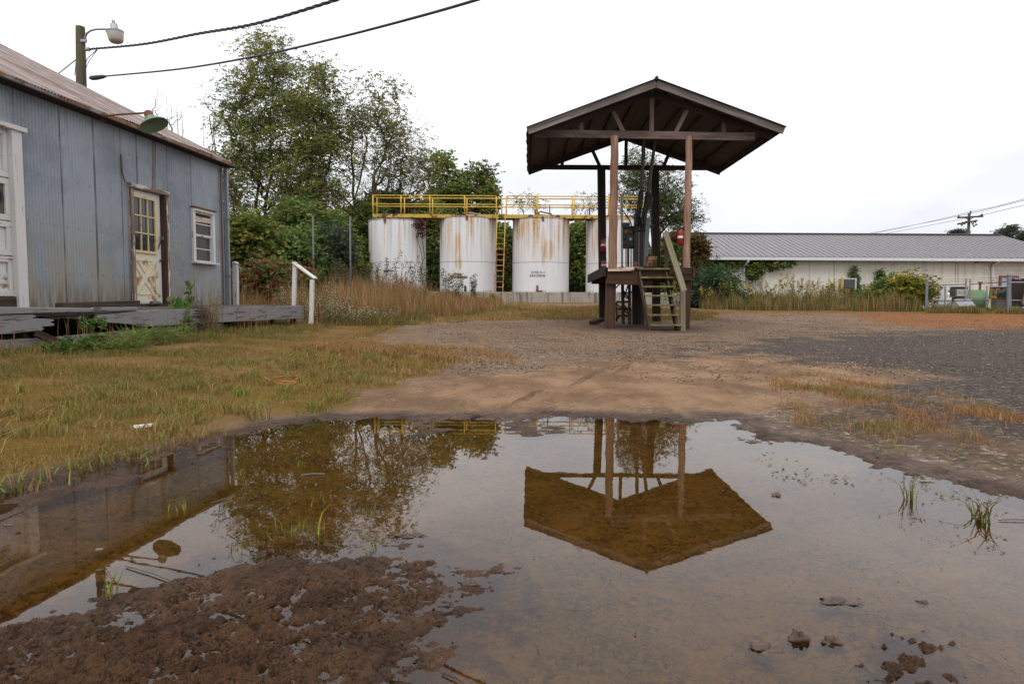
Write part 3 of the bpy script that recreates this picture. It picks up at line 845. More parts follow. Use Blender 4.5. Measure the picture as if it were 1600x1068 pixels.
# --- window
t0, t1, z0, z1 = wt
wn = MB()
for a, b in ((W(t0 + .03, .02, z0), W(t0 + .03, .02, z1)), (W(t1 - .03, .02, z0), W(t1 - .03, .02, z1))): wn.beam(a, b, .06, .09, WD)
wn.beam(W(t0, .021, z1 - .03), W(t1, .021, z1 - .03), .092, .06, (0, 0, 1))
win = wn.build('window', M['white_wood'], bld, bevel=.005)
si = MB(); si.beam(W(t0 - .06, .05, z0 - .0), W(t1 + .04, .05, z0 - .0), .17, .045, (0, 0, 1)); si.build('sill', M['trim_wood'], win, bevel=.006)
hd = MB(); hd.beam(W(t0 - .03, .045, z1 + .02), W(t1 + .03, .045, z1 + .02), .09, .035, (0, 0, 1)); hd.build('head_trim', M['rust'], win)
zm = (z0 + z1) / 2
for q0, q1, o in ((zm, z1 - .06, -.005), (z0 + .02, zm + .02, -.03)):
    sa = MB()
    sa.beam(W(t0 + .06, o, q0 + .02), W(t1 - .06, o, q0 + .02), .035, .045, (0, 0, 1)); sa.beam(W(t0 + .06, o, q1 - .02), W(t1 - .06, o, q1 - .02), .035, .04, (0, 0, 1))
    sa.beam(W(t0 + .08, o, q0), W(t0 + .08, o, q1), .04, .033, WD); sa.beam(W(t1 - .08, o, q0), W(t1 - .08, o, q1), .04, .033, WD)
    sa.beam(W(t0 + .06, o, (q0 + q1) / 2), W(t1 - .06, o, (q0 + q1) / 2), .03, .024, (0, 0, 1))
    s_ = sa.build('sash', M['white_paint'], win)
    pn = MB(); pn.slab([W(t0 + .06, o - .012, q0), W(t1 - .06, o - .012, q0), W(t1 - .06, o - .012, q1), W(t0 + .06, o - .012, q1)], WN * .004); pn.build('pane', M['glass_dark'], win)
bl = MB(); bl.slab([W(t0 + .07, .013, z1 - .30), W(t1 - .07, .013, z1 - .30), W(t1 - .07, .013, z1 - .17), W(t0 + .07, .013, z1 - .17)], -WN * .004); bl.build('blind', M['sign_white'], win)
# bent flashing strip above the door
fl = MB(); q0, q1, q2 = hit(188, 270), hit(190, 284), hit(198, 289)
fl.tube([W(q0[0], .03, q0[1] + .35), W(q0[0], .04, q0[1]), W(q1[0], .07, q1[1]), W(q2[0], .09, q2[1])], .014, 5); fl.build('loose_flashing', M['rust'], bld)
pc = MB(); e0 = hit(241, 215); e1 = hit(241, 290)
for k in (0, .07): pc.tube([W(e0[0] + k, .02, EAVE - .15), W(e1[0] + k, .02, d_zt + .05)], .008, 5)
pc.build('rusty_strap', M['eave_rust'], bld)
# --- loading bay door at the left edge
t0, t1, z0, z1 = bt
m = MB(); m.beam(W(t0 + .03, .03, z0), W(t0 + .03, .03, z1), .10, .18, WD); m.build('bay_jamb', M['white_wood'], bld, bevel=.006)
m = MB(); m.beam(W(t0 - .12, .05, z1 + .03), W(t1, .05, z1 + .03), .14, .07, (0, 0, 1)); m.build('bay_lintel', M['trim_wood'], bld)
o = -.03
m = MB(); m.slab([W(t0 + .02, o - .05, z0 + .17), W(t1, o - .05, z0 + .17), W(t1, o - .05, z1), W(t0 + .02, o - .05, z1)], WN * .03)
bay = m.build('bay_door', M['white_paint'], bld)
zz = [z0 + .17, z0 + .80, z0 + 1.34, z0 + 2.0, z1]
for i in range(4):
    m = MB(); a, b = zz[i], zz[i + 1]
    m.beam(W(t0 + .02, o, a + .055), W(t1, o, a + .055), .045, .09, (0, 0, 1)); m.beam(W(t0 + .02, o, b - .05), W(t1, o, b - .05), .045, .09, (0, 0, 1))
    for tt in (t0 + .155, t0 + 1.0, t0 + 1.9): m.beam(W(tt, o, a + .1), W(tt, o, b - .095), .043, .075, WD)
    pn_ = m.build('door_panel', M['trim_wood'] if i == 0 else M['white_wood'], bay, bevel=.006)
m = MB(); m.slab([W(t0 + .18, o - .015, zz[2] + .1), W(t0 + .96, o - .015, zz[2] + .1), W(t0 + .96, o - .015, zz[3] - .09), W(t0 + .18, o - .015, zz[3] - .09)], WN * .004)
m.build('bay_window', plain('bay_glass', (0.11, 0.095, 0.06), 0.25), bay)
cc = hit(-2, 297); m = MB(); r0 = .105
cp = [W(t0 + .31 + .075 * math.cos(a), o - .008, zz[2] + .36 + r0 * math.sin(a)) for a in np.linspace(0, 2 * np.pi, 22)]
m.tube(cp, .022, 5, cap=False); m.build('painted_letter', M['letter'], bay)
m = MB(); m.beam(W(t0, o + .03, z0 + .09), W(t1, o + .03, z0 + .09), .06, .17, (0, 0, 1)); m.build('bay_threshold', M['deck_rot'], bld)

# ------------------------------------------------------------------ gooseneck lamp on the eave
lp = at(240, 186, 11.75)
lt, _ = hit(150, 176)
base = W(lt, .1, EAVE - .10)
lamp = thing('barn_lamp', 'green enamel dome lamp on a long rusty arm under the rusty eave', 'lamp', base)
nk = lp + Vector((-.09, 0, .03))
m = MB(); m.tube([base + Vector((0, 0, .03)), base + Vector((.3, -.03, .05)), nk + Vector((-.16, 0, .07)), nk + Vector((-.03, 0, .08))], .018, 8); m.build('arm', M['rust'], lamp, smooth=True)
m = MB(); m.beam(base, base + Vector((.05, 0, 0)), .1, .12, (0, 0, 1)); m.build('mount', M['rust'], lamp)
ax = Vector((.46, -.08, -.9)).normalized()
top = nk + Vector((-.02, 0, .10))
m = MB(); m.lathe(top, [(.055, 0), (.075, .02), (.078, .10), (.095, .13)], 18, ax, True, False); m.build('lamp_neck', M['rust'], lamp, smooth=True, autosmooth=40)
m = MB(); m.lathe(top + ax * .12, [(.095, 0), (.105, .05), (.15, .085), (.215, .115), (.245, .14), (.25, .16), (.24, .158), (.205, .125), (.14, .10), (.09, .06)], 28, ax, False, True)
m.build('lamp_shade', M['lamp_green'], lamp, smooth=True, autosmooth=60)

# ------------------------------------------------------------------ wooden deck in front of the building
DO = 1.79; DT0 = -.62; DT1 = 13.0
deck = thing('wooden_deck', 'rotting grey painted loading deck along the metal building', 'deck', W(0, DO, .1))
DECKZ = FLOOR


def sagz(tt): return -0.05 * float(sst(2.5, 8, tt)) + 0.012 * math.sin(tt * 1.9)


nb_ = 11
for i in range(nb_):
    o0 = .09 + (DO - .02 - .09) * (i + .5) / nb_
    m = MB(); step = 2.6; tt = DT0
    if i == nb_ - 1: tt = DT0
    m2 = []
    pts = np.arange(DT0, DT1 + .01, 1.2)
    for a, b in zip(pts[:-1], pts[1:]):
        m.beam(W(a + .004, o0, DECKZ - .022 + sagz(a)), W(b - .004, o0, DECKZ - .022 + sagz(b)), (DO - .1) / nb_ - .012, .04, (0, 0, 1))
    m.build('deck_plank', M['deck_board'], deck, bevel=.006)


def dhit(px, py): return hit(px, py, DO)


def fascia(name, pxpts, mat, th=.05, o=DO):
    P_ = [W(*(lambda h: (h[0], o, h[1]))(hit(px, py, o))) for px, py in pxpts]
    m = MB(); m.slab(P_, -WN * th)
    return m.build(name, mat, deck, bevel=.006)


# top edge board, broken fascia, lower skirting
fascia('edge_board', [(-150, 478), (60, 480), (147, 481), (147, 486), (60, 489), (-150, 494)], M['deck_paint'], .06, DO + .02)
fascia('edge_board', [(148, 480), (215, 479.5), (215, 485), (148, 486.5)], M['deck_paint'], .06, DO + .017)
fascia('fascia_board', [(-150, 498), (20, 492), (52, 491), (58, 494), (50, 497), (83, 498), (86, 501), (79, 503), (86, 506), (84, 509), (66, 510.5), (70, 514), (64, 517), (46, 518), (20, 521), (-150, 530)], M['deck_paint'])
fascia('fascia_board', [(152, 492), (190, 489), (215, 485.5), (330, 481), (405, 479), (475, 477), (475.5, 497), (405, 500.5), (330, 504), (250, 509), (225, 510), (200, 506), (170, 504), (150, 504)], M['deck_paint'])
fascia('rotten_beam', [(20, 489), (90, 488), (146, 487), (144, 494), (132, 497), (116, 499), (100, 497), (85, 499), (60, 493)], M['deck_rot'], .08, DO - .06)
fascia('skirt_board', [(-150, 538), (0, 531), (58, 528), (82, 540), (86, 548), (50, 556), (0, 561), (-150, 572)], M['deck_paint'], .04, DO - .03)
fascia('skirt_board', [(84, 527), (130, 522), (240, 512.5), (290, 510), (290, 530), (250, 534), (150, 546), (100, 552)], M['deck_paint'], .04, DO - .09)
fascia('skirt_board', [(291, 509), (345, 506), (345, 520), (320, 524), (291, 530)], M['deck_paint'], .04, DO - .10)
# broken brace lying at the gap, joists, posts, dark crawl space
a = dhit(50, 520); b = dhit(96, 543)
m = MB(); m.beam(W(a[0], DO + .05, a[1]), W(b[0], DO + .22, b[1] - .03), .07, .09, (0, 0, 1)); m.build('fallen_brace', M['deck_rot'], deck, bevel=.008)
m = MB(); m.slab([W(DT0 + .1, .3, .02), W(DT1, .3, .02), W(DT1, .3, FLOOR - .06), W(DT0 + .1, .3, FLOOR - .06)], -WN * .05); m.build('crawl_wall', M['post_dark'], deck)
for i in range(12):
    tt = DT0 + .1 + i * 1.15
    m = MB(); m.beam(W(tt, .35, DECKZ - .14 + sagz(tt)), W(tt, DO - .1, DECKZ - .14 + sagz(tt)), .05, .19, (0, 0, 1)); m.build('joist', M['deck_rot'], deck)
    m = MB(); m.beam(W(tt + .1, DO - .22, -.05), W(tt + .1, DO - .22, DECKZ - .05 + sagz(tt)), .11, .11, WD); m.build('deck_post', M['deck_rot'], deck)
fascia('end_board', [(475.2, 477), (476.2, 477), (476.2, 496), (475.2, 496.5)], M['deck_rot'], .3)
m = MB(); m.beam(W(DT0 + .02, .1, DECKZ - .13), W(DT0 + .02, DO - .05, DECKZ - .13), .05, .2, (0, 0, 1)); m.build('end_board', M['deck_paint'], deck)
# loose timber lying along the wall
p0 = hit(92, 474, .55); p1 = hit(206, 472, .35)
tm = MB(); tm.beam(W(p0[0], .55, DECKZ + .06 + sagz(p0[0])), W(p1[0], .45, DECKZ + .055), .15, .125, (0, 0, 1))
o = tm.build('loose_timber', M['deck_rot'], None, W(p0[0], .55, DECKZ), bevel=.01); tag(o, 'weathered brown timber lying on the deck left of the cream door', 'timber')
bp = hit(237, 470, .1)
m = MB(); bl0 = W(bp[0], .18, DECKZ + .06)
m.lathe(bl0 - WD * .13, [(.04, 0), (.045, .01), (.045, .09), (.04, .1), (.04, .17), (.045, .18), (.045, .25), (.04, .26)], 12, WD)
o = m.build('spray_can', M['galv_dark'], None, bl0 - Vector((0, 0, .045)), smooth=True, autosmooth=40); tag(o, 'small dark can lying on its side at the foot of the cream door', 'can')
# handrails at the deck's end
rl = at(459, 475, 16.55)
hr = thing('stair_rail', 'white painted handrail sloping down at the deck end', 'handrail', rl)
m = MB(); zt_ = at(461, 412, 16.55); m.beam(rl - Vector((0, 0, .05)), zt_, .10, .10, (0, 1, 0)); m.build('rail_post', M['white_wood'], hr, bevel=.01)
q1 = at(488, 437, 16.3); q0 = at(486, 500, 16.3)
m = MB(); m.beam(q0 - Vector((0, 0, .1)), q1, .10, .10, (0, 1, 0)); m.build('rail_post', M['white_wood'], hr, bevel=.01)
m = MB(); m.beam(zt_ + Vector((-.05, .02, .03)), q1 + Vector((.08, 0, .03)), .14, .045, (0, 0, 1)); m.build('top_rail', M['white_wood'], hr, bevel=.008)
m = MB(); m.lathe(zt_ + Vector((-.0, 0, -.02)), [(.055, 0), (.07, .03), (.05, .06)], 10); m.build('post_cap', M['white_wood'], hr, smooth=True)
p0 = at(368.5, 474, 17.0); p1 = at(368, 412, 17.0)
rp = thing('railing_post', 'single peeling white post behind the far corner of the metal building', 'post', p0)
m = MB(); m.beam(p0 - Vector((0, 0, .4)), p1, .125, .125, (0, 1, 0)); m.build('shaft', M['white_wood'], rp, bevel=.01)
m = MB(); m.lathe(p1 - Vector((0, 0, .03)), [(.075, 0), (.09, .03), (.075, .07), (.03, .09)], 10); m.build('post_cap', M['alu'], rp, smooth=True)
m = MB(); m.tube([p1 + Vector((.06, 0, -.04)), p1 + Vector((.13, 0, -.12)), p1 + Vector((.15, 0, -.2))], .012, 5); m.build('hook', M['galv'], rp)

# ------------------------------------------------------------------ utility pole behind the building, with its street light and wires
pb = at(127, 128, 20.0); pt = at(125.5, 42, 20.0)
up = thing('utility_pole', 'mossy wooden utility pole with a street light behind the rusty roof', 'utility pole', (pb.x, pb.y, 0.1))
m = MB(); m.tube([(pb.x + .05, pb.y, 0.0), pb, (pt.x, pt.y, pt.z)], [.16, .14, .125], 12); m.build('shaft', M['pole_wood'], up, smooth=True, autosmooth=50)
a1 = at(134, 65, 19.9); a2 = at(136, 52, 19.85); a3 = at(150, 46, 19.8); a4 = at(172, 45.5, 19.7)
m = MB(); m.tube([a1, at(133.5, 58, 19.9), a2, at(142, 48, 19.8), a3, a4], .03, 8); m.build('lamp_arm', M['galv'], up, smooth=True)
m = MB(); m.box(at(131, 64, 19.9), (.16, .08, .08)); m.build('bracket', M['galv'], up)
h0 = at(177, 32, 19.7)
hd = MB(); hd.lathe(h0, [(.05, 0), (.05, -.06), (.035, -.07), (.035, -.1), (.10, -.11), (.12, -.32), (.17, -.37)], 16, (-.12, 0, 1), True, True); head = hd.build('lamp_head', M['alu'], up, smooth=True, autosmooth=35)
c0 = at(179.5, 50, 19.7)
hd = MB(); hd.lathe(c0, [(.23, 0), (.235, -.02), (.2, -.24), (.17, -.3), (.08, -.33)], 18, (-.12, 0, 1)); hd.build('lamp_bowl', M['lamp_glass'], up, smooth=True, autosmooth=50)
hd = MB(); hd.lathe(c0 + Vector((0, 0, .012)), [(.245, 0), (.245, -.03)], 18, (-.12, 0, 1)); hd.build('lamp_rim', M['galv'], up)
ins = MB(); i0 = at(136, 77, 19.9); ins.lathe(i0 - Vector((.05, 0, 0)), [(.03, 0), (.07, .03), (.05, .07), (.07, .11), (.04, .14)], 10, (1, 0, 0)); ins.build('insulator', M['lamp_glass'], up, smooth=True)
m = MB(); m.tube([at(118, 51, 20), at(124, 51.3, 20)], .015, 5); m.build('bolt', M['galv'], up)


def curve3(pts, n=40):
    """smooth curve through the points (Catmull-Rom)"""
    P_ = [2 * pts[0] - pts[1]] + list(pts) + [2 * pts[-1] - pts[-2]]
    out = []
    for i in range(1, len(P_) - 2):
        for k in range(n):
            s = k / n
            a, b, c_, d = P_[i - 1], P_[i], P_[i + 1], P_[i + 2]
            out.append(0.5 * ((2 * b) + (-a + c_) * s + (2 * a - 5 * b + 4 * c_ - d) * s * s + (-a + 3 * b - 3 * c_ + d) * s ** 3))
    return out + [P_[-2]]


pts = curve3([at(140, 77, 19.9), at(225, 69, 17.8), at(309, 53, 16.0), at(400, 37, 14.2), at(525, 0, 12.2), at(660, -48, 10.4), at(900, -160, 8)], 40)
m = MB()
for s in range(3):
    q = []
    L = 0
    for i, p in enumerate(pts):
        if i: L += (p - pts[i - 1]).length
        a = L * 7.5 + s * 2.094
        q.append(p + Vector((0, math.cos(a), math.sin(a))) * .02)
    m.tube(q, .016, 5)
o = m.build('power_cable', M['wire'], None, at(140, 77, 19.9), smooth=True); tag(o, 'thick twisted black cable, upper of the two crossing the sky from the mossy pole', 'cable', 'cables from the mossy pole')
pts = curve3([at(150, 120.5, 19.9), at(280, 108, 17), at(400, 88, 14.6), at(520, 61, 12.6), at(640, 30, 11), at(745, 0, 9.8), at(900, -50, 8.4), at(1100, -130, 7)], 14)
m = MB(); m.tube(pts, .022, 6)
m.tube([at(140, 122, 19.9), at(144, 122, 19.85), at(150, 121.5, 19.8), at(160, 120, 19.7), at(166, 119.2, 19.6)], [.03, .07, .075, .06, .025], 8)
o = m.build('power_cable', M['wire'], None, at(150, 120.5, 19.9), smooth=True); tag(o, 'thin straight black cable, lower of the two crossing the sky from the mossy pole', 'cable', 'cables from the mossy pole')
m = MB(); m.tube(curve3([at(152, 77, 19.8), at(145, 84, 19.8), at(136, 93, 19.8), at(133, 108, 19.85)], 8), .012, 5)
m.tube(curve3([at(152, 78, 19.8), at(142, 92, 19.8), at(137, 100, 19.8), at(134.5, 106, 19.85)], 8), .01, 5); m.build('service_drop', M['wire'], up)
m = MB(); m.tube([at(119, 93, 20.0), at(99, 109, 21.5), at(80, 124, 23)], .02, 5); m.tube([at(119, 92, 20.0), at(117, 118, 20)], .014, 5); m.build('guy_wire', M['galv'], up)
# ------------------------------------------------------------------ loading rack with its gable roof
F0 = 16.8
pk = at(1025, 128, F0); el = at(828, 199, F0); er = at(1223, 205, F0)
CX = pk.x; PKZ = pk.z; EVZ = (el.z + er.z) / 2; HWD = (er.x - el.x) / 2
BACK = 22.2
SK = 0.026


def K(u_, y, z): return Vector((CX + u_ + SK * (y - F0), y - SK * u_, z))


def Ku(px, py, y):
    p = at(px, py, y); return p.x - CX - SK * (y - F0)


def sl_(u_): return PKZ - (PKZ - EVZ) * abs(u_) / HWD


rack = thing('loading_rack', 'dark timber truck loading rack with gable roof, raised deck and steps', 'loading rack', K(0, 19, .02))
t = NT('rack_sheet'); P = t.obj()
n1 = t.noise(t.scale(P, (0.8, 6, 6)), 1, 5); n2 = t.noise(P, 1.5, 4)
M['rack_sheet'] = t.pbr(t.mix(n2, t.mix(n1, (0.035, 0.028, 0.026), (0.10, 0.085, 0.078)), (0.06, 0.045, 0.04)), 0.75, 0.1, 0.3)
for s in (-1, 1):
    # corrugated roof sheet with a slightly ragged eave
    ys = np.arange(F0 - .12, BACK + .12, .035)
    us = np.linspace(0, HWD + .06, 8)
    vs_ = []
    for j, uu in enumerate(us):
        rag = .016 * np.sin(ys * 5.1) * np.sin(ys * 2.3) if j == len(us) - 1 else 0 * ys
        for y, rg in zip(ys, rag):
            vs_.append(K(s * (uu + rg), y, sl_(uu) + .055 + .008 * math.cos(y * 2 * math.pi / .14)))
    n_ = len(ys); k = np.arange(n_ - 1)
    f_ = [np.stack([j * n_ + k, j * n_ + k + 1, (j + 1) * n_ + k + 1, (j + 1) * n_ + k], -1) for j in range(7)]
    rs = mesh_np('roof_sheet', np.array([tuple(v) for v in vs_]), f_, M['rack_sheet'], rack, smooth=True)
    for i in range(6):
        uu = .35 + (HWD - .45) * i / 5
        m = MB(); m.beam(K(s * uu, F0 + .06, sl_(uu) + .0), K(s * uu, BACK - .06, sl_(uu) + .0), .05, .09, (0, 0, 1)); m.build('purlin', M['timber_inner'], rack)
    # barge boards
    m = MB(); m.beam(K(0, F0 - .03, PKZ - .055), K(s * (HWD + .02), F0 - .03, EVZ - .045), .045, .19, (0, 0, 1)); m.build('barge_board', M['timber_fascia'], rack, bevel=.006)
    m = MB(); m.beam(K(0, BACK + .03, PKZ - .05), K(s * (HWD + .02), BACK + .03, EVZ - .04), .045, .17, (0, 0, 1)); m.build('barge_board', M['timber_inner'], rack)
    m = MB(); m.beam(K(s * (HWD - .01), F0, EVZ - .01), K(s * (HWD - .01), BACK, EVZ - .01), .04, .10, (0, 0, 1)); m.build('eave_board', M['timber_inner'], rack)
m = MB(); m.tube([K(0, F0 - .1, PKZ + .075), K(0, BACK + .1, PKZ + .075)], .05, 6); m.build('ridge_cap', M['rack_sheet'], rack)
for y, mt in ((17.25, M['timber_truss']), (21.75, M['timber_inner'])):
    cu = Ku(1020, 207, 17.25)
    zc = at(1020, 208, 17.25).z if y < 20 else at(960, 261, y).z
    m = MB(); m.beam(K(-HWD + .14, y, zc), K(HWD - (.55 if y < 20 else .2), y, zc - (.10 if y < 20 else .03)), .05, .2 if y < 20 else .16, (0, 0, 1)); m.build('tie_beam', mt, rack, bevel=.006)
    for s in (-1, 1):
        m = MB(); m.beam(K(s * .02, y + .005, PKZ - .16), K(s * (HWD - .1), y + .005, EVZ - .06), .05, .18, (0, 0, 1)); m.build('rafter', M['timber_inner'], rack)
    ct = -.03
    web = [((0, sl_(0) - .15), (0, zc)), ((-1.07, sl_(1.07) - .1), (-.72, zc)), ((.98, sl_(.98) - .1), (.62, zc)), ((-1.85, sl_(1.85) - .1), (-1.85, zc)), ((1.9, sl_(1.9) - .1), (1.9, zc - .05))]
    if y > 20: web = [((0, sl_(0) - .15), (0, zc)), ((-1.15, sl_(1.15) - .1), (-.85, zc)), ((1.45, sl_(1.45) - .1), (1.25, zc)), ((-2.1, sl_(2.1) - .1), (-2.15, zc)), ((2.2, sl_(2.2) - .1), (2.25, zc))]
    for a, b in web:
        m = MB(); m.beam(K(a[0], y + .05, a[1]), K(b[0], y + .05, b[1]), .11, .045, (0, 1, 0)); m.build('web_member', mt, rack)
FP = 17.2; BP = 21.3
tb_z = at(1020, 213, 17.2).z
DZ = at(1010, 418, 17.0).z
fl_ = Ku(959, 300, FP), Ku(1073.5, 300, FP)
for i, px in enumerate(((960.5, 957), (1077, 1072))):
    a = at(px[0], 213, FP); b = at(px[1], 418, FP)
    m = MB(); n_ = 14
    pts = [b.lerp(a, k / n_) + Vector((.008 * math.sin(k * 1.7 + i), .006 * math.cos(k * 2.3), 0)) for k in range(n_ + 1)]
    m.tube(pts, [(.118 if i == 0 else .10) * (1 - .14 * k / n_) + .004 * math.sin(k * 2.9 + i) for k in range(n_ + 1)], 14); m.build('round_post', M['post_light'], rack, smooth=True, autosmooth=50)
for px0, px1, pyb, w_ in ((955, 952, 515, .25), (1074, 1070, 517, .2)):
    a = at(px0, 424, FP); b = at(px1, pyb, FP)
    m = MB(); m.beam(b - Vector((0, 0, .15)), a, w_, w_, (0, 1, 0)); m.build('square_post', M['timber_brown'], rack, bevel=.012)
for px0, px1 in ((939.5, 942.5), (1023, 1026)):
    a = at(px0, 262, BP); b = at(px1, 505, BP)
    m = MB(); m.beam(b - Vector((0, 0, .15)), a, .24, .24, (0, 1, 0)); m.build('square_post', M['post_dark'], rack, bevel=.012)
# deck
u0, u1 = Ku(949, 420, 17.0), Ku(1081, 420, 17.0)
for i in range(16):
    y = 17.05 + i * .27
    m = MB(); m.beam(K(u0 - .04, y, DZ - .02), K(u1 + .02, y, DZ - .02), .25, .045, (0, 0, 1)); m.build('deck_plank', M['timber_brown'], rack, bevel=.006)
for y in (17.0, 19.2, 21.2):
    m = MB(); m.beam(K(u0, y, DZ - .20), K(u1, y, DZ - .20), .07, .26, (0, 0, 1)); m.build('deck_beam', M['timber_brown'], rack, bevel=.008)
m = MB(); m.beam(K(u0 - .02, 17.0, DZ - .36), K(u0 + 1.2, 17.0, DZ - .40), .1, .15, (0, 0, 1)); m.build('deck_beam', M['timber_brown'], rack, bevel=.008)
a = at(947, 425, 16.95); b = at(936, 436, 20.8)
m = MB(); m.beam(K(u0 - .06, 16.96, DZ - .10), K(u0 - .10, 21.3, DZ - .16), .06, .26, (0, 0, 1)); m.build('side_board', M['post_dark'], rack, bevel=.006)
m = MB(); m.beam(K(u1 + .03, 16.9, DZ - .13), K(u1 + .05, 21.3, DZ - .13), .06, .26, (0, 0, 1)); m.build('side_board', M['timber_brown'], rack, bevel=.006)
a, b = at(950, 420.5, 16.93), at(991, 420, 16.93)
m = MB(); m.beam(a, b, .03, .11, (0, 0, 1)); m.build('white_board', M['sign_white'], rack, bevel=.004)
a, b = at(1045, 424, 16.93), at(1081, 424, 16.93)
m = MB(); m.beam(a, b, .05, .15, (0, 0, 1)); m.build('front_board', M['timber_brown'], rack, bevel=.006)
# steps
tre = [(995, 1044.5, 420.3, 16.98), (1000.5, 1050.5, 433.8, 16.86), (1003, 1054.5, 448, 16.74), (1006, 1057.5, 462, 16.62), (1009, 1060.5, 476.5, 16.5), (1012, 1063, 492, 16.38), (1015, 1063.5, 507.8, 16.26)]
stairs = MB()
a0, b0 = at(998.5, 424, 16.98), at(1016, 517, 16.24)
stairs.beam(a0 + Vector((0, .05, 0)), b0 + Vector((0, .05, -.05)), .05, .25, (0, -1, .3))
st_o = stairs.build('stair_stringer', M['stringer'], rack, bevel=.008)
stairs = MB(); a0, b0 = at(1040, 426, 16.98), at(1059, 514, 16.24)
stairs.beam(a0 + Vector((0, .05, 0)), b0 + Vector((0, .05, -.05)), .05, .25, (0, -1, .3)); stairs.build('stair_stringer', M['stringer'], rack, bevel=.008)
for x0, x1, y_, d_ in tre:
    a, b = at(x0, y_, d_), at(x1, y_, d_)
    m = MB(); m.beam(a, b, .24, .045, (0, 0, 1)); m.build('tread', M['stair_wood'], rack, bevel=.006)
m = MB(); a = at(1020, 428, 17.0); m.beam(at(1001, 428, 17.02), at(1040, 428, 17.02), .05, .14, (0, 0, 1)); m.build('riser', M['post_dark'], rack)
ha, hb = at(1039.5, 363, 17.0), at(1069, 455, 16.25)
m = MB(); m.beam(ha, hb, .06, .15, (1, 0, .2)); m.build('handrail', M['rail_wood'], rack, bevel=.008)
m = MB(); m.beam(at(1066.5, 454, 16.25), at(1066.5, 520, 16.22), .12, .12, (0, 1, 0)); m.build('handrail_post', M['rail_wood'], rack, bevel=.008)
m = MB(); m.beam(at(1041, 370, 17.06), at(1042, 440, 17.06), .09, .09, (0, 1, 0)); m.build('handrail_post', M['stringer'], rack, bevel=.008)
m = MB(); m.tube([at(1062.5, 412.5, 16.95), at(1058, 412, 18.2)], .055, 12, cap=False); m.tube([at(1062.5, 412.5, 16.96), at(1058, 412, 18.2)], .04, 12); m.build('pipe_end', M['galv'], rack, smooth=True, autosmooth=40)

# ------------------------------------------------------------------ pipework standing on the rack
PD = 19.2
pw = thing('fuel_pipework', 'black fuel pipes, hoses and meter box standing in the loading rack', 'pipework', at(990, 505, PD))


def vpipe(px0, py0, px1, py1, r, mat, name='pipe', d=PD, n=10):
    m = MB(); m.tube([at(px0, py0, d), at(px1, py1, d)], r, n); return m.build(name, mat, pw, smooth=True, autosmooth=50)


vpipe(971.5, 303, 972, 416, .035, M['grey_pipe'], 'vent_pipe'); vpipe(972, 416, 974, 506, .05, M['black_iron'])
box_ = MB(); c = at(982.5, 371, PD + .1); box_.box(c, (.36, .22, .66)); bx = box_.build('meter_box', M['black_iron'], pw, bevel=.02)
for k, (px, py, r) in enumerate(((978, 362, .07), (976, 371, .045), (985, 374, .055), (979, 381, .05), (987, 383, .05), (986, 363, .04))):
    m = MB(); m.lathe(at(px, py, PD - .01), [(r, 0), (r, .05), (r * .6, .07)], 12, (0, -1, 0)); m.build('dial', M['rust'] if k in (0, 5) else (M['grey_pipe'] if k == 2 else M['black_iron']), bx, smooth=True, autosmooth=40)
m = MB(); m.box(at(978, 352, PD), (.2, .2, .14)); m.build('junction_box', M['black_iron'], bx)
m = MB(); m.tube(curve3([at(972, 327, PD), at(979, 337, PD), at(985, 347, PD), at(987.5, 356, PD)], 6), .02, 6); m.build('cable_loop', M['hose'], pw, smooth=True)
for px, r, mt in ((978, .02, 'grey_pipe'), (981.5, .035, 'black_iron'), (986, .02, 'pipe_brown'), (989.5, .02, 'grey_pipe')):
    vpipe(px, 388, px, 417, r, M[mt])
m = MB(); m.tube([at(986, 355.5, PD), at(1022, 353, PD)], .045, 8); m.build('header_pipe', M['black_iron'], pw, smooth=True)
m = MB(); m.tube([at(989, 360, PD - .1), at(1010, 359.5, PD - .1)], .035, 8); m.build('header_pipe', M['black_iron'], pw, smooth=True)
for px0, px1, r, mt in ((994, 993, .065, 'black_iron'), (998.5, 997.5, .05, 'pipe_brown'), (1003, 1002, .055, 'black_iron'), (1006, 1005, .04, 'pipe_brown'), ):
    vpipe(px0, 340, px1, 417, r, M[mt], d=PD - .05)
m = MB(); m.beam(at(1012.5, 340, PD - .2), at(1008, 416, PD - .2), .12, .07, (0, 1, 0)); m.build('steel_channel', M['galv_dark'], pw)
# two loading arms rising into the roof, with hoses lashed to them
for (p0, p1, p2, p3, r) in (((997, 352), (1001, 312), (1004, 270), (1006.5, 214), .06), ((1007, 350), (1011, 314), (1017, 268), (1024.5, 214), .055)):
    m = MB(); m.tube([at(*p1, PD - .1), at(*p2, PD - .12), at(*p3, PD - .2)], [r, r * .95, r * .8], 10); m.build('loading_arm', M['pipe_brown'], pw, smooth=True)
    m = MB(); m.tube(curve3([at(*p0, PD - .1), at((p0[0] + p1[0]) / 2 - 1, (p0[1] + p1[1]) / 2, PD - .15), at(p1[0], p1[1] - 3, PD - .12), at(p1[0] + 1, p1[1] - 14, PD - .1)], 6), [.05, .055, .06, .06, .065, .065, .07, .07, .07, .075, .075, .08, .08, .08, .08, .075, .07, .07, .065][:19], 10)
    m.build('hose_bundle', M['hose'], pw, smooth=True)
for a in (((994, 352), (992.5, 340), (995, 330), (1000, 322), (1003, 310)), ((1003, 352), (1004, 336), (1010, 322), (1014, 306)), ((1006, 352), (1009, 334), (1016, 318), (1018, 310), (1014, 303))):
    m = MB(); m.tube(curve3([at(*q, PD - .25) for q in a], 6), .042, 8); m.build('hose', M['hose'], pw, smooth=True)
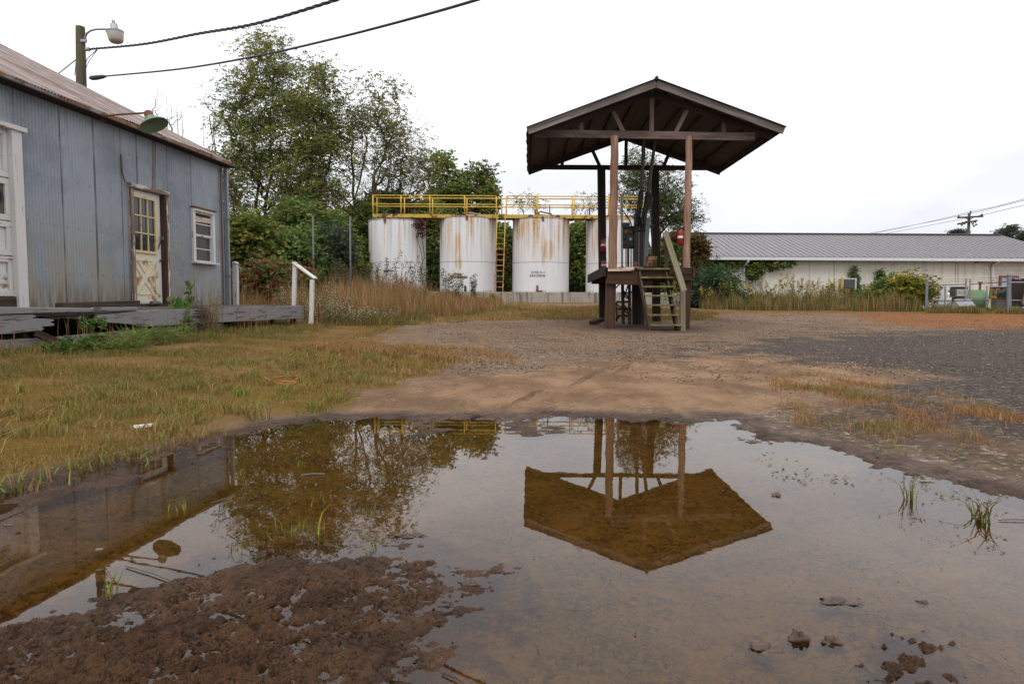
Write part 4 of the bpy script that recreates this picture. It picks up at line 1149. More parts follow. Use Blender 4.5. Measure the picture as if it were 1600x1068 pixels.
# under the deck
for px, r, mt in ((983.5, .045, 'black_iron'), (988, .02, 'grey_pipe'), (994, .12, 'post_dark'), (1000, .10, 'post_dark'), (1005, .05, 'black_iron')):
    vpipe(px, 436, px, 507, r, M[mt], d=PD - .1)
for y_, x0, x1 in ((471.5, 963, 984), (482.5, 963, 982), (493, 963, 986), (442, 968, 985), (456, 985, 992), (483, 991, 1004)):
    m = MB(); m.tube([at(x0, y_, PD), at(x1, y_, PD)], .03, 8); m.build('cross_pipe', M['black_iron'], pw, smooth=True)
for x0, y0, x1, y1 in ((983, 440, 976, 462), (975, 455, 983, 468), (964, 475, 982, 490), (975, 476, 982, 486), (964, 498, 975, 488), (962, 450, 972, 440)):
    m = MB(); m.tube([at(x0, y0, PD), at(x1, y1, PD)], .022, 6); m.build('brace', M['black_iron'], pw, smooth=True)
m = MB()
for a in np.linspace(0, 1, 1): m.tube([at(979.5 + 4 * math.cos(q), 461 + 4 * math.sin(q), PD - .1) for q in np.linspace(0, 6.28, 15)], .018, 6, cap=False)
m.build('valve_wheel', M['black_iron'], pw, smooth=True)
m = MB(); m.tube([at(964, 490, PD), at(963.5, 500, PD)], .03, 6); m.tube([at(963, 472, PD), at(964, 502, PD)], .025, 6); m.build('riser_pipe', M['black_iron'], pw, smooth=True)
# bucket / drum on the deck
bk = at(1018, 417, 18.6)
m = MB(); m.lathe(bk, [(.145, 0), (.15, .02), (.15, .2), (.155, .21), (.15, .22), (.152, .27), (.16, .275), (.16, .295), (.13, .30)], 20)
o = m.build('rusty_drum', paint('rusty_drum', (0.28, 0.12, 0.045), (0.06, 0.03, 0.02), .85, .7, 5), None, bk, smooth=True, autosmooth=35); tag(o, 'rusty brown drum standing on the loading rack deck beside the dark post', 'drum')
bk2 = at(992.5, 417, 18.4)
m = MB(); m.lathe(bk2, [(.055, 0), (.06, .02), (.06, .14), (.05, .15)], 14)
o = m.build('oil_can', M['rust'], None, bk2, smooth=True, autosmooth=35); tag(o, 'small rusty can among the pipe feet on the loading rack deck', 'can')


def extinguisher(foot, h, r, label, horn, hang):
    t_ = thing('fire_extinguisher', label, 'fire extinguisher', foot, 'fire extinguishers on the loading rack')
    m = MB(); m.lathe(foot, [(r * .8, 0), (r, .02), (r, h * .70), (r * .85, h * .76), (r * .4, h * .82), (r * .3, h * .86)], 16); m.build('cylinder', M['red'], t_, smooth=True, autosmooth=50)
    m = MB(); m.lathe(foot + Vector((0, 0, h * .36)), [(r * 1.02, 0), (r * 1.03, h * .13)], 16, capb=False, capt=False); m.build('label_band', M['label_white'], t_, smooth=True)
    v = foot + Vector((0, 0, h * .85))
    m = MB(); m.tube([v, v + Vector((0, 0, h * .06))], .025, 8); m.tube([v + Vector((-.02, 0, h * .06)), v + Vector((.10, -.02, h * .10))], .014, 6); m.tube([v + Vector((-.02, 0, h * .07)), v + Vector((.09, -.02, h * .15))], .013, 6); m.build('valve_handle', M['black_iron'], t_, smooth=True)
    m = MB(); m.tube(curve3([v + Vector((-.02, 0, h * .04)), v + Vector((-.09, -.03, 0)), v + Vector((-.10, -.03, -h * .25)), v + Vector((-.085, -.03, -h * .45))], 5), .012, 6); m.build('discharge_hose', M['hose'], t_, smooth=True)
    if hang:
        m = MB(); m.beam(foot + Vector((r * hang, .03, h * .45)), foot + Vector((r * hang + .06 * hang, .03, h * .45)), .03, .05, (0, 0, 1)); m.build('wall_bracket', M['black_iron'], t_)
    return t_


extinguisher(at(942.5, 393, 21.09), .5, .085, 'red fire extinguisher hanging on the dark back post, left of the pale round post', 1, 0)
extinguisher(at(943, 421.5, 20.6), .36, .085, 'red fire extinguisher standing low on the deck edge under the hanging one', 1, 0)
extinguisher(at(1062.6, 382, 17.15), .46, .075, 'bright red fire extinguisher fixed to the right front round post', 1, 1)
# trough lying at the left foot
a, b = at(925, 504, 19.5), at(941, 499, 20.0)
m = MB(); m.beam(a, b, .22, .12, (0, 0, 1)); o = m.build('drain_trough', M['post_dark'], None, a, bevel=.01); tag(o, 'short dark trough lying at the left foot of the loading rack', 'trough')
# ------------------------------------------------------------------ concrete wall and tanks
TD = 32.0
wl = at(565, 471, 30.3); wr = at(1075, 471, 30.3)
zt_ = at(800, 456, 30.3).z
t = NT('old_concrete'); P = t.obj()
n1 = t.noise(P, 1.4, 6, 0.65); n2 = t.noise(t.scale(P, (5, 5, .5)), 1, 5); n3 = t.noise(P, 14, 4)
c = t.mix(n1, (0.2, 0.175, 0.145), (0.46, 0.42, 0.37))
c = t.mix(t.rng(n2, 0.5, 0.64, 0, .8), c, (0.09, 0.08, 0.07)); c = t.mix(t.rng(n3, 0.55, 0.7, 0, .5), c, (0.14, 0.14, 0.09))
M['old_concrete'] = t.pbr(c, 0.9, 0, .2, t.bump(n3, .4, .02))
cw = thing('concrete_wall', 'low stained concrete retaining wall under the white tanks', 'wall', (wl.x, 30.3, .5))
xs_ = np.linspace(wl.x, wr.x, 8)
for a, b in zip(xs_[:-1], xs_[1:]):
    m = MB(); m.beam((a + .012, 30.42, (zt_ + .3) / 2), (b - .012, 30.42, (zt_ + .3) / 2), .24, zt_ - .3, (0, 0, 1)); m.build('wall_panel', M['old_concrete'], cw, bevel=.015)
m = MB(); m.slab([(wl.x, 30.55, .4), (wr.x, 30.55, .4), (wr.x, 36, .4), (wl.x, 36, .4)], (0, 0, zt_ - .42)); m.build('slab', M['old_concrete'], cw)


def tank_mat(name, seed, amt, px_rust):
    t = NT(name); g = t.attr('cyl', 'Vector'); S = t.sep(g)
    s1 = t.noise(t.scale(g, (5.5, 1, .22), (seed, 0, seed)), 1, 5, .6); s2 = t.noise(t.scale(g, (2.2, 1, .35), (seed * 2, 3, 1)), 1, 5, .65)
    s3 = t.noise(t.scale(g, (11, 1, .18), (seed, 9, 1)), 1, 3, .6); sp = t.noise(t.scale(g, (3, 1, 3), (seed, 1, 5)), 3, 5, .7)
    c = t.mix(s2, (0.58, 0.58, 0.59), (0.78, 0.775, 0.785))
    up = t.rng(S[2], 0.9, 3.4, 0.0, 1.0)
    c = t.mix(t.math('MULTIPLY', t.rng(s3, .5, .68), t.math('ADD', t.math('MULTIPLY', up, .5), .12)), c, (0.36, 0.33, 0.32))
    c = t.mix(t.math('MULTIPLY', t.rng(s1, .50 - .07 * amt, .66), t.math('MULTIPLY', up, .4 + .55 * amt)), c, (0.50, 0.34, 0.16))
    core = t.math('MULTIPLY', t.rng(t.math('MULTIPLY', s1, t.math('ADD', sp, .45)), .585 - .05 * amt, .66), t.math('ADD', up, .1), True)
    c = t.mix(t.math('MULTIPLY', core, .9), c, (0.40, 0.16, 0.045))
    # a rust patch with its own shape
    for (a, z, ra, rz) in px_rust:
        dx = t.math('MULTIPLY', t.math('SUBTRACT', S[0], a), 1 / ra); dz = t.math('MULTIPLY', t.math('SUBTRACT', S[2], z), 1 / rz)
        d = t.math('ADD', t.math('MULTIPLY', dx, dx), t.math('MULTIPLY', dz, dz))
        f = t.math('MULTIPLY', t.rng(d, 1.0, .2), t.rng(t.math('ADD', s1, t.math('MULTIPLY', s3, .6)), .70, .90), True)
        c = t.mix(t.math('MULTIPLY', f, .9), c, (0.42, 0.17, 0.045))
        c = t.mix(t.math('MULTIPLY', t.rng(d, 1.0, .1, 0, .35), .9), c, (0.58, 0.45, 0.26))
    edge = t.rng(t.math('ADD', S[2], t.math('MULTIPLY', t.math('SUBTRACT', sp, .5), .5)), 3.50, 3.66)
    c = t.mix(edge, c, (0.16, 0.07, 0.04))
    base = t.rng(t.math('ADD', S[2], t.math('MULTIPLY', t.math('SUBTRACT', sp, .5), .6)), .12, -.05)
    c = t.mix(t.math('MULTIPLY', base, .6), c, (0.2, 0.15, 0.1))
    return t.pbr(c, 0.55, 0, .35, t.bump(s2, .08, .03))


def bend_text(txt, size, ang0, zc, rad, cen, mat, parent, sx=1.0):
    cu = bpy.data.curves.new('txt', 'FONT'); cu.body = txt; cu.size = size; cu.align_x = 'CENTER'; cu.align_y = 'CENTER'; cu.resolution_u = 2
    cu.offset = size * 0.018
    ob = bpy.data.objects.new('txt', cu); COL.objects.link(ob)
    dg = bpy.context.evaluated_depsgraph_get(); dg.update()
    me = bpy.data.meshes.new_from_object(ob.evaluated_get(dg))
    bpy.data.objects.remove(ob); bpy.data.curves.remove(cu)
    base = WLOC[parent.name]
    for v in me.vertices:
        a = ang0 + v.co.x * sx / rad
        rr = rad + .006
        v.co = Vector((cen.x + rr * math.sin(a), cen.y - rr * math.cos(a), zc + v.co.y)) - base
    me.materials.clear()
    return finish('lettering', me, mat, parent, (0, 0, 0), False)


def ang(px, py, cen, rad):
    return math.asin(max(-1, min(1, (at(px, py, cen.y - rad * .93).x - cen.x) / rad)))


TANKS = [(621.5, 347, 455.5, 'white upright tank, leftmost, with brown vine at its top right rim', .4, [], 1.3),
         (731.5, 343.5, 455.5, 'white upright tank left of the yellow ladder, rusty lettering low on its front', 1.1, [(-.42, 2.0, .34, 1.0), (-.35, 1.35, .22, .4)], 4.1),
         (844.5, 345, 456, 'white upright tank right of the yellow ladder, lettered for dyed kerosene', 1.15, [(.32, 2.05, .34, .62), (.05, 2.2, .14, 1.1), (-1.1, 3.0, .2, .5)], 7.7),
         (959.0, 347, 456, 'white upright tank half hidden behind the posts of the loading rack', .9, [(-.9, 2.6, .22, 1.0), (-1.25, 2.6, .2, 1.1)], 12.2)]
tank_c = []
for i, (px, pyt, pyb, lab, amt, patch, seed) in enumerate(TANKS):
    cb = at(px, pyb, TD); ct = at(px, pyt, TD)
    cen = Vector((cb.x, TD, zt_ - .01)); rad = 1.40; Ht = ct.z - cen.z + .02
    tk = thing('storage_tank', lab, 'tank', cen, 'white storage tanks')
    tank_c.append((cen, rad, Ht))
    n_ = 72; prof = [(rad, 0), (rad, Ht * .40), (rad - .006, Ht * .401), (rad - .006, Ht * .405), (rad, Ht * .406), (rad, Ht - .03), (rad + .02, Ht - .03), (rad + .02, Ht), (rad - .02, Ht)]
    vs_ = []; cy_ = []
    for r_, z_ in prof:
        for k in range(n_):
            a = 2 * math.pi * k / n_ - math.pi
            vs_.append((cen.x + r_ * math.sin(a), cen.y - r_ * math.cos(a), cen.z + z_)); cy_.append((a * rad, 0, z_ * 3.6 / Ht))
    ii_ = np.arange(len(prof) * n_).reshape(len(prof), n_)
    f_ = np.stack([ii_[:-1], np.roll(ii_, -1, 1)[:-1], np.roll(ii_, -1, 1)[1:], ii_[1:]], -1).reshape(-1, 4)
    sh = mesh_np('shell', np.array(vs_), [f_], tank_mat('tank_paint', seed, amt, patch), tk, attrs={'cyl': ('FLOAT_VECTOR', np.array(cy_))}, smooth=True)
    sh.data.set_sharp_from_angle(angle=R(40))
    m = MB(); m.lathe(cen + Vector((0, 0, Ht - .02)), [(rad - .02, 0), (.25, .22), (.2, .3), (.05, .31)], 48, capb=False); m.build('tank_top', M['rust'], tk, smooth=True)
    m = MB(); m.lathe(cen + Vector((0, 0, Ht * .403)), [(rad + .002, -.008), (rad + .004, .008)], 72, capb=False, capt=False); m.build('weld_seam', M['galv_dark'], tk)
    a = -.35
    if i in (1, 2, 0):
        m = MB(); ax_ = cen.x + rad * math.sin(.02 if i else -.25); m.box((ax_, cen.y - rad - .01, cen.z + Ht - .09), (.11, .05, .2)); m.build('lug', M['rust'], tk)
    if i == 2:
        m = MB(); q = Vector((cen.x + rad * math.sin(-.16), cen.y - rad - .06, cen.z)); m.tube([q + Vector((0, 0, .34)), q + Vector((0, 0, .0))], .045, 8); m.tube([q + Vector((0, 0, .06)), q + Vector((.26, -.03, .06))], .04, 8); m.tube([q + Vector((-.05, 0, .28)), q + Vector((.05, 0, .28))], .02, 6); m.build('valve', M['rust'], tk, smooth=True)
    if i == 1:
        m = MB(); q = Vector((cen.x + rad * math.sin(-.03), cen.y - rad - .05, cen.z)); m.tube([q + Vector((0, 0, .3)), q], .05, 8); m.build('valve', M['black_iron'], tk, smooth=True)
cen, rad, Ht = tank_c[2]; tk = [o for o in SC.objects if o.name == 'storage_tank.002'][0]
fade = plain('faded_letter', (0.13, 0.12, 0.115), .8, 0, .5, 6)
bend_text('DYED K-1', .155, ang(840.5, 425, cen, rad), at(840, 425.5, 30.6).z, rad, cen, fade, tk)
bend_text('KEROSENE', .155, ang(839.5, 430, cen, rad), at(840, 430.7, 30.6).z, rad, cen, fade, tk)
cen, rad, Ht = tank_c[1]; tk = [o for o in SC.objects if o.name == 'storage_tank.001'][0]
for (x0, x1, y0, y1) in ((709, 716.5, 426.5, 430.5), (703.5, 729.5, 430.7, 434.8)):
    a0, a1 = ang(x0, 428, cen, rad), ang(x1, 428, cen, rad); z0_, z1_ = at(715, y1, 30.6).z, at(715, y0, 30.6).z
    v_ = []; nseg = 10
    for k in range(nseg + 1):
        a = a0 + (a1 - a0) * k / nseg
        for z_ in (z0_, z1_): v_.append((cen.x + (rad + .004) * math.sin(a), cen.y - (rad + .004) * math.cos(a), z_))
    f_ = np.array([(2 * k, 2 * k + 2, 2 * k + 3, 2 * k + 1) for k in range(nseg)])
    mesh_np('rusted_plate', np.array(v_), [f_], paint('plate', (0.5, 0.42, 0.27), (0.33, 0.15, 0.05), .75, .7, 9), tk)
bend_text('DYED', .16, ang(714, 428, cen, rad), at(714, 428.5, 30.6).z, rad, cen, M['letter'], tk)
bend_text('DIESEL FUEL #2', .15, ang(716, 432, cen, rad), at(716, 432.8, 30.6).z, rad, cen, M['letter'], tk, .92)
cen, rad, Ht = tank_c[0]; tk = [o for o in SC.objects if o.name == 'storage_tank'][0]
a0 = ang(608, 423, cen, rad)
m = MB(); m.box((cen.x + (rad + .01) * math.sin(a0), cen.y - (rad + .01) * math.cos(a0), at(608, 423, 30.7).z), (.5, .02, .06)); m.build('name_plate', M['galv_dark'], tk)
# brown vine on the first tank's shoulder
vpts = [at(648 + 14 * math.sin(k * .8), 345 + k * 1.6, 30.95) for k in range(8)]

# ------------------------------------------------------------------ yellow catwalk and ladder
YN, YF = 31.05, 31.85
xl, xr = at(582.5, 338, YN).x, at(1009, 338, YN).x
zd = at(790, 338, YN).z; zr = at(790, 306.2, YN).z
cat = thing('catwalk', 'yellow steel catwalk with railings across the tops of the white tanks', 'catwalk', (xl, YN, zd - .1))
for y in (YN, YF):
    m = MB(); m.beam((xl, y, zd), (xr, y, zd), .07, .17, (0, 0, 1)); m.build('channel_beam', M['yellow_dirty'], cat)
m = MB(); m.beam((xl + .02, (YN + YF) / 2, zd + .04), (xr - .02, (YN + YF) / 2, zd + .04), YF - YN - .08, .03, (0, 0, 1)); m.build('grating', M['yellow_dirty'], cat)
gap0, gap1 = at(775.5, 338, YN).x, at(791, 338, YN).x
for z_ in (zr, zr - .41):
    for a, b, y in ((xl, gap0, YN), (gap1, xr, YN), (xl, xr, YF)):
        m = MB(); m.tube([(a, y, z_), (b, y, z_)], .026 if y == YN else .03, 8); m.build('rail', M['yellow'], cat, smooth=True)
    for x in (xl, xr):
        m = MB(); m.tube([(x, YN, z_), (x, YF, z_)], .026, 8); m.build('rail', M['yellow'], cat, smooth=True)
for px in (583, 626.6, 671.6, 726, 775.5, 791, 838, 894, 950.6, 1008.5):
    x = at(px, 330, YN).x; m = MB(); m.tube([(x, YN, zd - .05), (x, YN, zr)], .032, 8); m.build('rail_post', M['yellow'], cat, smooth=True)
for px in (589, 632, 676, 729.5, 784, 840, 897, 953, 1006):
    x = at(px, 330, YF).x; m = MB(); m.tube([(x, YF, zd - .05), (x, YF, zr)], .032, 8); m.build('rail_post', M['yellow'], cat, smooth=True)
s0, s1 = (at(776.5, 341, YN - .1), at(772.8, 456, 30.62)), (at(789.5, 341, YN - .1), at(785.6, 456, 30.62))
ld = []
for a, b in (s0, s1):
    m = MB(); m.beam(a + Vector((0, 0, .05)), a.lerp(b, .4), .05, .07, (0, 1, 0)); up_ = m.build('ladder_stile', M['yellow'], cat)
    m = MB(); m.beam(a.lerp(b, .4), b, .05, .07, (0, 1, 0)); m.build('ladder_stile', M['ladder_rust'], cat)
for k in range(12):
    f_ = .20 + k * .0735; m = MB(); m.tube([s0[0].lerp(s0[1], f_), s1[0].lerp(s1[1], f_)], .02, 6); m.build('ladder_rung', M['ladder_rust'], cat)
m = MB(); m.tube([at(842, 338, 31.4), at(842, 332, 31.4), at(844, 330.5, 31.4), at(862, 334.5, 31.6)], .035, 8); m.tube([at(859, 334, 31.6), at(859, 319, 31.6)], .025, 6)
o = m.build('vent_elbow', M['rust'], None, at(842, 338, 31.4), smooth=True); tag(o, 'rusty vent pipe elbow on top of the kerosene tank', 'vent pipe')
m = MB(); m.tube([at(732, 332, 31.4), at(757, 337, 31.6)], .04, 8); o = m.build('steel_tube', M['galv'], None, at(732, 332, 31.4)); tag(o, 'grey steel tube lying on the catwalk above the rusty lettered tank', 'tube')
for px, y0, y1, d, lab in ((490, 337, 470, 24.0, 'tall thin bare metal pole nearest the white handrail'), (548, 338, 480, 23.5, 'tall thin grey metal pole in the weeds left of the white tanks')):
    m = MB(); b = at(px, y1, d); m.tube([b - Vector((0, 0, .8)), at(px - 1, y0, d)], .032, 8); m.tube([at(px - .4, y0 + 70, d), at(px - .6, y0 + 67, d)], .04, 8); o = m.build('metal_pole', M['galv_dark'], None, b - Vector((0, 0, .8)), smooth=True); tag(o, lab, 'pole', 'bare metal poles in the weeds')

# ------------------------------------------------------------------ long low warehouse
BD = 32.0
X0 = at(1087, 403, BD).x; X1 = 27.7
EZ = at(1350, 402.5, BD).z; RY = BD + 5.2; RZ = at(1350, 367.5, RY).z
t = NT('stucco'); P = t.obj(); S = t.sep(P)
n1 = t.noise(P, .7, 6, .6); n2 = t.noise(t.scale(P, (4, 1, .3)), 1, 5); n3 = t.noise(P, 8, 5, .65)
c = t.mix(n1, (0.56, 0.52, 0.44), (0.70, 0.66, 0.57)); c = t.mix(t.rng(n2, .5, .7, 0, .4), c, (0.34, 0.3, 0.24)); c = t.mix(t.rng(n3, .6, .72, 0, .4), c, (0.64, 0.6, 0.53))
br = t.n('ShaderNodeTexBrick'); t.L(t.scale(P, (1, 1, 1)), br.inputs[0])
M['stucco'] = t.pbr(c, .85, 0, .25, t.bump(n3, .3, .02))
t = NT('block_wall'); P = t.obj()
cb_ = t.n('ShaderNodeCombineXYZ'); S = t.sep(P); t.L(S[0], cb_.inputs[0]); t.L(S[2], cb_.inputs[1])
br = t.n('ShaderNodeTexBrick'); t.L(cb_.outputs[0], br.inputs[0]); br.inputs['Scale'].default_value = 1.0
br.inputs['Brick Width'].default_value = .4; br.inputs['Row Height'].default_value = .2; br.inputs['Mortar Size'].default_value = .012
br.inputs['Color1'].default_value = (.66, .62, .53, 1); br.inputs['Color2'].default_value = (.6, .56, .48, 1); br.inputs['Mortar'].default_value = (.42, .38, .32, 1)
n1 = t.noise(P, 1.2, 5)
M['block_wall'] = t.pbr(t.mix(t.rng(n1, .4, .7, 0, .5), br.outputs[0], (.4, .36, .29)), .85, 0, .25, t.bump(br.outputs['Fac'], -.5, .02))
M['seam_roof'] = plain('seam_roof', (0.175, 0.16, 0.163), .45, .25, .1, 1.2)
wh = thing('warehouse', 'long low cream warehouse with grey standing seam roof', 'building', (X0, BD, .4))
xb = at(1537, 430, BD).x
m = MB(); m.slab([(X0, BD, .1), (xb, BD, .1), (xb, BD, EZ - .03), (X0, BD, EZ - .03)], (0, .2, 0)); m.build('wall', M['stucco'], wh)
m = MB(); m.slab([(xb, BD + .01, .1), (X1, BD + .01, .1), (X1, BD + .01, EZ - .03), (xb, BD + .01, EZ - .03)], (0, .2, 0)); m.build('wall', M['block_wall'], wh)
for x, s in ((X0, 1), (X1, -1)):
    m = MB(); m.slab([(x, BD, .1), (x, BD + 10.4, .1), (x, BD + 10.4, EZ - .03), (x, RY, RZ - .12), (x, BD, EZ - .03)], (.2 * s, 0, 0)); m.build('gable_wall', M['block_wall'], wh)
m = MB(); m.slab([(X0, BD + 10.4, .1), (X1, BD + 10.4, .1), (X1, BD + 10.4, EZ), (X0, BD + 10.4, EZ)], (0, -.2, 0)); m.build('wall', M['block_wall'], wh)
for s in (1, -1):
    ey = RY - s * 5.55; ez = EZ - .03
    m = MB(); m.slab([(X0 - .15, ey, ez), (X1 + .4, ey, ez), (X1 + .4, RY, RZ), (X0 - .15, RY, RZ)], (0, 0, .05))
    rp_ = m.build('roof', M['seam_roof'], wh)
    m = MB()
    x = X0 - .13
    while x < X1 + .4:
        m.beam((x, ey, ez + .062), (x, RY, RZ + .062), .02, .016, (0, 0, 1)); x += .3
    m.build('roof_seam', M['seam_roof'], rp_)['kind'] = 'stuff'
m = MB(); m.beam((X0 - .15, RY, RZ + .08), (X1 + .4, RY, RZ + .08), .3, .05, (0, 0, 1)); m.build('ridge_cap', M['galv_dark'], wh)
m = MB(); m.beam((X0 - .1, BD - .42, EZ - .1), (X1 + .35, BD - .42, EZ - .1), .13, .14, (0, 0, 1)); m.build('gutter', M['gutter_white'], wh)
m = MB(); m.beam((X0, BD - .2, EZ - .12), (X1, BD - .2, EZ - .12), .34, .03, (0, 0, 1)); m.build('soffit', M['galv_dark'], wh)
for px0, px1 in ((1169, 1163), (1561, 1551)):
    a = at(px0, 405, BD - .42); b = at(px1, 414, BD - .06); c_ = at(px1, 478, BD - .06)
    m = MB(); m.tube([a, Vector((a.x, a.y, a.z - .1)), b, Vector((b.x, b.y, b.z - .15)), c_], .065, 8); m.build('downspout', M['gutter_white'], wh, smooth=True)
for px, y0, y1, r in ((1304.5, 404, 440, .025), (1494, 405, 440, .02), (1498, 405, 440, .02)):
    m = MB(); m.tube([at(px, y0, BD - .03), at(px, y1, BD - .03)], r, 6); m.build('conduit', M['stucco'], wh)
m = MB(); m.box(at(1301, 446, BD - .06), (.16, .1, .18)); m.build('meter_box', M['black_iron'], wh)
ac = MB(); ac.box(at(1324, 444, BD - .2), (.68, .5, .58)); aco = ac.build('air_conditioner', M['dispenser'], wh, bevel=.02)
ac = MB(); ac.box(at(1327, 444, BD - .46), (.54, .02, .5)); ac.build('grille', M['black_iron'], aco)
for k in range(5):
    ac = MB(); ac.box(at(1327, 438 + k * 3.2, BD - .48), (.5, .02, .025)); ac.build('louvre', M['galv'], aco)
ac = MB(); ac.box(at(1315.5, 444, BD - .47), (.12, .02, .52)); ac.build('side_panel', M['yellow_dirty'], aco)
a, b = at(1525, 409, BD - .12), at(1548, 407.5, BD - .12)
m = MB(); m.beam(a, b, .12, .1, (0, 0, 1)); m.build('wall_bracket', M['rust'], wh)
wr_ = MB(); wr_.box(at(1576, 441, BD - .03), (.95, .08, .66)); wo_ = wr_.build('window', paint('red_frame', (.16, .035, .035), amt=.3), wh)
wr_ = MB(); wr_.box(at(1577, 442, BD - .06), (.80, .06, .5)); wr_.build('pane', plain('blue_pane', (.32, .36, .42), .2), wo_)
# ivy-clad porch stub at the warehouse's left end
an = thing('porch_stub', 'small flat roofed stub with a white pipe at the left end of the warehouse', 'porch', at(1085, 472, 31.0))
m = MB(); m.beam(at(1068, 375, 31.0), at(1096, 375, 31.0), .3, .16, (0, 0, 1)); m.build('fascia', M['trim_wood'], an)
m = MB(); m.beam(at(1068, 371.5, 32.0), at(1097, 371.5, 32.0), 1.9, .06, (0, 0, 1)); m.build('flat_roof', M['galv_dark'], an)
m = MB(); m.tube([at(1090.5, 377, 30.9), at(1089.5, 440, 30.9)], .06, 8); m.build('pipe', M['gutter_white'], an, smooth=True)
m = MB(); m.beam(at(1072, 480, 31.2), at(1072, 376, 31.2), .15, .15, (0, 1, 0)); m.build('post', M['timber_brown'], an)

# ------------------------------------------------------------------ fenced corner with old tanks and pump heads
FD = 27.5
M['pump_yellow'] = paint('pump_yellow', (.3, .22, .05), (.1, .06, .03), .7, .6, 5)
M['galv_post'] = plain('galv_post', (0.2, 0.21, 0.24), .55, .3)
fn = thing('wire_fence', 'galvanised post and pipe rail fence round the old pumps and tanks', 'fence', at(1450, 486, FD))


def post(px, y0, y1, r, d=FD, mat='galv', cap=False, lean=0):
    b = at(px, y1, d); a = at(px + lean, y0, d)
    m = MB(); m.tube([b - Vector((0, 0, .25)), a], r, 10)
    if cap: m.lathe(a - Vector((0, 0, .02)), [(r * 1.25, 0), (r * 1.25, .05), (r * .6, .12)], 10)
    m.build('fence_post', M[mat], fn, smooth=True, autosmooth=40)


post(1447, 437, 487, .058, 27.2, mat='galv_post', cap=True, lean=1.5); post(1576, 430, 482, .078, 26.6, mat='galv_post', cap=True, lean=1)
post(1477, 447, 486, .03); post(1508, 436, 482, .035, lean=2); post(1515, 436, 480, .035, 28.2, lean=1); post(1542, 447, 484, .03); post(1595, 434, 478, .04, 28.5)
for (x0, y0, x1, y1, d0, d1, r) in ((1448, 446, 1509, 444, 27.2, 27.5, .022), (1516, 444, 1577, 440, 28.2, 26.7, .022), (1450, 470, 1577, 469, 27.2, 26.7, .022), (1577, 441, 1640, 441, 26.6, 27, .03), (1577, 469, 1640, 469, 26.6, 27, .022),
                                ):
    m = MB(); m.tube([at(x0, y0, d0), at(x1, y1, d1)], r, 6); m.build('fence_rail', M['rust'] if y0 > 443 and x0 < 1577 else M['galv'], fn)
for y0, y1 in ((437, 434), (440, 436.5), (443, 439)):
    m = MB(); m.tube([at(1449, y0, 27.2), at(1508, y1 + 1.5, 27.5), at(1576, y1 - 1, 26.7)], .006, 4); m.build('barbed_wire', M['galv_dark'], fn)
# white horizontal tank
a = at(1473, 474, 29.0)
wt_ = thing('horizontal_tank', 'white horizontal tank with a domed end behind the fence', 'tank', a - Vector((0, 0, .5)))
ax_ = Vector((.75, .6, 0)).normalized()
m = MB(); m.lathe(a - ax_ * .25, [(.0, -.0), (.2, .03), (.36, .10), (.46, .20), (.5, .34), (.5, 1.9), (.4, 2.1), (.1, 2.2)], 28, ax_); m.build('shell', M['white_tank'], wt_, smooth=True, autosmooth=50)
for k in (.5, 1.5):
    m = MB(); m.box(a + ax_ * k - Vector((0, 0, .5)), (.5, .3, .3)); m.build('saddle', M['old_concrete'], wt_)
m = MB(); m.box(at(1473, 459, 27.9), (.38, .06, .9)); m.build('side_cabinet', M['white_tank'], wt_)
a = at(1541, 472, 29.2)
gt = thing('horizontal_tank', 'green rust streaked horizontal tank behind the fence', 'tank', a - Vector((0, 0, .6)))
ax_ = Vector((-.8, .6, 0)).normalized()
m = MB(); m.lathe(a - ax_ * .1, [(.0, 0), (.3, .03), (.5, .1), (.56, .2), (.57, .3), (.57, 2.0), (.5, 2.15), (.1, 2.2)], 28, ax_); m.build('shell', M['green_tank'], gt, smooth=True, autosmooth=50)
m = MB(); m.tube([a + Vector((-.1, .3, .5)), a + Vector((-.1, .3, .9))], .05, 8); m.lathe(a + Vector((-.1, .3, .85)), [(.09, 0), (.09, .08)], 10); m.build('vent_cap', M['rust'], gt)
for k in (.5, 1.6):
    m = MB(); m.box(a + ax_ * k - Vector((0, 0, .58)), (.6, .3, .25)); m.build('saddle', M['old_concrete'], gt)


def pump(px, py, d, w_, h_, body, face, label, tilt=0.0, name='pump_head'):
    c = at(px, py, d)
    t_ = thing(name, label, 'pump head', c - Vector((0, 0, h_ / 2)), 'old pump heads behind the fence')
    e = Vector((0, -math.sin(tilt), math.cos(tilt))); f_ = Vector((0, -math.cos(tilt), -math.sin(tilt)))
    m = MB(); m.beam(c - e * h_ / 2, c + e * h_ / 2, w_, .42, f_); m.build('housing', M[body], t_, bevel=.03)
    m = MB(); m.beam(c - e * (h_ * .40) + f_ * .215, c + e * (h_ * .30) + f_ * .215, w_ * .84, .02, f_); m.build('dial_face', M[face], t_, bevel=.005)
    m = MB(); m.beam(c + e * h_ * .5 + f_ * .03, c + e * (h_ * .5 + .05) + f_ * .03, w_ * 1.04, .5, f_); m.build('lid', M['galv'], t_, bevel=.02)
    for s in (-.22, .22):
        m = MB(); m.beam(c + e * .0 + f_ * .228 + Vector((s * w_ - .06, 0, 0)), c + f_ * .228 + Vector((s * w_ + .06, 0, 0)), .04, .012, (0, 0, 1)); m.build('counter', M['black_iron'], t_)
    m = MB(); m.beam(c - e * (h_ * .5) - Vector((0, 0, 1.2 if tilt == 0 else .3)), c - e * h_ * .48, w_ * .7, .3, (0, 1, 0)); m.build('pedestal', M['galv_dark'], t_)
    return t_


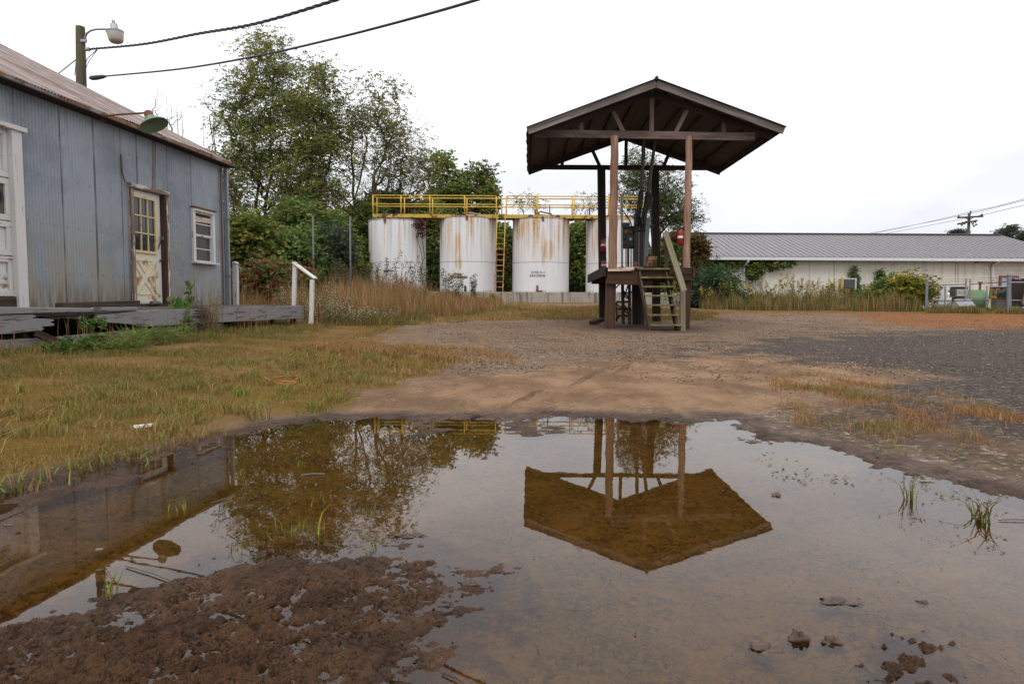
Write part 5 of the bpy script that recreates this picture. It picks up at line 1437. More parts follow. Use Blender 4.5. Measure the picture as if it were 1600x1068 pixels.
pump(1498, 456.5, 28.0, .55, .42, 'galv_dark', 'dispenser', 'beige faced pump head standing upright behind the fence, white tank at its left')
pump(1503, 479, 27.6, .7, .42, 'dispenser', 'grey_pipe', 'grey pump head leaning back on the ground below the upright beige one', .7)
pump(1562, 458, 28.0, .66, .5, 'pump_yellow', 'glass_dark', 'yellow framed pump head with a dark window beside the green tank')
bf = thing('board_screen', 'dark brown board fence section at the right edge beyond the thick post', 'fence', at(1590, 478, 27.6))
for k in range(7):
    x = 1583 + k * 5.2
    m = MB(); m.beam(at(x, 479, 27.7), at(x, 435 + (k % 3) * .8, 27.7), .135, .03, (0, 1, 0)); m.build('board', M['timber_inner'], bf)
m = MB(); m.beam(at(1580, 447, 27.75), at(1617, 447, 27.75), .04, .09, (0, 0, 1)); m.build('cross_rail', M['timber_inner'], bf)
m = MB(); m.beam(at(1601, 478, 26.3), at(1607, 455, 27.4), .3, .04, (0, -1, .3)); o = m.build('leaning_board', M['deck_board'], None, at(1601, 478, 26.3)); tag(o, 'pale board leaning on the dark fence at the right edge', 'board')

# ------------------------------------------------------------------ far utility pole with cross arms and wires
pd = 62.0
b = at(1512, 400, pd); tp = at(1514.5, 333, pd)
fp = thing('utility_pole', 'distant dark utility pole with two cross arms above the warehouse roof', 'utility pole', (b.x, b.y, .6))
m = MB(); m.tube([(b.x, b.y, .4), tp], .16, 10, r2=.12); m.build('shaft', M['pole_far'], fp, smooth=True)
m = MB(); m.beam(at(1496, 340, pd), at(1536, 338, pd - .3), .12, .15, (0, 0, 1)); m.build('cross_arm', M['pole_far'], fp)
m = MB(); m.beam(at(1496, 350, pd), at(1527, 344.5, pd - .3), .12, .15, (0, 0, 1)); m.build('cross_arm', M['pole_far'], fp)
for p, q in (((1507, 339.5), (1514, 344)), ((1522, 338.8), (1514, 344))):
    m = MB(); m.beam(at(*p, pd - .2), at(*q, pd - .2), .04, .06, (0, 0, 1)); m.build('arm_brace', M['pole_far'], fp)
for px, py in ((1498, 338.5), (1533, 336.5), (1516.5, 331.5), (1534.5, 336.5)):
    m = MB(); m.lathe(at(px, py, pd - .2), [(.05, -.08), (.07, 0), (.07, .1), (.03, .14)], 8); m.build('insulator', M['pole_far'], fp)
for px, py in ((1501, 349.5), (1504, 346.5), (1518, 347), (1520, 351)):
    m = MB(); m.tube(curve3([at(px, py, pd - .2), at(px + 2, py + 3, pd - .2), at(px + 5, py - 1, pd - .2), at(px + 7, py + 1, pd - .2)], 4), .05, 5); m.build('cutout_fuse', M['black_iron'], fp)
for (pts_, lab) in (([(1350, 366, 90), (1420, 353, 78), (1498, 337.5, 62), (1560, 323, 56), (1640, 303, 50)], 'left of three thin power lines fading behind the far utility pole'),
                    ([(1360, 365.5, 90), (1440, 349, 76), (1516.5, 331, 62), (1560, 321.5, 56), (1640, 300, 50)], 'topmost of three thin power lines at the far utility pole'),
                    ([(1380, 365.5, 90), (1450, 352.5, 76), (1534, 336, 62), (1570, 327.5, 57), (1640, 311, 50)], 'lowest of three thin power lines at the far utility pole')):
    m = MB(); m.tube(curve3([at(*p) for p in pts_], 5), .02, 4); o = m.build('power_line', M['wire'], None, at(*pts_[0])); tag(o, lab, 'power line', 'thin power lines at the far pole')
# ------------------------------------------------------------------ vegetation builders
def pal(cols, n, jit=0.22, rng=RNG):
    c = np.array([k[0] for k in cols]); wgt = np.array([k[1] for k in cols], float); wgt /= wgt.sum()
    i = rng.choice(len(cols), n, p=wgt)
    return np.clip(c[i] * (1 + jit * rng.standard_normal((n, 1))) * (1 + .08 * rng.standard_normal((n, 3))), .004, .95)


def unit(n, rng=RNG):
    v = rng.standard_normal((n, 3)); return v / np.linalg.norm(v, axis=1, keepdims=True)


def leaf_quads(c, a, l, w, rng=RNG, fold=.0):
    """diamond leaves: centre c, long axis a, length l, width w"""
    n = len(c)
    r = unit(n, rng); b = np.cross(a, r); b /= np.linalg.norm(b, axis=1, keepdims=True) + 1e-9
    l = np.broadcast_to(np.asarray(l, float), (n,))[:, None]; w = np.broadcast_to(np.asarray(w, float), (n,))[:, None]
    v = np.stack([c - a * l / 2, c + b * w / 2 + a * l * .05, c + a * l / 2, c - b * w / 2 + a * l * .05], 1)
    return v.reshape(-1, 3), np.arange(4 * n).reshape(n, 4)


def sprays(cent, nspray, spread, length, nleaf, ll, lw, rng, outw=None, droop=.25, up=0.0):
    """compound leaves: leaflets set in pairs along short drooping stalks"""
    k = len(cent)
    c = np.repeat(cent, nspray, 0) + rng.standard_normal((k * nspray, 3)) * np.array(spread)
    d = unit(len(c), rng)
    d[:, 2] = d[:, 2] * .6 - droop + up
    if outw is not None:
        o = np.repeat(outw, nspray, 0); d = d + .6 * o
    d /= np.linalg.norm(d, axis=1, keepdims=True)
    L = length * rng.uniform(.6, 1.3, len(c))
    s = (np.arange(nleaf) + .5) / nleaf
    p = c[:, None] + d[:, None] * (L[:, None] * s[None])[..., None]
    p[:, :, 2] -= (L[:, None] * .35 * s[None] ** 2)
    side = np.cross(d, np.array([0, 0, 1.0])); side /= np.linalg.norm(side, axis=1, keepdims=True) + 1e-9
    sg = np.where(np.arange(nleaf) % 2 == 0, 1, -1)
    a = side[:, None] * sg[None, :, None] + d[:, None] * .5 + rng.standard_normal((len(c), nleaf, 3)) * .35
    a /= np.linalg.norm(a, axis=2, keepdims=True)
    p = p + a * (ll * .5)
    n = p.shape[0] * nleaf
    v, f = leaf_quads(p.reshape(-1, 3), a.reshape(-1, 3), ll * rng.uniform(.7, 1.3, n), lw * rng.uniform(.7, 1.3, n), rng)
    return v, f, len(c), nleaf


def blobs_px(bl, d):
    """(px, py, rx px, rz px, depth radius m, weight, depth offset) -> world ellipsoids"""
    out = []
    for b in bl:
        px, py, rx, rz, ry, wgt = b[:6]; dd = d + (b[6] if len(b) > 6 else 0)
        p = at(px, py, dd); out.append((np.array(p), np.array([rx * dd / F, ry, rz * dd / F]), wgt))
    return out


def sample_blobs(bl, n, rng, surf=.6):
    wt = np.array([b[2] for b in bl], float); wt /= wt.sum()
    i = rng.choice(len(bl), n, p=wt)
    u_ = unit(n, rng); r = rng.uniform(0, 1, n) ** (1 / (3 + 2 * surf))
    c = np.array([b[0] for b in bl])[i]; rr = np.array([b[1] for b in bl])[i]
    return c + u_ * rr * r[:, None], u_


def branch_mesh(paths, n=5):
    V = []; Fq = []; G = []; o = 0
    for P_, r_ in paths:
        P_ = np.asarray(P_, float); m = len(P_)
        T = np.gradient(P_, axis=0); T /= np.linalg.norm(T, axis=1, keepdims=True) + 1e-9
        ref = np.where(np.abs(T[:, 2:3]) > .9, np.array([[0, 1.0, 0]]), np.array([[0, 0, 1.0]]))
        S_ = np.cross(T, ref); S_ /= np.linalg.norm(S_, axis=1, keepdims=True) + 1e-9
        U_ = np.cross(S_, T)
        a = np.arange(n) * 2 * np.pi / n
        ring = P_[:, None] + (S_[:, None] * np.cos(a)[None, :, None] + U_[:, None] * np.sin(a)[None, :, None]) * np.asarray(r_)[:, None, None]
        V.append(ring.reshape(-1, 3))
        L = np.concatenate([[0], np.cumsum(np.linalg.norm(np.diff(P_, axis=0), axis=1))])
        g = np.stack([np.repeat(L, n), np.tile(np.cos(a), m) * np.repeat(r_, n), np.tile(np.sin(a), m) * np.repeat(r_, n)], -1)
        G.append(g + o * .01)
        ii_ = np.arange(m * n).reshape(m, n) + o
        Fq.append(np.stack([ii_[:-1], np.roll(ii_, -1, 1)[:-1], np.roll(ii_, -1, 1)[1:], ii_[1:]], -1).reshape(-1, 4))
        o += m * n
    return np.concatenate(V), np.concatenate(Fq), np.concatenate(G)


def skeleton(base, tops, cent, r_trunk, rng, tip=.012, wob=.12):
    """trunks from base to each top, then every crown centre joined to the nearest wood below it; pipe-model radii"""
    P_ = [np.array(base, float)]; par = [-1]
    for tp in tops:
        tp = np.array(tp); n = max(5, int(np.linalg.norm(tp - P_[0]) / .9)); prev = 0
        for k in range(1, n + 1):
            s = k / n
            q = P_[0] * (1 - s) + tp * s + rng.standard_normal(3) * np.array([wob, wob, 0]) * math.sin(s * 3.0) + (tp - P_[0]) * np.array([1, 1, 0]) * (s * s - s) * .5
            P_.append(q); par.append(prev); prev = len(P_) - 1
    order = np.argsort(np.linalg.norm(cent - P_[0], axis=1))
    for i in order:
        c = cent[i]; A_2 = np.array(P_)
        d = A_2 - c; dist = np.linalg.norm(d, axis=1); dz = c[2] - A_2[:, 2]
        cost = dist + np.maximum(0, .5 * dist - dz) * 1.2
        cost[0] += 5
        j = int(np.argmin(cost))
        mid = (P_[j] + c) / 2 + rng.standard_normal(3) * .1 * dist[j] + np.array([0, 0, -.06 * dist[j]])
        P_.append(mid); par.append(j); P_.append(c); par.append(len(P_) - 2)
    n = len(P_); ch = [[] for _ in range(n)]
    for i, p in enumerate(par):
        if p >= 0: ch[p].append(i)
    e = np.zeros(n)
    for i in range(n - 1, -1, -1):
        e[i] = sum(e[k] for k in ch[i]) if ch[i] else tip ** 2.3
    rad = e ** (1 / 2.3)
    rad = tip + (rad - tip) * (r_trunk - tip) / max(1e-6, rad[0] - tip) if rad[0] > tip else rad
    rad[0] *= 1.25
    paths = []; done = set()
    for i in range(n):
        for k in ch[i]:
            if k in done: continue
            path = [i, k]; done.add(k); q = k
            while ch[q]:
                q = max(ch[q], key=lambda z: rad[z])
                if q in done: break
                path.append(q); done.add(q)
            pr = [min(rad[a], rad[path[1]] * 1.15) if a == path[0] else rad[a] for a in path]
            paths.append((np.array([P_[a] for a in path]), np.array(pr)))
    return paths


def tree(name, label, cat, base, tops, bl, d, ncent, nspray, spread, slen, nleaf, ll, lw, palette, r_trunk, seed, group=None, bark='bark', clump=.32, crown_name='crown', surf=.6, droop=.25, up=0., tip=.012, trunk_name='trunk'):
    rng = np.random.default_rng(seed)
    base = Vector(base)
    t_ = thing(name, label, cat, base, group)
    B = blobs_px(bl, d)
    cent, outw = sample_blobs(B, ncent, rng, surf)
    paths = skeleton(base - Vector((0, 0, .15)), tops, cent, r_trunk, rng, tip)
    v, f, g = branch_mesh(paths, 6)
    mesh_np(trunk_name, v, [f], M[bark], t_, attrs={'grain': ('FLOAT_VECTOR', g)}, smooth=True)
    if nspray:
        v, f, ns_, nl_ = sprays(cent, nspray, spread, slen, nleaf, ll, lw, rng, outw, droop, up)
        cl = np.repeat(pal(palette, ncent, clump, rng), nspray * nl_, 0)
        own = pal(palette, ns_ * nl_, .2, rng)
        col = np.repeat(cl * .55 + own * .45, 4, 0)
        mesh_np(crown_name, v, [f], M['leaf'], t_, attrs={'tint': ('FLOAT_COLOR', col)})
    return t_


def gz(x, y): return float(terrain(np.array([x]), np.array([y]))[0])


def gbase(px, d, dx=0):
    x = at(px, 470, d).x + dx
    return Vector((x, d, gz(x, d)))


LOCUST = [((0.168, 0.198, 0.054), 5), ((0.216, 0.234, 0.060), 4), ((0.264, 0.234, 0.060), 2), ((0.180, 0.144, 0.042), 1), ((0.072, 0.102, 0.036), 3)]
SPARSE = [((0.172, 0.184, 0.063), 5), ((0.218, 0.207, 0.075), 3), ((0.196, 0.149, 0.052), 2), ((0.103, 0.132, 0.046), 3)]
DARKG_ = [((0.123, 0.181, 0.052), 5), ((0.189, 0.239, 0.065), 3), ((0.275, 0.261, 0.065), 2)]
GREEN = [((0.120, 0.198, 0.054), 4), ((0.168, 0.240, 0.060), 3), ((0.084, 0.144, 0.042), 3), ((0.180, 0.180, 0.042), 1)]
YGREEN = [((0.130, 0.169, 0.033), 4), ((0.195, 0.195, 0.039), 3), ((0.078, 0.117, 0.029), 3), ((0.286, 0.221, 0.039), 1)]
REDMIX = [((0.213, 0.031, 0.031), 3), ((0.138, 0.025, 0.027), 1), ((0.112, 0.163, 0.044), 5), ((0.275, 0.188, 0.037), 1), ((0.088, 0.125, 0.037), 3)]
YELLOW = [((0.35, 0.26, 0.02), 4), ((0.24, 0.22, 0.03), 3), ((0.09, 0.12, 0.025), 5), ((0.05, 0.08, 0.02), 3)]
AUTUMN = [((0.2, 0.07, 0.025), 3), ((0.13, 0.05, 0.03), 3), ((0.1, 0.1, 0.03), 3), ((0.25, 0.13, 0.03), 1)]
GT = 'trees behind the metal building'

D = 34.0
tree('locust_tree', 'tallest dark green locust tree rising behind the white handrail', 'tree', gbase(420, D), [at(425, 130, D), at(395, 200, D - 1), at(455, 210, D + 1)],
     [(420, 98, 26, 40, 1.3, 1.7), (392, 128, 26, 30, 1.2, .8), (445, 140, 40, 45, 1.6, 2), (402, 165, 45, 40, 1.8, 2), (455, 205, 50, 55, 2, 3), (400, 225, 50, 40, 2, 2.4), (372, 262, 34, 34, 1.5, 1.3), (440, 275, 55, 45, 2, 2.6), (400, 320, 48, 40, 2, 1.8), (373, 185, 26, 24, 1.2, .7), (415, 68, 15, 16, .6, .5)],
     D, 330, 16, (.48, .48, .18), .42, 8, .15, .062, LOCUST, .17, 1, GT, surf=.9)
D = 33.0
tree('locust_tree', 'second dark locust tree, narrow topped, right of the tallest', 'tree', gbase(480, D), [at(492, 150, D), at(520, 230, D), at(470, 260, D)],
     [(500, 145, 24, 36, 1.2, 1.1), (493, 200, 38, 44, 1.7, 2.2), (520, 245, 34, 50, 1.6, 1.8), (480, 280, 42, 50, 1.8, 2.2), (512, 310, 36, 36, 1.6, 1.4), (506, 116, 9, 16, .5, .3)],
     D, 210, 16, (.46, .46, .2), .42, 8, .15, .062, LOCUST, .14, 2, GT, surf=.9)
D = 34.5
tree('locust_tree', 'thin crowned pale locust tree with forked trunk left of the white tanks', 'tree', gbase(556, D), [at(575, 170, D), at(612, 190, D), at(550, 190, D)],
     [(570, 160, 36, 34, 1.5, 1.6), (606, 165, 28, 40, 1.4, 1.4), (590, 215, 46, 40, 1.8, 1.7), (548, 220, 26, 44, 1.4, 1.0), (620, 240, 30, 40, 1.5, 1.0), (570, 275, 38, 34, 1.6, .8)],
     D, 220, 9, (.40, .40, .28), .38, 7, .135, .055, SPARSE, .14, 3, GT, 'bark_pale', surf=.8)
D = 36.0
tree('locust_tree', 'sparse spreading locust tree with bare twigs over the leftmost white tank', 'tree', gbase(612, D), [at(632, 230, D), at(655, 250, D), at(610, 240, D)],
     [(640, 230, 30, 36, 1.5, 1.4), (655, 265, 22, 34, 1.4, 1.0), (618, 262, 34, 38, 1.6, 1.3), (648, 300, 26, 20, 1.4, .7), (670, 262, 10, 18, 1, .3)],
     D, 170, 8, (.42, .42, .30), .36, 6, .13, .05, SPARSE, .10, 4, GT, surf=.8)
D = 42.0
tree('maple_tree', 'small round leaved green tree behind the catwalk, left of the red tipped tree', 'tree', gbase(695, D), [at(697, 255, D)],
     [(693, 262, 15, 22, 1.0, 1), (702, 295, 22, 28, 1.4, 2), (690, 320, 24, 26, 1.4, 1.5)], D, 90, 14, (.3, .3, .26), .3, 5, .22, .15, [((0.12, 0.19, 0.045), 4), ((0.16, 0.22, 0.05), 3), ((0.08, 0.13, 0.035), 2), ((0.26, 0.2, 0.04), .6)], .10, 5, 'small trees behind the tanks', surf=.8)
D = 43.0
tree('poplar_tree', 'upright spiky green tree with reddish leaf tips behind the catwalk', 'tree', gbase(745, D), [at(745, 285, D), at(762, 285, D), at(728, 290, D)],
     [(742, 290, 10, 26, .8, 1), (757, 292, 9, 25, .8, 1), (769, 300, 7, 26, .7, .8), (728, 300, 9, 24, .8, .8), (745, 325, 30, 22, 1.4, 2)], D, 100, 15, (.2, .2, .34), .3, 6, .2, .11, [((0.13, 0.19, 0.05), 4), ((0.17, 0.2, 0.05), 3), ((0.09, 0.13, 0.035), 2), ((0.32, 0.13, 0.05), 1.4)], .09, 6, 'small trees behind the tanks', surf=.8, up=.4, droop=0)
D = 39.0
tree('locust_tree', 'thin leafy locust tree seen through the loading rack under its roof', 'tree', gbase(1025, D), [at(1005, 260, D), at(1040, 270, D), at(990, 300, D)],
     [(1000, 262, 24, 24, 1.3, 1.2), (1032, 290, 30, 26, 1.5, 1.4), (985, 300, 20, 24, 1.2, .9), (1030, 330, 34, 26, 1.5, 1.2), (1062, 318, 24, 26, 1.4, .7), (1078, 338, 14, 14, 1, .4)],
     D, 190, 14, (.40, .40, .26), .38, 8, .15, .055, [((0.085, 0.11, 0.035), 5), ((0.12, 0.13, 0.04), 3), ((0.065, 0.09, 0.03), 3)], .10, 7, None, surf=.8)
D = 38.0
for px, tops, bl, lab, sd_ in ((822, [(815, 308), (840, 303)], [(818, 315, 20, 12, .8, 1), (845, 312, 12, 12, .6, .6)], 'wispy sapling poking above the catwalk over the kerosene tank', 8),
                          (910, [(900, 306), (925, 300)], [(908, 313, 22, 13, .8, 1), (928, 318, 12, 12, .6, .5)], 'wispy sapling poking above the catwalk left of the loading rack', 9)):
    tree('sapling', lab, 'sapling', gbase(px, D), [at(*q, D) for q in tops], bl, D, 34, 3, (.25, .25, .12), .35, 6, .14, .05, SPARSE, .05, sd_, 'saplings behind the catwalk', tip=.008)
D = 27.0
for px, tops, bl, lab, sd_, tip in ((331, [(325, 150), (338, 165), (318, 185)], [(326, 160, 9, 20, .4, 1), (338, 190, 6, 20, .3, 1), (333, 235, 10, 14, .4, .8)], 'bare grey sapling standing beyond the far corner of the metal building', 10, .007),
                            (252, [(246, 140), (262, 150), (238, 170)], [(248, 160, 8, 20, .4, 1), (262, 175, 8, 20, .4, 1), (240, 175, 8, 14, .4, .6)], 'bare twigs rising behind the rusty roof above the green lamp', 11, .006),
                            (282, [(268, 165), (284, 170), (276, 175)], [(272, 178, 10, 14, .4, 1), (284, 190, 6, 16, .4, 1)], 'low bare twigs rising behind the rusty roof right of the green lamp', 12, .006)):
    tree('bare_sapling', lab, 'sapling', gbase(px, D), [at(*q, D) for q in tops], bl, D, 16, 1 if sd_ == 10 else 0, (.15, .15, .15), .25, 5, .09, .04, SPARSE, .045, sd_, 'bare saplings', tip=tip)
D = 32.0
tree('slender_tree', 'slender yellowing tree just right of the far corner of the metal building', 'tree', gbase(366, D), [at(364, 270, D), at(358, 300, D)],
     [(362, 300, 16, 30, .9, 1), (368, 345, 20, 26, 1.1, 1)], D, 70, 12, (.36, .36, .24), .36, 7, .13, .055, SPARSE, .08, 13, GT)
# undergrowth, each bush its own thing
BUSH = [
    ('bush', 'yellow green bush beside the corner downspout', [(380, 375, 26, 36, 1.2, 1), (405, 395, 24, 28, 1.2, .8)], 25, 120, 26, .20, .14, YGREEN, 21),
    ('bush', 'red leaved creeper bush between the two white posts', [(425, 437, 34, 22, 1.0, 1), (395, 452, 26, 20, .9, .8), (455, 440, 26, 20, 1, .7)], 22.5, 110, 26, .13, .09, REDMIX, 22),
    ('bush', 'mid green bush above the red creeper', [(440, 398, 40, 28, 1.5, 1), (475, 405, 30, 40, 1.4, 1)], 27, 130, 26, .19, .11, GREEN, 23),
    ('bush', 'broad dark bush behind the first bare metal pole', [(500, 385, 40, 60, 1.8, 1), (470, 350, 34, 46, 1.6, .8), (535, 400, 26, 50, 1.5, .8)], 31, 210, 28, .2, .09, DARKG_, 24),
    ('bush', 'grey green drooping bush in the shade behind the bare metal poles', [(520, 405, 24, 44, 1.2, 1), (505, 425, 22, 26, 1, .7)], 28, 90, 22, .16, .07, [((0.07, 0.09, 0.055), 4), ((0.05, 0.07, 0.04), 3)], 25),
    ('bush', 'dark leafy mass left of the leftmost white tank', [(562, 385, 24, 60, 1.6, 1), (575, 350, 26, 30, 1.5, .7)], 34.5, 150, 26, .22, .1, DARKG_, 26),
    ('bush', 'dark bush filling the gap between the two left white tanks', [(677, 395, 22, 60, 1.3, 1), (677, 345, 30, 20, 1.2, .5)], 36, 170, 28, .22, .12, DARKG_ + [((0.1, 0.03, 0.025), .6)], 27),
    ('bush', 'dark bush behind the yellow ladder', [(785, 415, 22, 50, 1.3, 1), (783, 385, 20, 30, 1.2, .6)], 36, 150, 28, .22, .12, DARKG_ + [((0.09, 0.03, 0.025), 1)], 28),
    ('bush', 'dark leafy bush right of the kerosene tank', [(902, 410, 24, 52, 1.3, 1), (906, 370, 16, 16, 1.0, .5)], 36, 170, 28, .22, .13, DARKG_ + [((0.08, 0.09, 0.03), 2)], 29),
    ('bush', 'tall mixed green bush behind the rack steps', [(1036, 428, 24, 38, 1.4, 1), (1054, 405, 12, 22, 1.1, .6), (1012, 425, 20, 40, 1.2, .7)], 33.5, 170, 26, .22, .12, GREEN + [((0.12, 0.04, 0.025), 1), ((0.15, 0.14, 0.03), 1)], 30),
    ('bush', 'reddish vine bush over the handrail of the rack steps', [(1056, 374, 10, 8, .7, 1), (1044, 385, 8, 10, .7, .6)], 34, 40, 22, .17, .1, AUTUMN, 31),
    ('bush', 'ferny light green bush against the warehouse wall near its left end', [(1122, 446, 15, 20, .8, 1), (1138, 452, 10, 14, .7, .7), (1116, 430, 6, 14, .5, .4)], 29.5, 60, 16, .2, .06, [((0.08, 0.13, 0.055), 4), ((0.05, 0.09, 0.035), 4)], 32),
    ('bush', 'blue green bush at the foot of the white porch pipe', [(1092, 460, 12, 16, .9, 1), (1082, 472, 10, 10, .8, .7)], 29.8, 70, 22, .18, .05, [((0.04, 0.065, 0.04), 4), ((0.06, 0.09, 0.045), 3)], 33),
    ('bush', 'bright yellow flowering bush left of the thick fence post', [(1422, 460, 16, 14, .8, 1.2), (1432, 452, 9, 14, .7, .7), (1412, 446, 12, 8, .7, .4)], 28.6, 80, 28, .13, .07, YELLOW, 34),
    ('bush', 'dark green bush left of the yellow flowering bush', [(1380, 464, 12, 9, .9, 1), (1390, 456, 8, 10, .8, .6)], 29.2, 70, 26, .15, .08, GREEN + [((0.18, 0.15, 0.03), 1)], 35),
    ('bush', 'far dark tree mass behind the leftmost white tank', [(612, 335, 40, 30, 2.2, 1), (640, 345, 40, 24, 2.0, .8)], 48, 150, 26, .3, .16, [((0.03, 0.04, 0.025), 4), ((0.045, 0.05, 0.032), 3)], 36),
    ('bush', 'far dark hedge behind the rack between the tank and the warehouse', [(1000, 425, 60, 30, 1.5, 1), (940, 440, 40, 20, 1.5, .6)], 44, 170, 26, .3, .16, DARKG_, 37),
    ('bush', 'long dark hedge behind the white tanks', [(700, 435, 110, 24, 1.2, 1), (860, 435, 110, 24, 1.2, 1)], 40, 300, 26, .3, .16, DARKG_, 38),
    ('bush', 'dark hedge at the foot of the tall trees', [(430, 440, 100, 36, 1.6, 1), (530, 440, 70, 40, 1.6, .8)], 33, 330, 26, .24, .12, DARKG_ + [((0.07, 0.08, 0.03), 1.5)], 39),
    ('ivy', 'ivy with orange leaves over the porch stub at the warehouse end', [(1088, 375, 6, 2, .4, .6), (1096, 390, 2, 14, .2, 1), (1078, 402, 5, 22, .2, 1.2), (1084, 428, 8, 14, .3, .8)], 30.7, 80, 20, .13, .09, AUTUMN + [((0.06, 0.08, 0.025), 4)], 40),
]
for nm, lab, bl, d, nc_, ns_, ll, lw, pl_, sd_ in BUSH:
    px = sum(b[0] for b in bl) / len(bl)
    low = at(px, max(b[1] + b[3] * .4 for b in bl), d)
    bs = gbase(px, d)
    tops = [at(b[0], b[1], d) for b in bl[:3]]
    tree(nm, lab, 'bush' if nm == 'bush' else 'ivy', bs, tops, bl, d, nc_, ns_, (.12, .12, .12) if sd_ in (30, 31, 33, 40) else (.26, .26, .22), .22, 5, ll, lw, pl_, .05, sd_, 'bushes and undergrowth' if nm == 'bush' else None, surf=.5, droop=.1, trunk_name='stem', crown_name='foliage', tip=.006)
# ivy patch hanging under the warehouse gutter, thin trail along it, climbing vines
for lab, bl, nc_, sd_ in (('dark ivy patch hanging from the gutter right of the left downspout', [(1181, 417, 8, 8, .1, 1.4), (1178, 426, 5, 5, .1, .7), (1186, 412, 8, 3, .1, .6)], 80, 50),
                       ('thin ivy trail along the warehouse gutter', [(1130, 411, 30, 1, .05, 1), (1222, 411, 18, 1, .05, .7), (1204, 411, 8, 1.5, .05, .3)], 50, 51)):
    tree('ivy', lab, 'ivy', at(bl[0][0], 476, 31.85), [at(bl[0][0], 440, 31.85), at(bl[0][0] - 1, bl[0][1], 31.85)] if sd_ == 50 else [at(bl[0][0], 440, 31.9), at(bl[0][0], bl[0][1], 31.85)], bl, 31.82, nc_, 14, (.1, .05, .09), .12, 4, .14, .12, DARKG_ + [((0.06, 0.1, 0.03), 2)], .02, sd_, None, surf=.3, trunk_name='stem', crown_name='foliage', tip=.006)
tree('ivy', 'brown creeper on the top right rim of the leftmost white tank', 'ivy', at(660, 350, 31.2) - Vector((0, 0, 2.8)), [at(660, 375, 31.25), at(655, 352, 31.0)], [(657, 350, 6, 4, .2, 1), (660, 360, 4, 8, .2, .8), (648, 348, 8, 3, .2, .4)], 31.0, 26, 7, (.1, .1, .08), .15, 4, .09, .05, [((0.11, 0.035, 0.025), 3), ((0.07, 0.03, 0.022), 2)], .02, 52, None, trunk_name='stem', crown_name='foliage', tip=.006)
for px, y0, lab, sd_ in ((1335, 420, 'climbing vine beside the wall air conditioner', 53), (1376, 425, 'thin climbing vine on the warehouse wall left of the yellow bush', 54)):
    tree('vine', lab, 'vine', at(px, 478, 31.7), [at(px, y0, 31.85)], [(px + 1, 440, 4, 16, .1, 1), (px, y0 + 6, 2, 8, .08, .5), (px + 4, 458, 10, 10, .2, 1)], 31.8, 60, 8, (.08, .08, .1), .12, 4, .11, .06, GREEN, .015, sd_, 'vines on the warehouse wall', trunk_name='stem', crown_name='foliage', tip=.005)
# distant pines above the warehouse roof
D = 85.0
rngp = np.random.default_rng(60)
for px, y0, y1, wd, lab, sd_ in ((1583, 351, 400, 24, 'layered pine tree beyond the right end of the warehouse roof', 61), (1497, 357, 376, 10, 'round pine top beside the far utility pole', 62), (1607, 360, 400, 18, 'dense pine tree at the right edge of the picture', 63)):
    bl = [(px + rngp.uniform(-.55, .55) * wd, y0 + 4 + (y1 - y0) * (k + .3) / 8, wd * .35, 2.0, 1.0, 1) for k in range(8)] if sd_ != 62 else [(px, 364, 5, 2.5, .8, 1), (px - 3, 367, 4, 2, .8, .6)]
    tree('pine_tree', lab, 'tree', gbase(px, D), [at(px, y0 + 3, D)], bl, D, 90 if sd_ != 62 else 26, 12, (.35, .35, .14), .4, 8, .3, .09, [((0.05, 0.075, 0.055), 4), ((0.07, 0.095, 0.07), 3)], .2, sd_, 'far pines', surf=.4, droop=0)  # greyer, lighter needles: distance haze is put into the leaf colour

# ------------------------------------------------------------------ grasses
def blades(x, y, h, wdt, col, lean=.35, name='grass', mat='blade', rng=RNG, curl=1.0, z=None):
    n = len(x)
    z = terrain(x, y) if z is None else z
    a = rng.uniform(0, 2 * np.pi, n); ld = np.stack([np.cos(a), np.sin(a), np.zeros(n)], -1)
    b = rng.uniform(0, 2 * np.pi, n); sd = np.stack([np.cos(b), np.sin(b) * .5, np.zeros(n)], -1)
    L = np.abs(rng.normal(lean, lean * .6, n)) * h
    p0 = np.stack([x, y, z - .004], -1); up_ = np.array([0, 0, 1.0])
    hh = (h * .98)[:, None]; L = L[:, None]; w_ = wdt[:, None] / 2
    p1 = p0 + up_ * hh * .55 + ld * L * .25 * curl; p2 = p0 + up_ * hh * (1 - .25 * np.minimum(1, (L / hh) ** 2)) + ld * L
    v = np.stack([p0 - sd * w_, p0 + sd * w_, p1 + sd * w_ * .8, p1 - sd * w_ * .8, p2], 1).reshape(-1, 3)
    i5 = np.arange(n)[:, None] * 5
    q = i5 + np.array([[0, 1, 2, 3]]); tr_ = i5 + np.array([[3, 2, 4]])
    return v, q, tr_, np.repeat(col, 5, 0)


def grass_obj(name, label, parts, mat='blade', kind='stuff', cat='grass'):
    V = []; Q = []; T_ = []; C = []; o = 0
    for v, q, t_, c in parts:
        V.append(v); Q.append(q + o); T_.append(t_ + o); C.append(c); o += len(v)
    ob = mesh_np(name, np.concatenate(V), [np.concatenate(Q), np.concatenate(T_)], M[mat], attrs={'tint': ('FLOAT_COLOR', np.concatenate(C))})
    return tag(ob, label, cat, kind=kind)


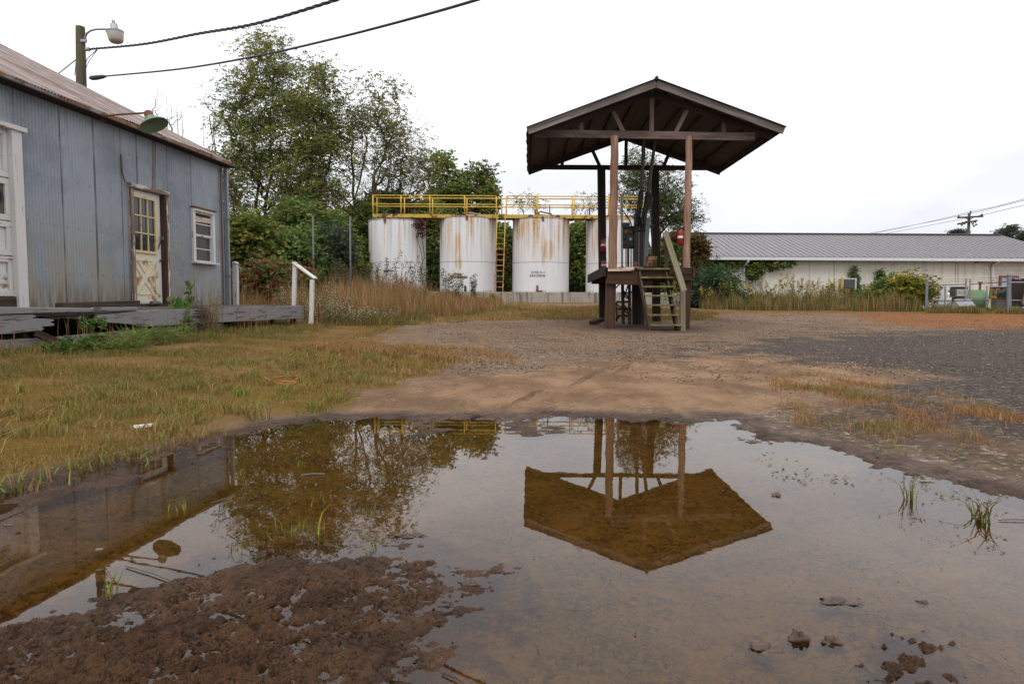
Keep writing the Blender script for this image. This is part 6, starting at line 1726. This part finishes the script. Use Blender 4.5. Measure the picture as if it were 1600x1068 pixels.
def scatter(poly, n, rng, dens=None):
    P_ = np.array(poly); lo = P_.min(0); hi = P_.max(0)
    lo = np.maximum(lo, [-40, .9]); hi = np.minimum(hi, [40, 45])
    X = []; Y = []; tot = 0
    for _ in range(60):
        x = rng.uniform(lo[0], hi[0], n * 2); y = rng.uniform(lo[1], hi[1], n * 2)
        ok = (poly_sd(x, y, poly) + .25 * fbm(x * 1.5, y * 1.5, 3, 7) > 0) & (np.abs(x) < y * .86 + .6)
        if dens is not None: ok &= rng.uniform(0, 1, len(x)) < dens(x, y)
        X.append(x[ok]); Y.append(y[ok]); tot += ok.sum()
        if tot >= n: break
    return np.concatenate(X)[:n], np.concatenate(Y)[:n]


G_DRY = [((0.24, 0.145, 0.045), 5), ((0.31, 0.2, 0.075), 3), ((0.18, 0.12, 0.035), 3), ((0.15, 0.125, 0.025), 3)]
G_GRN = [((0.11, 0.12, 0.03), 5), ((0.15, 0.15, 0.035), 4), ((0.2, 0.165, 0.05), 3), ((0.07, 0.09, 0.025), 2)]
G_RED = [((0.305, 0.140, 0.073), 4), ((0.378, 0.195, 0.104), 3), ((0.244, 0.146, 0.061), 3), ((0.439, 0.293, 0.159), 2), ((0.195, 0.159, 0.049), 2)]


def gcol(x, y, rng, green=0.0):
    n = len(x)
    f = np.clip(.5 + 1.1 * fbm(x * .8, y * .8, 4, 77) + green, 0, 1)[:, None]
    return pal(G_DRY, n, .2, rng) * (1 - f) + pal(G_GRN, n, .2, rng) * f


rg = np.random.default_rng(70)
dn = lambda x, y: np.clip(.40 + .35 * sst(-1.6, -3, x) * sst(7, 4, y) + 2.8 * fbm(x * .9, y * .9, 4, 71), .05, 1) * np.clip(4.5 / y, .3, 1) * (1 + .8 * sst(-2.0, -3.2, x) * sst(7, 4, y)) * np.where(warped_sd(x, y) > -.03, 0, 1)
x, y = scatter(GRASS_L, 480000, rg, dn)
dk = sst(-2.2, -4.6, x + .08 * y) * sst(4, 7, y)
h = .008 + .05 * rg.uniform(0, 1, len(x)) ** 2.2 * (1 + .6 * fbm(x * 1.7, y * 1.7, 3, 78)) * (1 + 1.0 * dk)
wd = rg.uniform(.0018, .004, len(x)) * (1 + y * .1)
grass_obj('lawn_grass', 'short patchy dry and green grass left of the puddle', [blades(x, y, h, wd, gcol(x, y, rg, -.30 + .55 * dk), .7)])
# longer tufts by the puddle edge and on the left lawn
NEARL = pxpoly([(-150, 800), (0, 762), (215, 716), (370, 680), (560, 630), (700, 575), (520, 545), (200, 600), (-150, 640)])
cx_, cy_ = scatter(NEARL, 330, rg, lambda x, y: np.where(warped_sd(x, y) > -.06, 0, .9))
parts = []
k = rg.integers(14, 46, len(cx_)); tx = np.repeat(cx_, k) + rg.normal(0, .035, k.sum()); ty = np.repeat(cy_, k) + rg.normal(0, .035, k.sum())
hs = np.repeat(rg.uniform(.04, .12, len(cx_)), k) * rg.uniform(.5, 1.3, k.sum())
mixc = np.repeat(rg.uniform(0, 1, len(cx_)) ** 1.3, k)[:, None]
col = pal(G_DRY, len(tx), .25, rg) * (1 - mixc) + pal([((0.17, 0.2, 0.03), 3), ((0.23, 0.22, 0.04), 2), ((0.1, 0.13, 0.025), 2)], len(tx), .2, rg) * mixc
parts.append(blades(tx, ty, hs, rg.uniform(.004, .008, len(tx)), col, .9))
grass_obj('tufted_grass', 'longer straw and green tufts near the left rim of the puddle', parts)
x, y = scatter(GRASS_R, 9000, rg, lambda x, y: np.clip(.12 + 2.4 * fbm(x * 1.7, y * 1.7, 4, 72), .02, 1) * np.where(warped_sd(x, y) > -.04, 0, 1))
h = .012 + .08 * rg.uniform(0, 1, len(x)) ** 2; red = pal([((0.3, 0.13, 0.05), 4), ((0.36, 0.2, 0.08), 3), ((0.22, 0.15, 0.05), 2)], len(x), .2, rg)
f = np.clip(.12 + 1.5 * fbm(x * 1.6, y * 1.6, 3, 73), 0, 1)[:, None]
grass_obj('sparse_grass', 'sparse brown and green grass on the dark gravel right of the puddle', [blades(x, y, h, rg.uniform(.003, .0055, len(x)), red * (1 - f) + pal(G_GRN, len(x), .2, rg) * f, .8)])
# grass strip along the middle distance and behind the rack
STRIP = pxpoly([(330, 507), (480, 500), (620, 500), (660, 500), (760, 496), (950, 499), (950, 486), (800, 480), (600, 482), (440, 487), (330, 490)])
STRIP = [(p[0], min(p[1], 29.5)) for p in [(-8, 19), (-5.2, 16.6), (-3.0, 18.5), (-1.2, 21), (2.4, 21.5), (6.5, 22), (8.0, 24.5), (8, 26.3), (2, 26.5), (-2, 27.5), (-9, 29)]]
x, y = scatter(STRIP, 42000, rg, lambda x, y: np.clip(.55 + 1.6 * fbm(x * .7, y * .7, 4, 74), .05, 1))
f = np.clip(.35 + 1.2 * fbm(x * .5, y * .5, 3, 75), 0, 1)[:, None]
col = pal([((0.34, 0.2, 0.08), 3), ((0.4, 0.26, 0.11), 2), ((0.28, 0.17, 0.06), 2)], len(x), .18, rg) * (1 - f) + pal(G_GRN, len(x), .2, rg) * f
grass_obj('golden_grass', 'golden brown grass strip behind the gravel yard', [blades(x, y, rg.uniform(.05, .17, len(x)), rg.uniform(.012, .022, len(x)), col, .6)])
# brown-edge tufts on the gravel border
for pl_, n_, lab, hh in (([(-3.6, 11.5), (-.2, 9.6), (.1, 7.4), (-.9, 6.2), (-1.6, 6.4), (-2.2, 8)], 3500, 'ragged yellow tufts straying from the lawn onto the gravel', (.03, .10)),
    ([(-3.2, 9.3), (-1.4, 8.2), (-.75, 7.6), (-.6, 8.3), (-1.2, 9.6), (-2.6, 10.6)], 9000, 'reddish brown grass fringe where lawn meets gravel', (.05, .16)),):
    x, y = scatter(pl_, n_, rg, lambda x, y: np.clip(.3 + 2 * fbm(x * 1.5, y * 1.5, 3, 76), 0, 1))
    grass_obj('fringe_grass', lab, [blades(x, y, rg.uniform(*hh, len(x)), rg.uniform(.006, .01, len(x)), pal([((0.3, 0.15, 0.06), 4), ((0.36, 0.22, 0.1), 3), ((0.2, 0.17, 0.04), 2)], len(x), .2, rg), .6)])


def tall(name, label, poly, n, hr, wr_, cols, seed, lean=.2, dens=None):
    dens = dens or (lambda x, y: np.clip(.5 + 1.7 * fbm(x * 1.1, y * 1.1, 4, seed + 7), .06, 1))
    x, y = scatter(poly, n, rg, dens)
    hm = .3 + .7 * np.clip(.5 + 1.5 * fbm(x * 1.3, y * 1.3, 4, seed), 0, 1)
    hm = hm * (np.interp(x / y * 1000 + 800, [480, 560, 640, 690, 740, 770, 800], [.88, .95, .9, .55, .42, .3, .2]) if seed == 81 else 1)
    p = [blades(x, y, rg.uniform(*hr, len(x)) * hm, rg.uniform(*wr_, len(x)), pal(cols, len(x), .22, rg), lean)]
    return grass_obj(name, label, p)


TALL_L = [(-8.4, 19.5), (-5.6, 17.6), (-4.9, 17.0), (-4.2, 19.0), (-2.2, 22.0), (-.6, 24.5), (-.4, 29.6), (-8, 29.8), (-11, 26)]
tall('tall_grass', 'tall reddish brown grass between the deck and the white tanks', TALL_L, 34000, (.4, 1.9), (.008, .016), G_RED + G_RED + G_DRY[:2] + G_GRN[:1], 81)
TALL_G = [(-8.0, 18.6), (-4.5, 16.6), (-3.2, 18.3), (-2.5, 20.5), (-8.5, 23)]
tall('green_grass', 'knee high green and straw grass at the deck end', TALL_G, 12000, (.25, .6), (.008, .016), G_GRN + G_DRY, 82, .4)
TALL_R = [(8.3, 28.2), (9.5, 27.4), (13, 27.2), (17.4, 27.0), (17.6, 28.0), (17.0, 30.5), (12, 31.2), (8.6, 31)]
tall('tall_grass', 'tall brown and green grass along the warehouse wall', TALL_R, 20000, (.25, 1.15), (.014, .026), G_RED + G_GRN + G_GRN, 83)
TALL_R2 = [(17.0, 26.2), (24, 25.6), (24, 26.8), (17.5, 27.2)]
tall('rough_grass', 'rough green grass in front of the fence', TALL_R2, 8000, (.2, .45), (.014, .026), G_GRN + G_DRY[:2], 84, .4)
DECKG = [(-6.15, 6.2), (-5.55, 6.0), (-4.6, 12.5), (-4.35, 16.2), (-5.1, 16.2), (-5.75, 12)]
tall('deck_grass', 'long green grass and dry stalks along the foot of the wooden deck', DECKG, 7000, (.05, .24), (.004, .008), G_GRN + G_GRN + G_DRY + [((0.06, 0.1, 0.025), 4)], 85, .6)
tall('dry_stalk', 'thin reddish seed stalks standing before the wooden deck', DECKG, 160, (.45, .9), (.005, .007), [((0.27, 0.12, 0.07), 3), ((0.3, 0.2, 0.1), 2)], 86, .18)


def weed(name, label, cat, foot, h, nst, pal_leaf, pal_top, seed, spread=.25, leafl=.07, leafw=.02, top=.5, topn=60, group=None, tops=.035, lean=.25, nleaf=16):
    """upright leafy weed: stems, narrow leaves, flower or seed heads"""
    r_ = np.random.default_rng(seed); foot = Vector(foot)
    t_ = thing(name, label, cat, foot, group)
    paths = []; lv = []; la = []; tpv = []
    for s in range(nst):
        a = r_.uniform(0, 6.28); hh = h * r_.uniform(.65, 1.05); ln = abs(r_.normal(lean, .1)) * hh
        b0 = np.array(foot) + np.array([r_.normal(0, spread * .4), r_.normal(0, spread * .4), -.03])
        q = np.linspace(0, 1, 6)[:, None]
        P_ = b0 + np.array([0, 0, 1.0]) * q * hh + np.array([math.cos(a), math.sin(a), 0]) * ln * q ** 2
        paths.append((P_, np.linspace(.008, .003, 6) * (1 if h > .5 else .35)))
        for k in range(nleaf):
            f = r_.uniform(.1, .95); p = P_[0] + (P_[-1] - P_[0]) * f
            d = unit(1, r_)[0]; d[2] = abs(d[2]) * .5; d /= np.linalg.norm(d)
            lv.append(p + d * leafl * .5); la.append(d)
        if pal_top is not None:
            n = topn // nst; f = 1 - top * r_.uniform(0, 1, n) ** 1.5
            p = P_[0] + (P_[-1] - P_[0]) * f[:, None] + r_.standard_normal((n, 3)) * (.03 + .16 * (1 - f[:, None])) * h * .5
            tpv.append(p)
    v, f, g = branch_mesh(paths, 4)
    mesh_np('stem', v, [f], M['stem'], t_, attrs={'grain': ('FLOAT_VECTOR', g)})
    lv = np.array(lv); la = np.array(la)
    v, f = leaf_quads(lv, la, leafl * r_.uniform(.6, 1.4, len(lv)), leafw * r_.uniform(.7, 1.3, len(lv)), r_)
    mesh_np('foliage', v, [f], M['leaf'], t_, attrs={'tint': ('FLOAT_COLOR', np.repeat(pal(pal_leaf, len(lv), .2, r_), 4, 0))})
    if tpv:
        tp = np.concatenate(tpv); v, f = leaf_quads(tp, unit(len(tp), r_), tops, tops * .8, r_)
        mesh_np('flower_head', v, [f], M['leaf'], t_, attrs={'tint': ('FLOAT_COLOR', np.repeat(pal(pal_top, len(tp), .15, r_), 4, 0))})['kind'] = 'stuff'
    return t_


WL = [((0.08, 0.1, 0.03), 3), ((0.11, 0.12, 0.035), 3), ((0.06, 0.08, 0.025), 2)]
GOLD = [((0.5, 0.33, 0.02), 4), ((0.38, 0.28, 0.04), 3), ((0.25, 0.2, 0.06), 3)]
WHITE = [((0.66, 0.64, 0.5), 4), ((0.42, 0.42, 0.2), 3), ((0.15, 0.19, 0.05), 3)]
SEED = [((0.26, 0.2, 0.1), 4), ((0.2, 0.18, 0.07), 3)]
gl_ = [(1196, 30.2, .9), (1208, 29.5, 1.2), (1238, 29.8, 1.35), (1252, 29.2, 1.2), (1262, 29.0, 1.05), (1284, 29.6, 1.0), (1292, 28.8, .9), (1302, 29.4, 1.05), (1318, 29, .7), (1346, 29.3, .8), (1362, 29.0, .75), (1105, 28.6, .8), (1128, 28.6, .9), (1150, 28.4, .8), (1172, 28.8, .8)]
for i, (px, d, h_) in enumerate(gl_):
    weed('goldenrod', 'goldenrod clump in the tall grass along the warehouse wall', 'weed', gbase(px, d), h_ + .35, 8, WL, GOLD if i % 3 else SEED, 100 + i, .3, .16, .03, .35, 260, 'goldenrod along the warehouse', .055)
for i, (px, d, h_, tp) in enumerate([(522, 17.3, 1.15, WHITE), (506, 17.0, .9, WHITE), (541, 17.4, .75, WHITE), (585, 18.6, .6, WHITE), (606, 19.2, .55, WHITE), (452, 18.5, 1.1, WHITE), (555, 17.8, .6, WHITE)]):
    weed('aster_clump', 'bushy clump of small white asters in the tall brown grass', 'weed', gbase(px, d), h_, 12, WL, tp, 130 + i, .55, .06, .015, .7, 520, 'white asters left of the tanks', .026, .4)
for i, (px, d, h_, lab) in enumerate([(606, 27.5, 1.75, 'tall pale seed weed before the leftmost white tank, left one'), (646, 27.5, 1.55, 'tall pale seed weed before the leftmost white tank, right one'), (570, 27, 1.5, 'tall seed weed left of the leftmost white tank'), (590, 28, 1.2, None), (632, 27, 1.2, None), (662, 27, 1.3, None), (700, 28.5, 1.2, None), (715, 28.8, 1.0, None), (742, 29, .9, None), (522, 25.5, 1.5, None), (535, 26, 1.4, None)]):
    weed('seed_weed', lab or 'tall green weed with feathery seed heads before the white tanks', 'weed', gbase(px, d), h_ + .45, 5 if i < 3 else 9, WL, SEED + WL, 150 + i, .25, .14, .035, .5, 150, 'tall weeds before the tanks', .05, .15, 30)
weed('goldenrod', 'small yellow flowering plant at the foot of the concrete wall by the ladder', 'weed', gbase(778, 28.5), .6, 9, WL, [((0.6, 0.42, 0.02), 1)], 170, .5, .1, .03, .6, 110, None, .06)
weed('goldenrod', 'low goldenrod patch under the red creeper', 'weed', gbase(535, 24.0), 1.0, 9, WL, GOLD, 171, .6, .1, .03, .3, 160, None, .05)
weed('goldenrod', 'tall yellow weeds behind the rack steps', 'weed', gbase(1050, 27.0), 1.7, 10, WL, GOLD, 172, .8, .14, .04, .4, 320, None, .05)
# leafy plants pushing out from under the deck
for i, (px, py, d, h_, lab) in enumerate([(120, 553, 7.9, .22, 'broad leaved green plant left of the deck gap'), (98, 556, 7.6, .2, 'low green plant at the broken deck skirting'), (155, 545, 8.3, .24, 'leafy green plant in the gap under the deck'), (180, 548, 8.0, .1, 'green plant low in the grass below the deck gap'), (215, 532, 9.0, .16, 'green plant against the peeling fascia board'), (150, 505, 8.9, .2, 'small green sprig growing out of the broken deck edge')]):
    p = gp(px, py, .1); f_ = Vector((p.x, p.y, gz(p.x, p.y)))
    if i == 5: f_ = at(px, 512, 8.8)
    weed('leafy_weed', lab, 'weed', f_, h_, 9, [((0.06, 0.13, 0.03), 4), ((0.09, 0.16, 0.035), 3), ((0.2, 0.2, 0.03), .6)], None, 180 + i, .22, .06, .04, group='leafy weeds under the deck', nleaf=20)
ps = at(296, 522, 11.6)
weed('vine_sapling', 'large leaved green vine leaning on the deck edge below the small window', 'vine', Vector((ps.x, ps.y, gz(ps.x, ps.y))), 1.0, 4, [((0.08, 0.15, 0.03), 4), ((0.12, 0.19, 0.04), 3)], None, 190, .2, .15, .11, nleaf=26, lean=.3)
for i, px in enumerate((322, 340, 392)):
    p = at(px, 500, 12.0 if px < 350 else 15.6); 
    weed('grass_clump', 'clump of tall straw grass against the deck fascia', 'grass clump', Vector((p.x, p.y, gz(p.x, p.y))), .75, 9, [((0.25, 0.17, 0.08), 3), ((0.17, 0.16, 0.05), 3)], [((0.3, 0.2, 0.11), 1)], 195 + i, .2, .2, .012, .4, 80, 'straw grass clumps at the deck', .03, .2)

for i, (px, py, d) in enumerate(((212, 548, 8.7), (238, 540, 9.3), (190, 556, 8.2), (262, 536, 9.7))):
    p = at(px, py, d)
    weed('grass_clump', 'lush green grass clump growing against the broken deck skirting', 'grass clump', Vector((p.x, p.y, gz(p.x, p.y))), .3, 26, [((0.12, 0.18, 0.035), 3), ((0.17, 0.2, 0.04), 3), ((0.08, 0.13, 0.03), 2)], None, 600 + i, .3, .16, .009, group='green grass clumps at the deck', nleaf=14, lean=.6)
# tufts and sprigs standing in the puddle
def tuft(px, py, n, h_, label, cols, seed, lean=.5, spread=.02, w_=.0045, seedhead=False, group='grass tufts in the puddle'):
    r_ = np.random.default_rng(seed); p = gp(px, py)
    x = p.x + r_.normal(0, spread, n); y = p.y + r_.normal(0, spread, n)
    v, q, t3, c = blades(x, y, r_.uniform(.5, 1.05, n) * h_, np.full(n, w_) * r_.uniform(.7, 1.2, n), pal(cols, n, .2, r_), lean, rng=r_, z=np.full(n, -.01))
    o = thing('grass_tuft', label, 'grass tuft', (p.x, p.y, -.01), group)
    mesh_np('blade_cluster', v, [q, t3], M['blade'], o, attrs={'tint': ('FLOAT_COLOR', c)})
    if seedhead:
        tips = v.reshape(-1, 5, 3)[:, 4]; k = np.repeat(tips, 7, 0) + r_.normal(0, .004, (len(tips) * 7, 3))
        v, f = leaf_quads(k, unit(len(k), r_), .010, .004, r_)
        mesh_np('seed_head', v, [f], M['leaf'], o, attrs={'tint': ('FLOAT_COLOR', np.repeat(pal([((0.2, 0.15, 0.03), 1), ((0.13, 0.12, 0.03), 1)], len(k), .2, r_), 4, 0))})['kind'] = 'stuff'
    return o


GB = [((0.2, 0.24, 0.02), 3), ((0.3, 0.25, 0.03), 2), ((0.12, 0.14, 0.02), 2)]
GO = [((0.13, 0.14, 0.03), 3), ((0.18, 0.15, 0.04), 2), ((0.09, 0.08, 0.03), 2)]
tuft(1420, 780, 12, .135, 'smaller sedge tuft in the puddle, left of the larger one', GO, 201, .45, .012, .008, seedhead=True)
tuft(1533, 812, 20, .15, 'larger sedge tuft with seed heads near the right edge', GO, 202, .7, .015, .008, seedhead=True)
tuft(1380, 716, 10, .05, 'small dark green broad leaf sprig at the right rim of the puddle', [((0.05, 0.09, 0.02), 1)], 203, .8, .03, .012)
tuft(282, 797, 9, .075, 'yellow green tuft in the puddle over the reflected wall', GB, 204, .5)
tuft(370, 742, 6, .08, 'slim yellow blades by the reflected corner of the building', GB, 205, .4)
tuft(470, 835, 12, .095, 'yellow green tuft in the middle of a weedy cluster', GB, 206, .5, .05)
tuft(500, 790, 7, .085, 'pale green blades above the weedy cluster', GB, 207, .45)
tuft(172, 935, 9, .10, 'upright orange green tuft at the mud edge', GB + [((0.35, 0.15, 0.02), 2)], 208, .25, .01, .004)
tuft(588, 800, 4, .06, 'few thin blades among the reflected trees', GB, 209, .3)
tuft(370, 862, 6, .06, 'small brown tuft on the mud rim', GO, 210, .5)
tuft(445, 830, 8, .08, 'yellow tuft left side of the weedy cluster', GB, 211, .7, .03)
tuft(585, 862, 6, .05, 'arched yellow blades beside a clod of mud', GB, 212, 1.0, .02)
tuft(468, 726, 5, .06, 'thin green blades under the reflected tall tree', GB, 213, .3)
tuft(535, 700, 5, .05, 'faint green sprig among the tree reflections', GB, 214, .4)
for i, (px, py) in enumerate(((25, 765), (60, 755), (1238, 660), (1255, 648), (1290, 672), (1395, 705), (1500, 720), (1580, 730), (1560, 700), (205, 718), (1190, 598), (1300, 545), (1200, 578))):
    tuft(px, py, 26, .09 if px > 100 else .12, 'green grass tuft on the puddle bank', [((0.13, 0.18, 0.025), 3), ((0.19, 0.19, 0.03), 2)] + G_DRY[:1], 230 + i, .9, .05, .007, group='green tufts on the bank')

# ------------------------------------------------------------------ loose stones, clods, litter
r_ = np.random.default_rng(300)


def stones(x, y, s, col, name, label):
    n = len(x); z = terrain(x, y)
    b = np.array([[1, 0, 0], [0, 1, 0], [-1, 0, 0], [0, -1, 0], [0, 0, .75], [.0, 0, -.6]])
    a = r_.uniform(0, 6.28, n)
    V = b[None] * r_.uniform(.55, 1.25, (n, 6, 1)) * s[:, None, None]
    xr_ = V[..., 0] * np.cos(a)[:, None] - V[..., 1] * np.sin(a)[:, None]; yr_ = V[..., 0] * np.sin(a)[:, None] + V[..., 1] * np.cos(a)[:, None]
    V = np.stack([xr_ + x[:, None], yr_ + y[:, None], V[..., 2] + z[:, None] + s[:, None] * .25], -1).reshape(-1, 3)
    f = np.array([(0, 1, 4), (1, 2, 4), (2, 3, 4), (3, 0, 4), (1, 0, 5), (2, 1, 5), (3, 2, 5), (0, 3, 5)])
    Fx = (np.arange(n)[:, None, None] * 6 + f[None]).reshape(-1, 3)
    o = mesh_np(name, V, [Fx], M['stone'], attrs={'tint': ('FLOAT_COLOR', np.repeat(col, 6, 0))}); return tag(o, label, 'gravel', kind='stuff')


t = NT('stone'); c = t.attr('tint'); M['stone'] = t.pbr(t.mix(t.noise(t.obj(), 60, 3), c, t.mix(.5, c, (0, 0, 0))), .85, 0, .25)
GRV = pxpoly([(560, 640), (680, 560), (660, 510), (800, 496), (1000, 500), (1600, 488), (1800, 500), (1800, 730), (1600, 736), (1400, 700), (1240, 640), (1180, 600), (800, 610)])
x, y = scatter(GRV, 26000, r_, lambda x, y: np.clip(.35 + 1.4 * fbm(x * .6, y * .6, 4, 301), .02, 1) * np.clip(9 / y, .2, 1) * sst(4.6, 7.5, y) * sst(.9, 1.8, np.hypot((x - 3.75) / 1.8, (y - 17.8) / 2.5)))
stones(x, y, r_.uniform(.004, .015, len(x)) * (1 + y * .02), pal([((0.11, 0.083, 0.065), 4), ((0.18, 0.14, 0.108), 4), ((0.37, 0.31, 0.25), 1.5), ((0.23, 0.155, 0.10), 2)], len(x), .2, r_), 'loose_gravel', 'loose gravel stones over the yard')
MUDP = pxpoly([(-100, 965), (120, 950), (300, 908), (400, 884), (560, 874), (650, 874), (760, 906), (735, 940), (660, 1010), (640, 1150), (-100, 1150)])
x, y = scatter(MUDP, 500, r_)
stones(x, y, r_.uniform(.002, .006, len(x)), pal([((0.07, 0.042, 0.027), 4), ((0.05, 0.03, 0.02), 3), ((0.12, 0.075, 0.05), 1)], len(x), .2, r_), 'mud_crumb', 'crumbs of mud on the churned bank')
M['mud'] = plain('mud', (0.085, 0.052, 0.034), .6, 0, .6, 60); M['mud_pale'] = plain('mud_pale', (0.15, 0.105, 0.078), .85, 0, .5, 60)


def clod(px, py, sx, sy, sz, label, mat='mud', seed=0, zc=0.0):
    rr = np.random.default_rng(seed); p = gp(px, py)
    nu, nv = 34, 16; V = []
    for j in range(nv + 1):
        th = math.pi * j / nv
        for i in range(nu):
            a = 2 * math.pi * i / nu; V.append((math.sin(th) * math.cos(a), math.sin(th) * math.sin(a), math.cos(th)))
    V = np.array(V); o_ = seed * 3.7
    k = .85 + 1.0 * fbm(V[:, 0] * 1.5 + o_, V[:, 1] * 1.5 + V[:, 2] * .6, 4, seed) + .6 * fbm(V[:, 0] * 4 + o_, V[:, 1] * 4 + V[:, 2] * 3, 4, seed + 5, .65)
    V = V * k[:, None] * np.array([sx, sy, sz]) + np.array([p.x, p.y, zc])
    ii_ = np.arange((nv + 1) * nu).reshape(nv + 1, nu)
    f = np.stack([ii_[:-1], ii_[1:], np.roll(ii_, -1, 1)[1:], np.roll(ii_, -1, 1)[:-1]], -1).reshape(-1, 4)
    o = mesh_np('mud_clod', V, [f], M[mat], None, (p.x, p.y, zc), smooth=True); return tag(o, label, 'clod', 'clods of mud in the puddle')


for i, a in enumerate([(1213, 773, .022, .018, .014, 'pale crumbly clod right of the reflected shelter', 'mud_pale'), (1310, 938, .055, .03, .010, 'long flat ridge of mud breaking the water at lower right'),
                       (1296, 1001, .024, .018, .014, 'rounded clod right of the upright dead sprig'), (1248, 998, .022, .02, .022, 'upright dead lump at lower right of the puddle'), (1188, 1012, .042, .025, .008, 'broad low clod left of the upright lump'),
                       (735, 912, .03, .02, .012, 'dark overhanging clod at the tip of the mud bank'), (905, 855, .009, .008, .006, 'small pale pebble inside the roof reflection', 'mud_pale'),
                       (945, 898, .010, .008, .004, 'small ring shaped clod below the roof reflection'), (1441, 940, .016, .012, .009, 'small dark clod right of the long ridge'), (640, 836, .055, .03, .010, 'ragged dark mud ridge below the tree reflection'),
                       (1345, 935, .01, .008, .006, 'little pale clod at the end of the long ridge', 'mud_pale'),
                       (1178, 690, .05, .025, .012, 'grey clod at the far right rim of the puddle', 'mud_pale'), (1130, 766, .012, .008, .005, 'tiny clod floating beside the reflected right post'), (1085, 835, .005, .004, .004, 'tiny pale bubble clod inside the roof reflection', 'mud_pale'), (760, 655, .09, .03, .012, 'dark rutted clod at the far rim of the puddle')]):
    clod(*a[:5], a[5], a[6] if len(a) > 6 else 'mud', 400 + i, -.004)
p = gp(222, 663, .05); z = gz(p.x, p.y)
m = MB(); m.beam((p.x - .05, p.y, z + .012), (p.x + .05, p.y + .025, z + .02), .025, .015, (0, 0, 1)); o = m.build('litter_scrap', M['litter'], None, (p.x, p.y, z)); tag(o, 'white scrap of litter on bare soil left of the puddle', 'litter')
m = MB()
for a in (((335, 590), (350, 594), (372, 597)), ((428, 593), (445, 590), (470, 589), (462, 594)), ((432, 600), (455, 602), (460, 598), (440, 597)), ((370, 584), (400, 586), (430, 598))):
    m.tube(curve3([Vector((q.x, q.y, gz(q.x, q.y) + .012)) for q in (gp(*b, .04) for b in a)], 5), .006, 5)
p = gp(450, 595, .04); o = m.build('twine', M['twine'], None, (p.x, p.y, gz(p.x, p.y))); tag(o, 'tangle of orange twine on the pale gravel at the lawn edge', 'twine')
# twigs in the water
for i, (x0, y0, x1, y1, lab) in enumerate(((470, 742, 508, 740, 'short grey stick floating under the reflected trees'), (197, 884, 280, 912, 'thin dark twig lying across the water at the mud edge'), (1560, 812, 1615, 813, 'brown reed lying on the water at the right edge'), (690, 1050, 735, 1075, 'thin twig at the bottom edge left of centre'), (330, 785, 366, 776, 'pale film streak of debris near the reflected eave'))):
    a, b = gp(x0, y0, .004), gp(x1, y1, .004)
    m = MB(); m.tube([a, a.lerp(b, .5) + Vector((0, .006, .002)), b], .0018 if i else .004, 6); o = m.build('twig', M['bark_pale'] if i in (0, 2, 4) else M['bark'], None, a); tag(o, lab, 'twig', 'twigs in the puddle')

# flecks of leaf and bark afloat on the puddle
PW = [p for p in PUDDLE]
def flecks(pl_, n, s0, s1, seed):
    rr = np.random.default_rng(seed)
    x, y = scatter(pl_, n, rr, lambda x, y: np.where(warped_sd(x, y) > .02, np.clip(.15 + 2.2 * fbm(x * 2.2, y * 2.2, 3, seed), .02, 1), 0))
    a = unit(len(x), rr); a[:, 2] *= .06; a /= np.linalg.norm(a, axis=1, keepdims=True)
    b = np.stack([-a[:, 1], a[:, 0], rr.normal(0, .12, len(x))], -1)
    c = np.stack([x, y, np.full(len(x), .0035)], -1); l = rr.uniform(s0, s1, len(x))[:, None]; w_ = l * rr.uniform(.25, .8, len(x))[:, None]
    v = np.stack([c - a * l / 2, c + b * w_ / 2 + a * l * rr.uniform(-.3, .3, (len(x), 1)), c + a * l / 2, c - b * w_ / 2 + a * l * rr.uniform(-.3, .3, (len(x), 1))], 1).reshape(-1, 3)
    v[:, 2] = np.maximum(v[:, 2], .0015)
    return v, np.arange(len(v)).reshape(-1, 4), pal([((0.06, 0.04, 0.028), 4), ((0.035, 0.024, 0.018), 3), ((0.2, 0.15, 0.1), 1)], len(x), .3, rr)
fl_parts = [flecks(pxpoly(a), n, s0, s1, sd_) for a, n, s0, s1, sd_ in (
    ([(1180, 700), (1330, 712), (1420, 745), (1560, 775), (1590, 800), (1450, 800), (1300, 780), (1200, 740)], 150, .006, .022, 501),
    ([(240, 740), (370, 690), (560, 665), (640, 700), (640, 840), (480, 865), (330, 800)], 90, .008, .03, 502),
    ([(0, 800), (200, 740), (360, 720), (360, 790), (200, 890), (0, 960)], 60, .008, .03, 503),
    ([(700, 880), (820, 800), (1000, 900), (1200, 760), (1500, 850), (1550, 1050), (900, 1060), (700, 1000)], 80, .003, .010, 504))]
V = []; Q = []; C = []; o_ = 0
for v, q, c in fl_parts:
    V.append(v); Q.append(q + o_); C.append(np.repeat(c, 4, 0)); o_ += len(v)
ob = mesh_np('floating_debris', np.concatenate(V), [np.concatenate(Q)], M['stone'], attrs={'tint': ('FLOAT_COLOR', np.concatenate(C))})
tag(ob, 'dark flecks of leaf and bark afloat on the puddle', 'debris', kind='stuff')
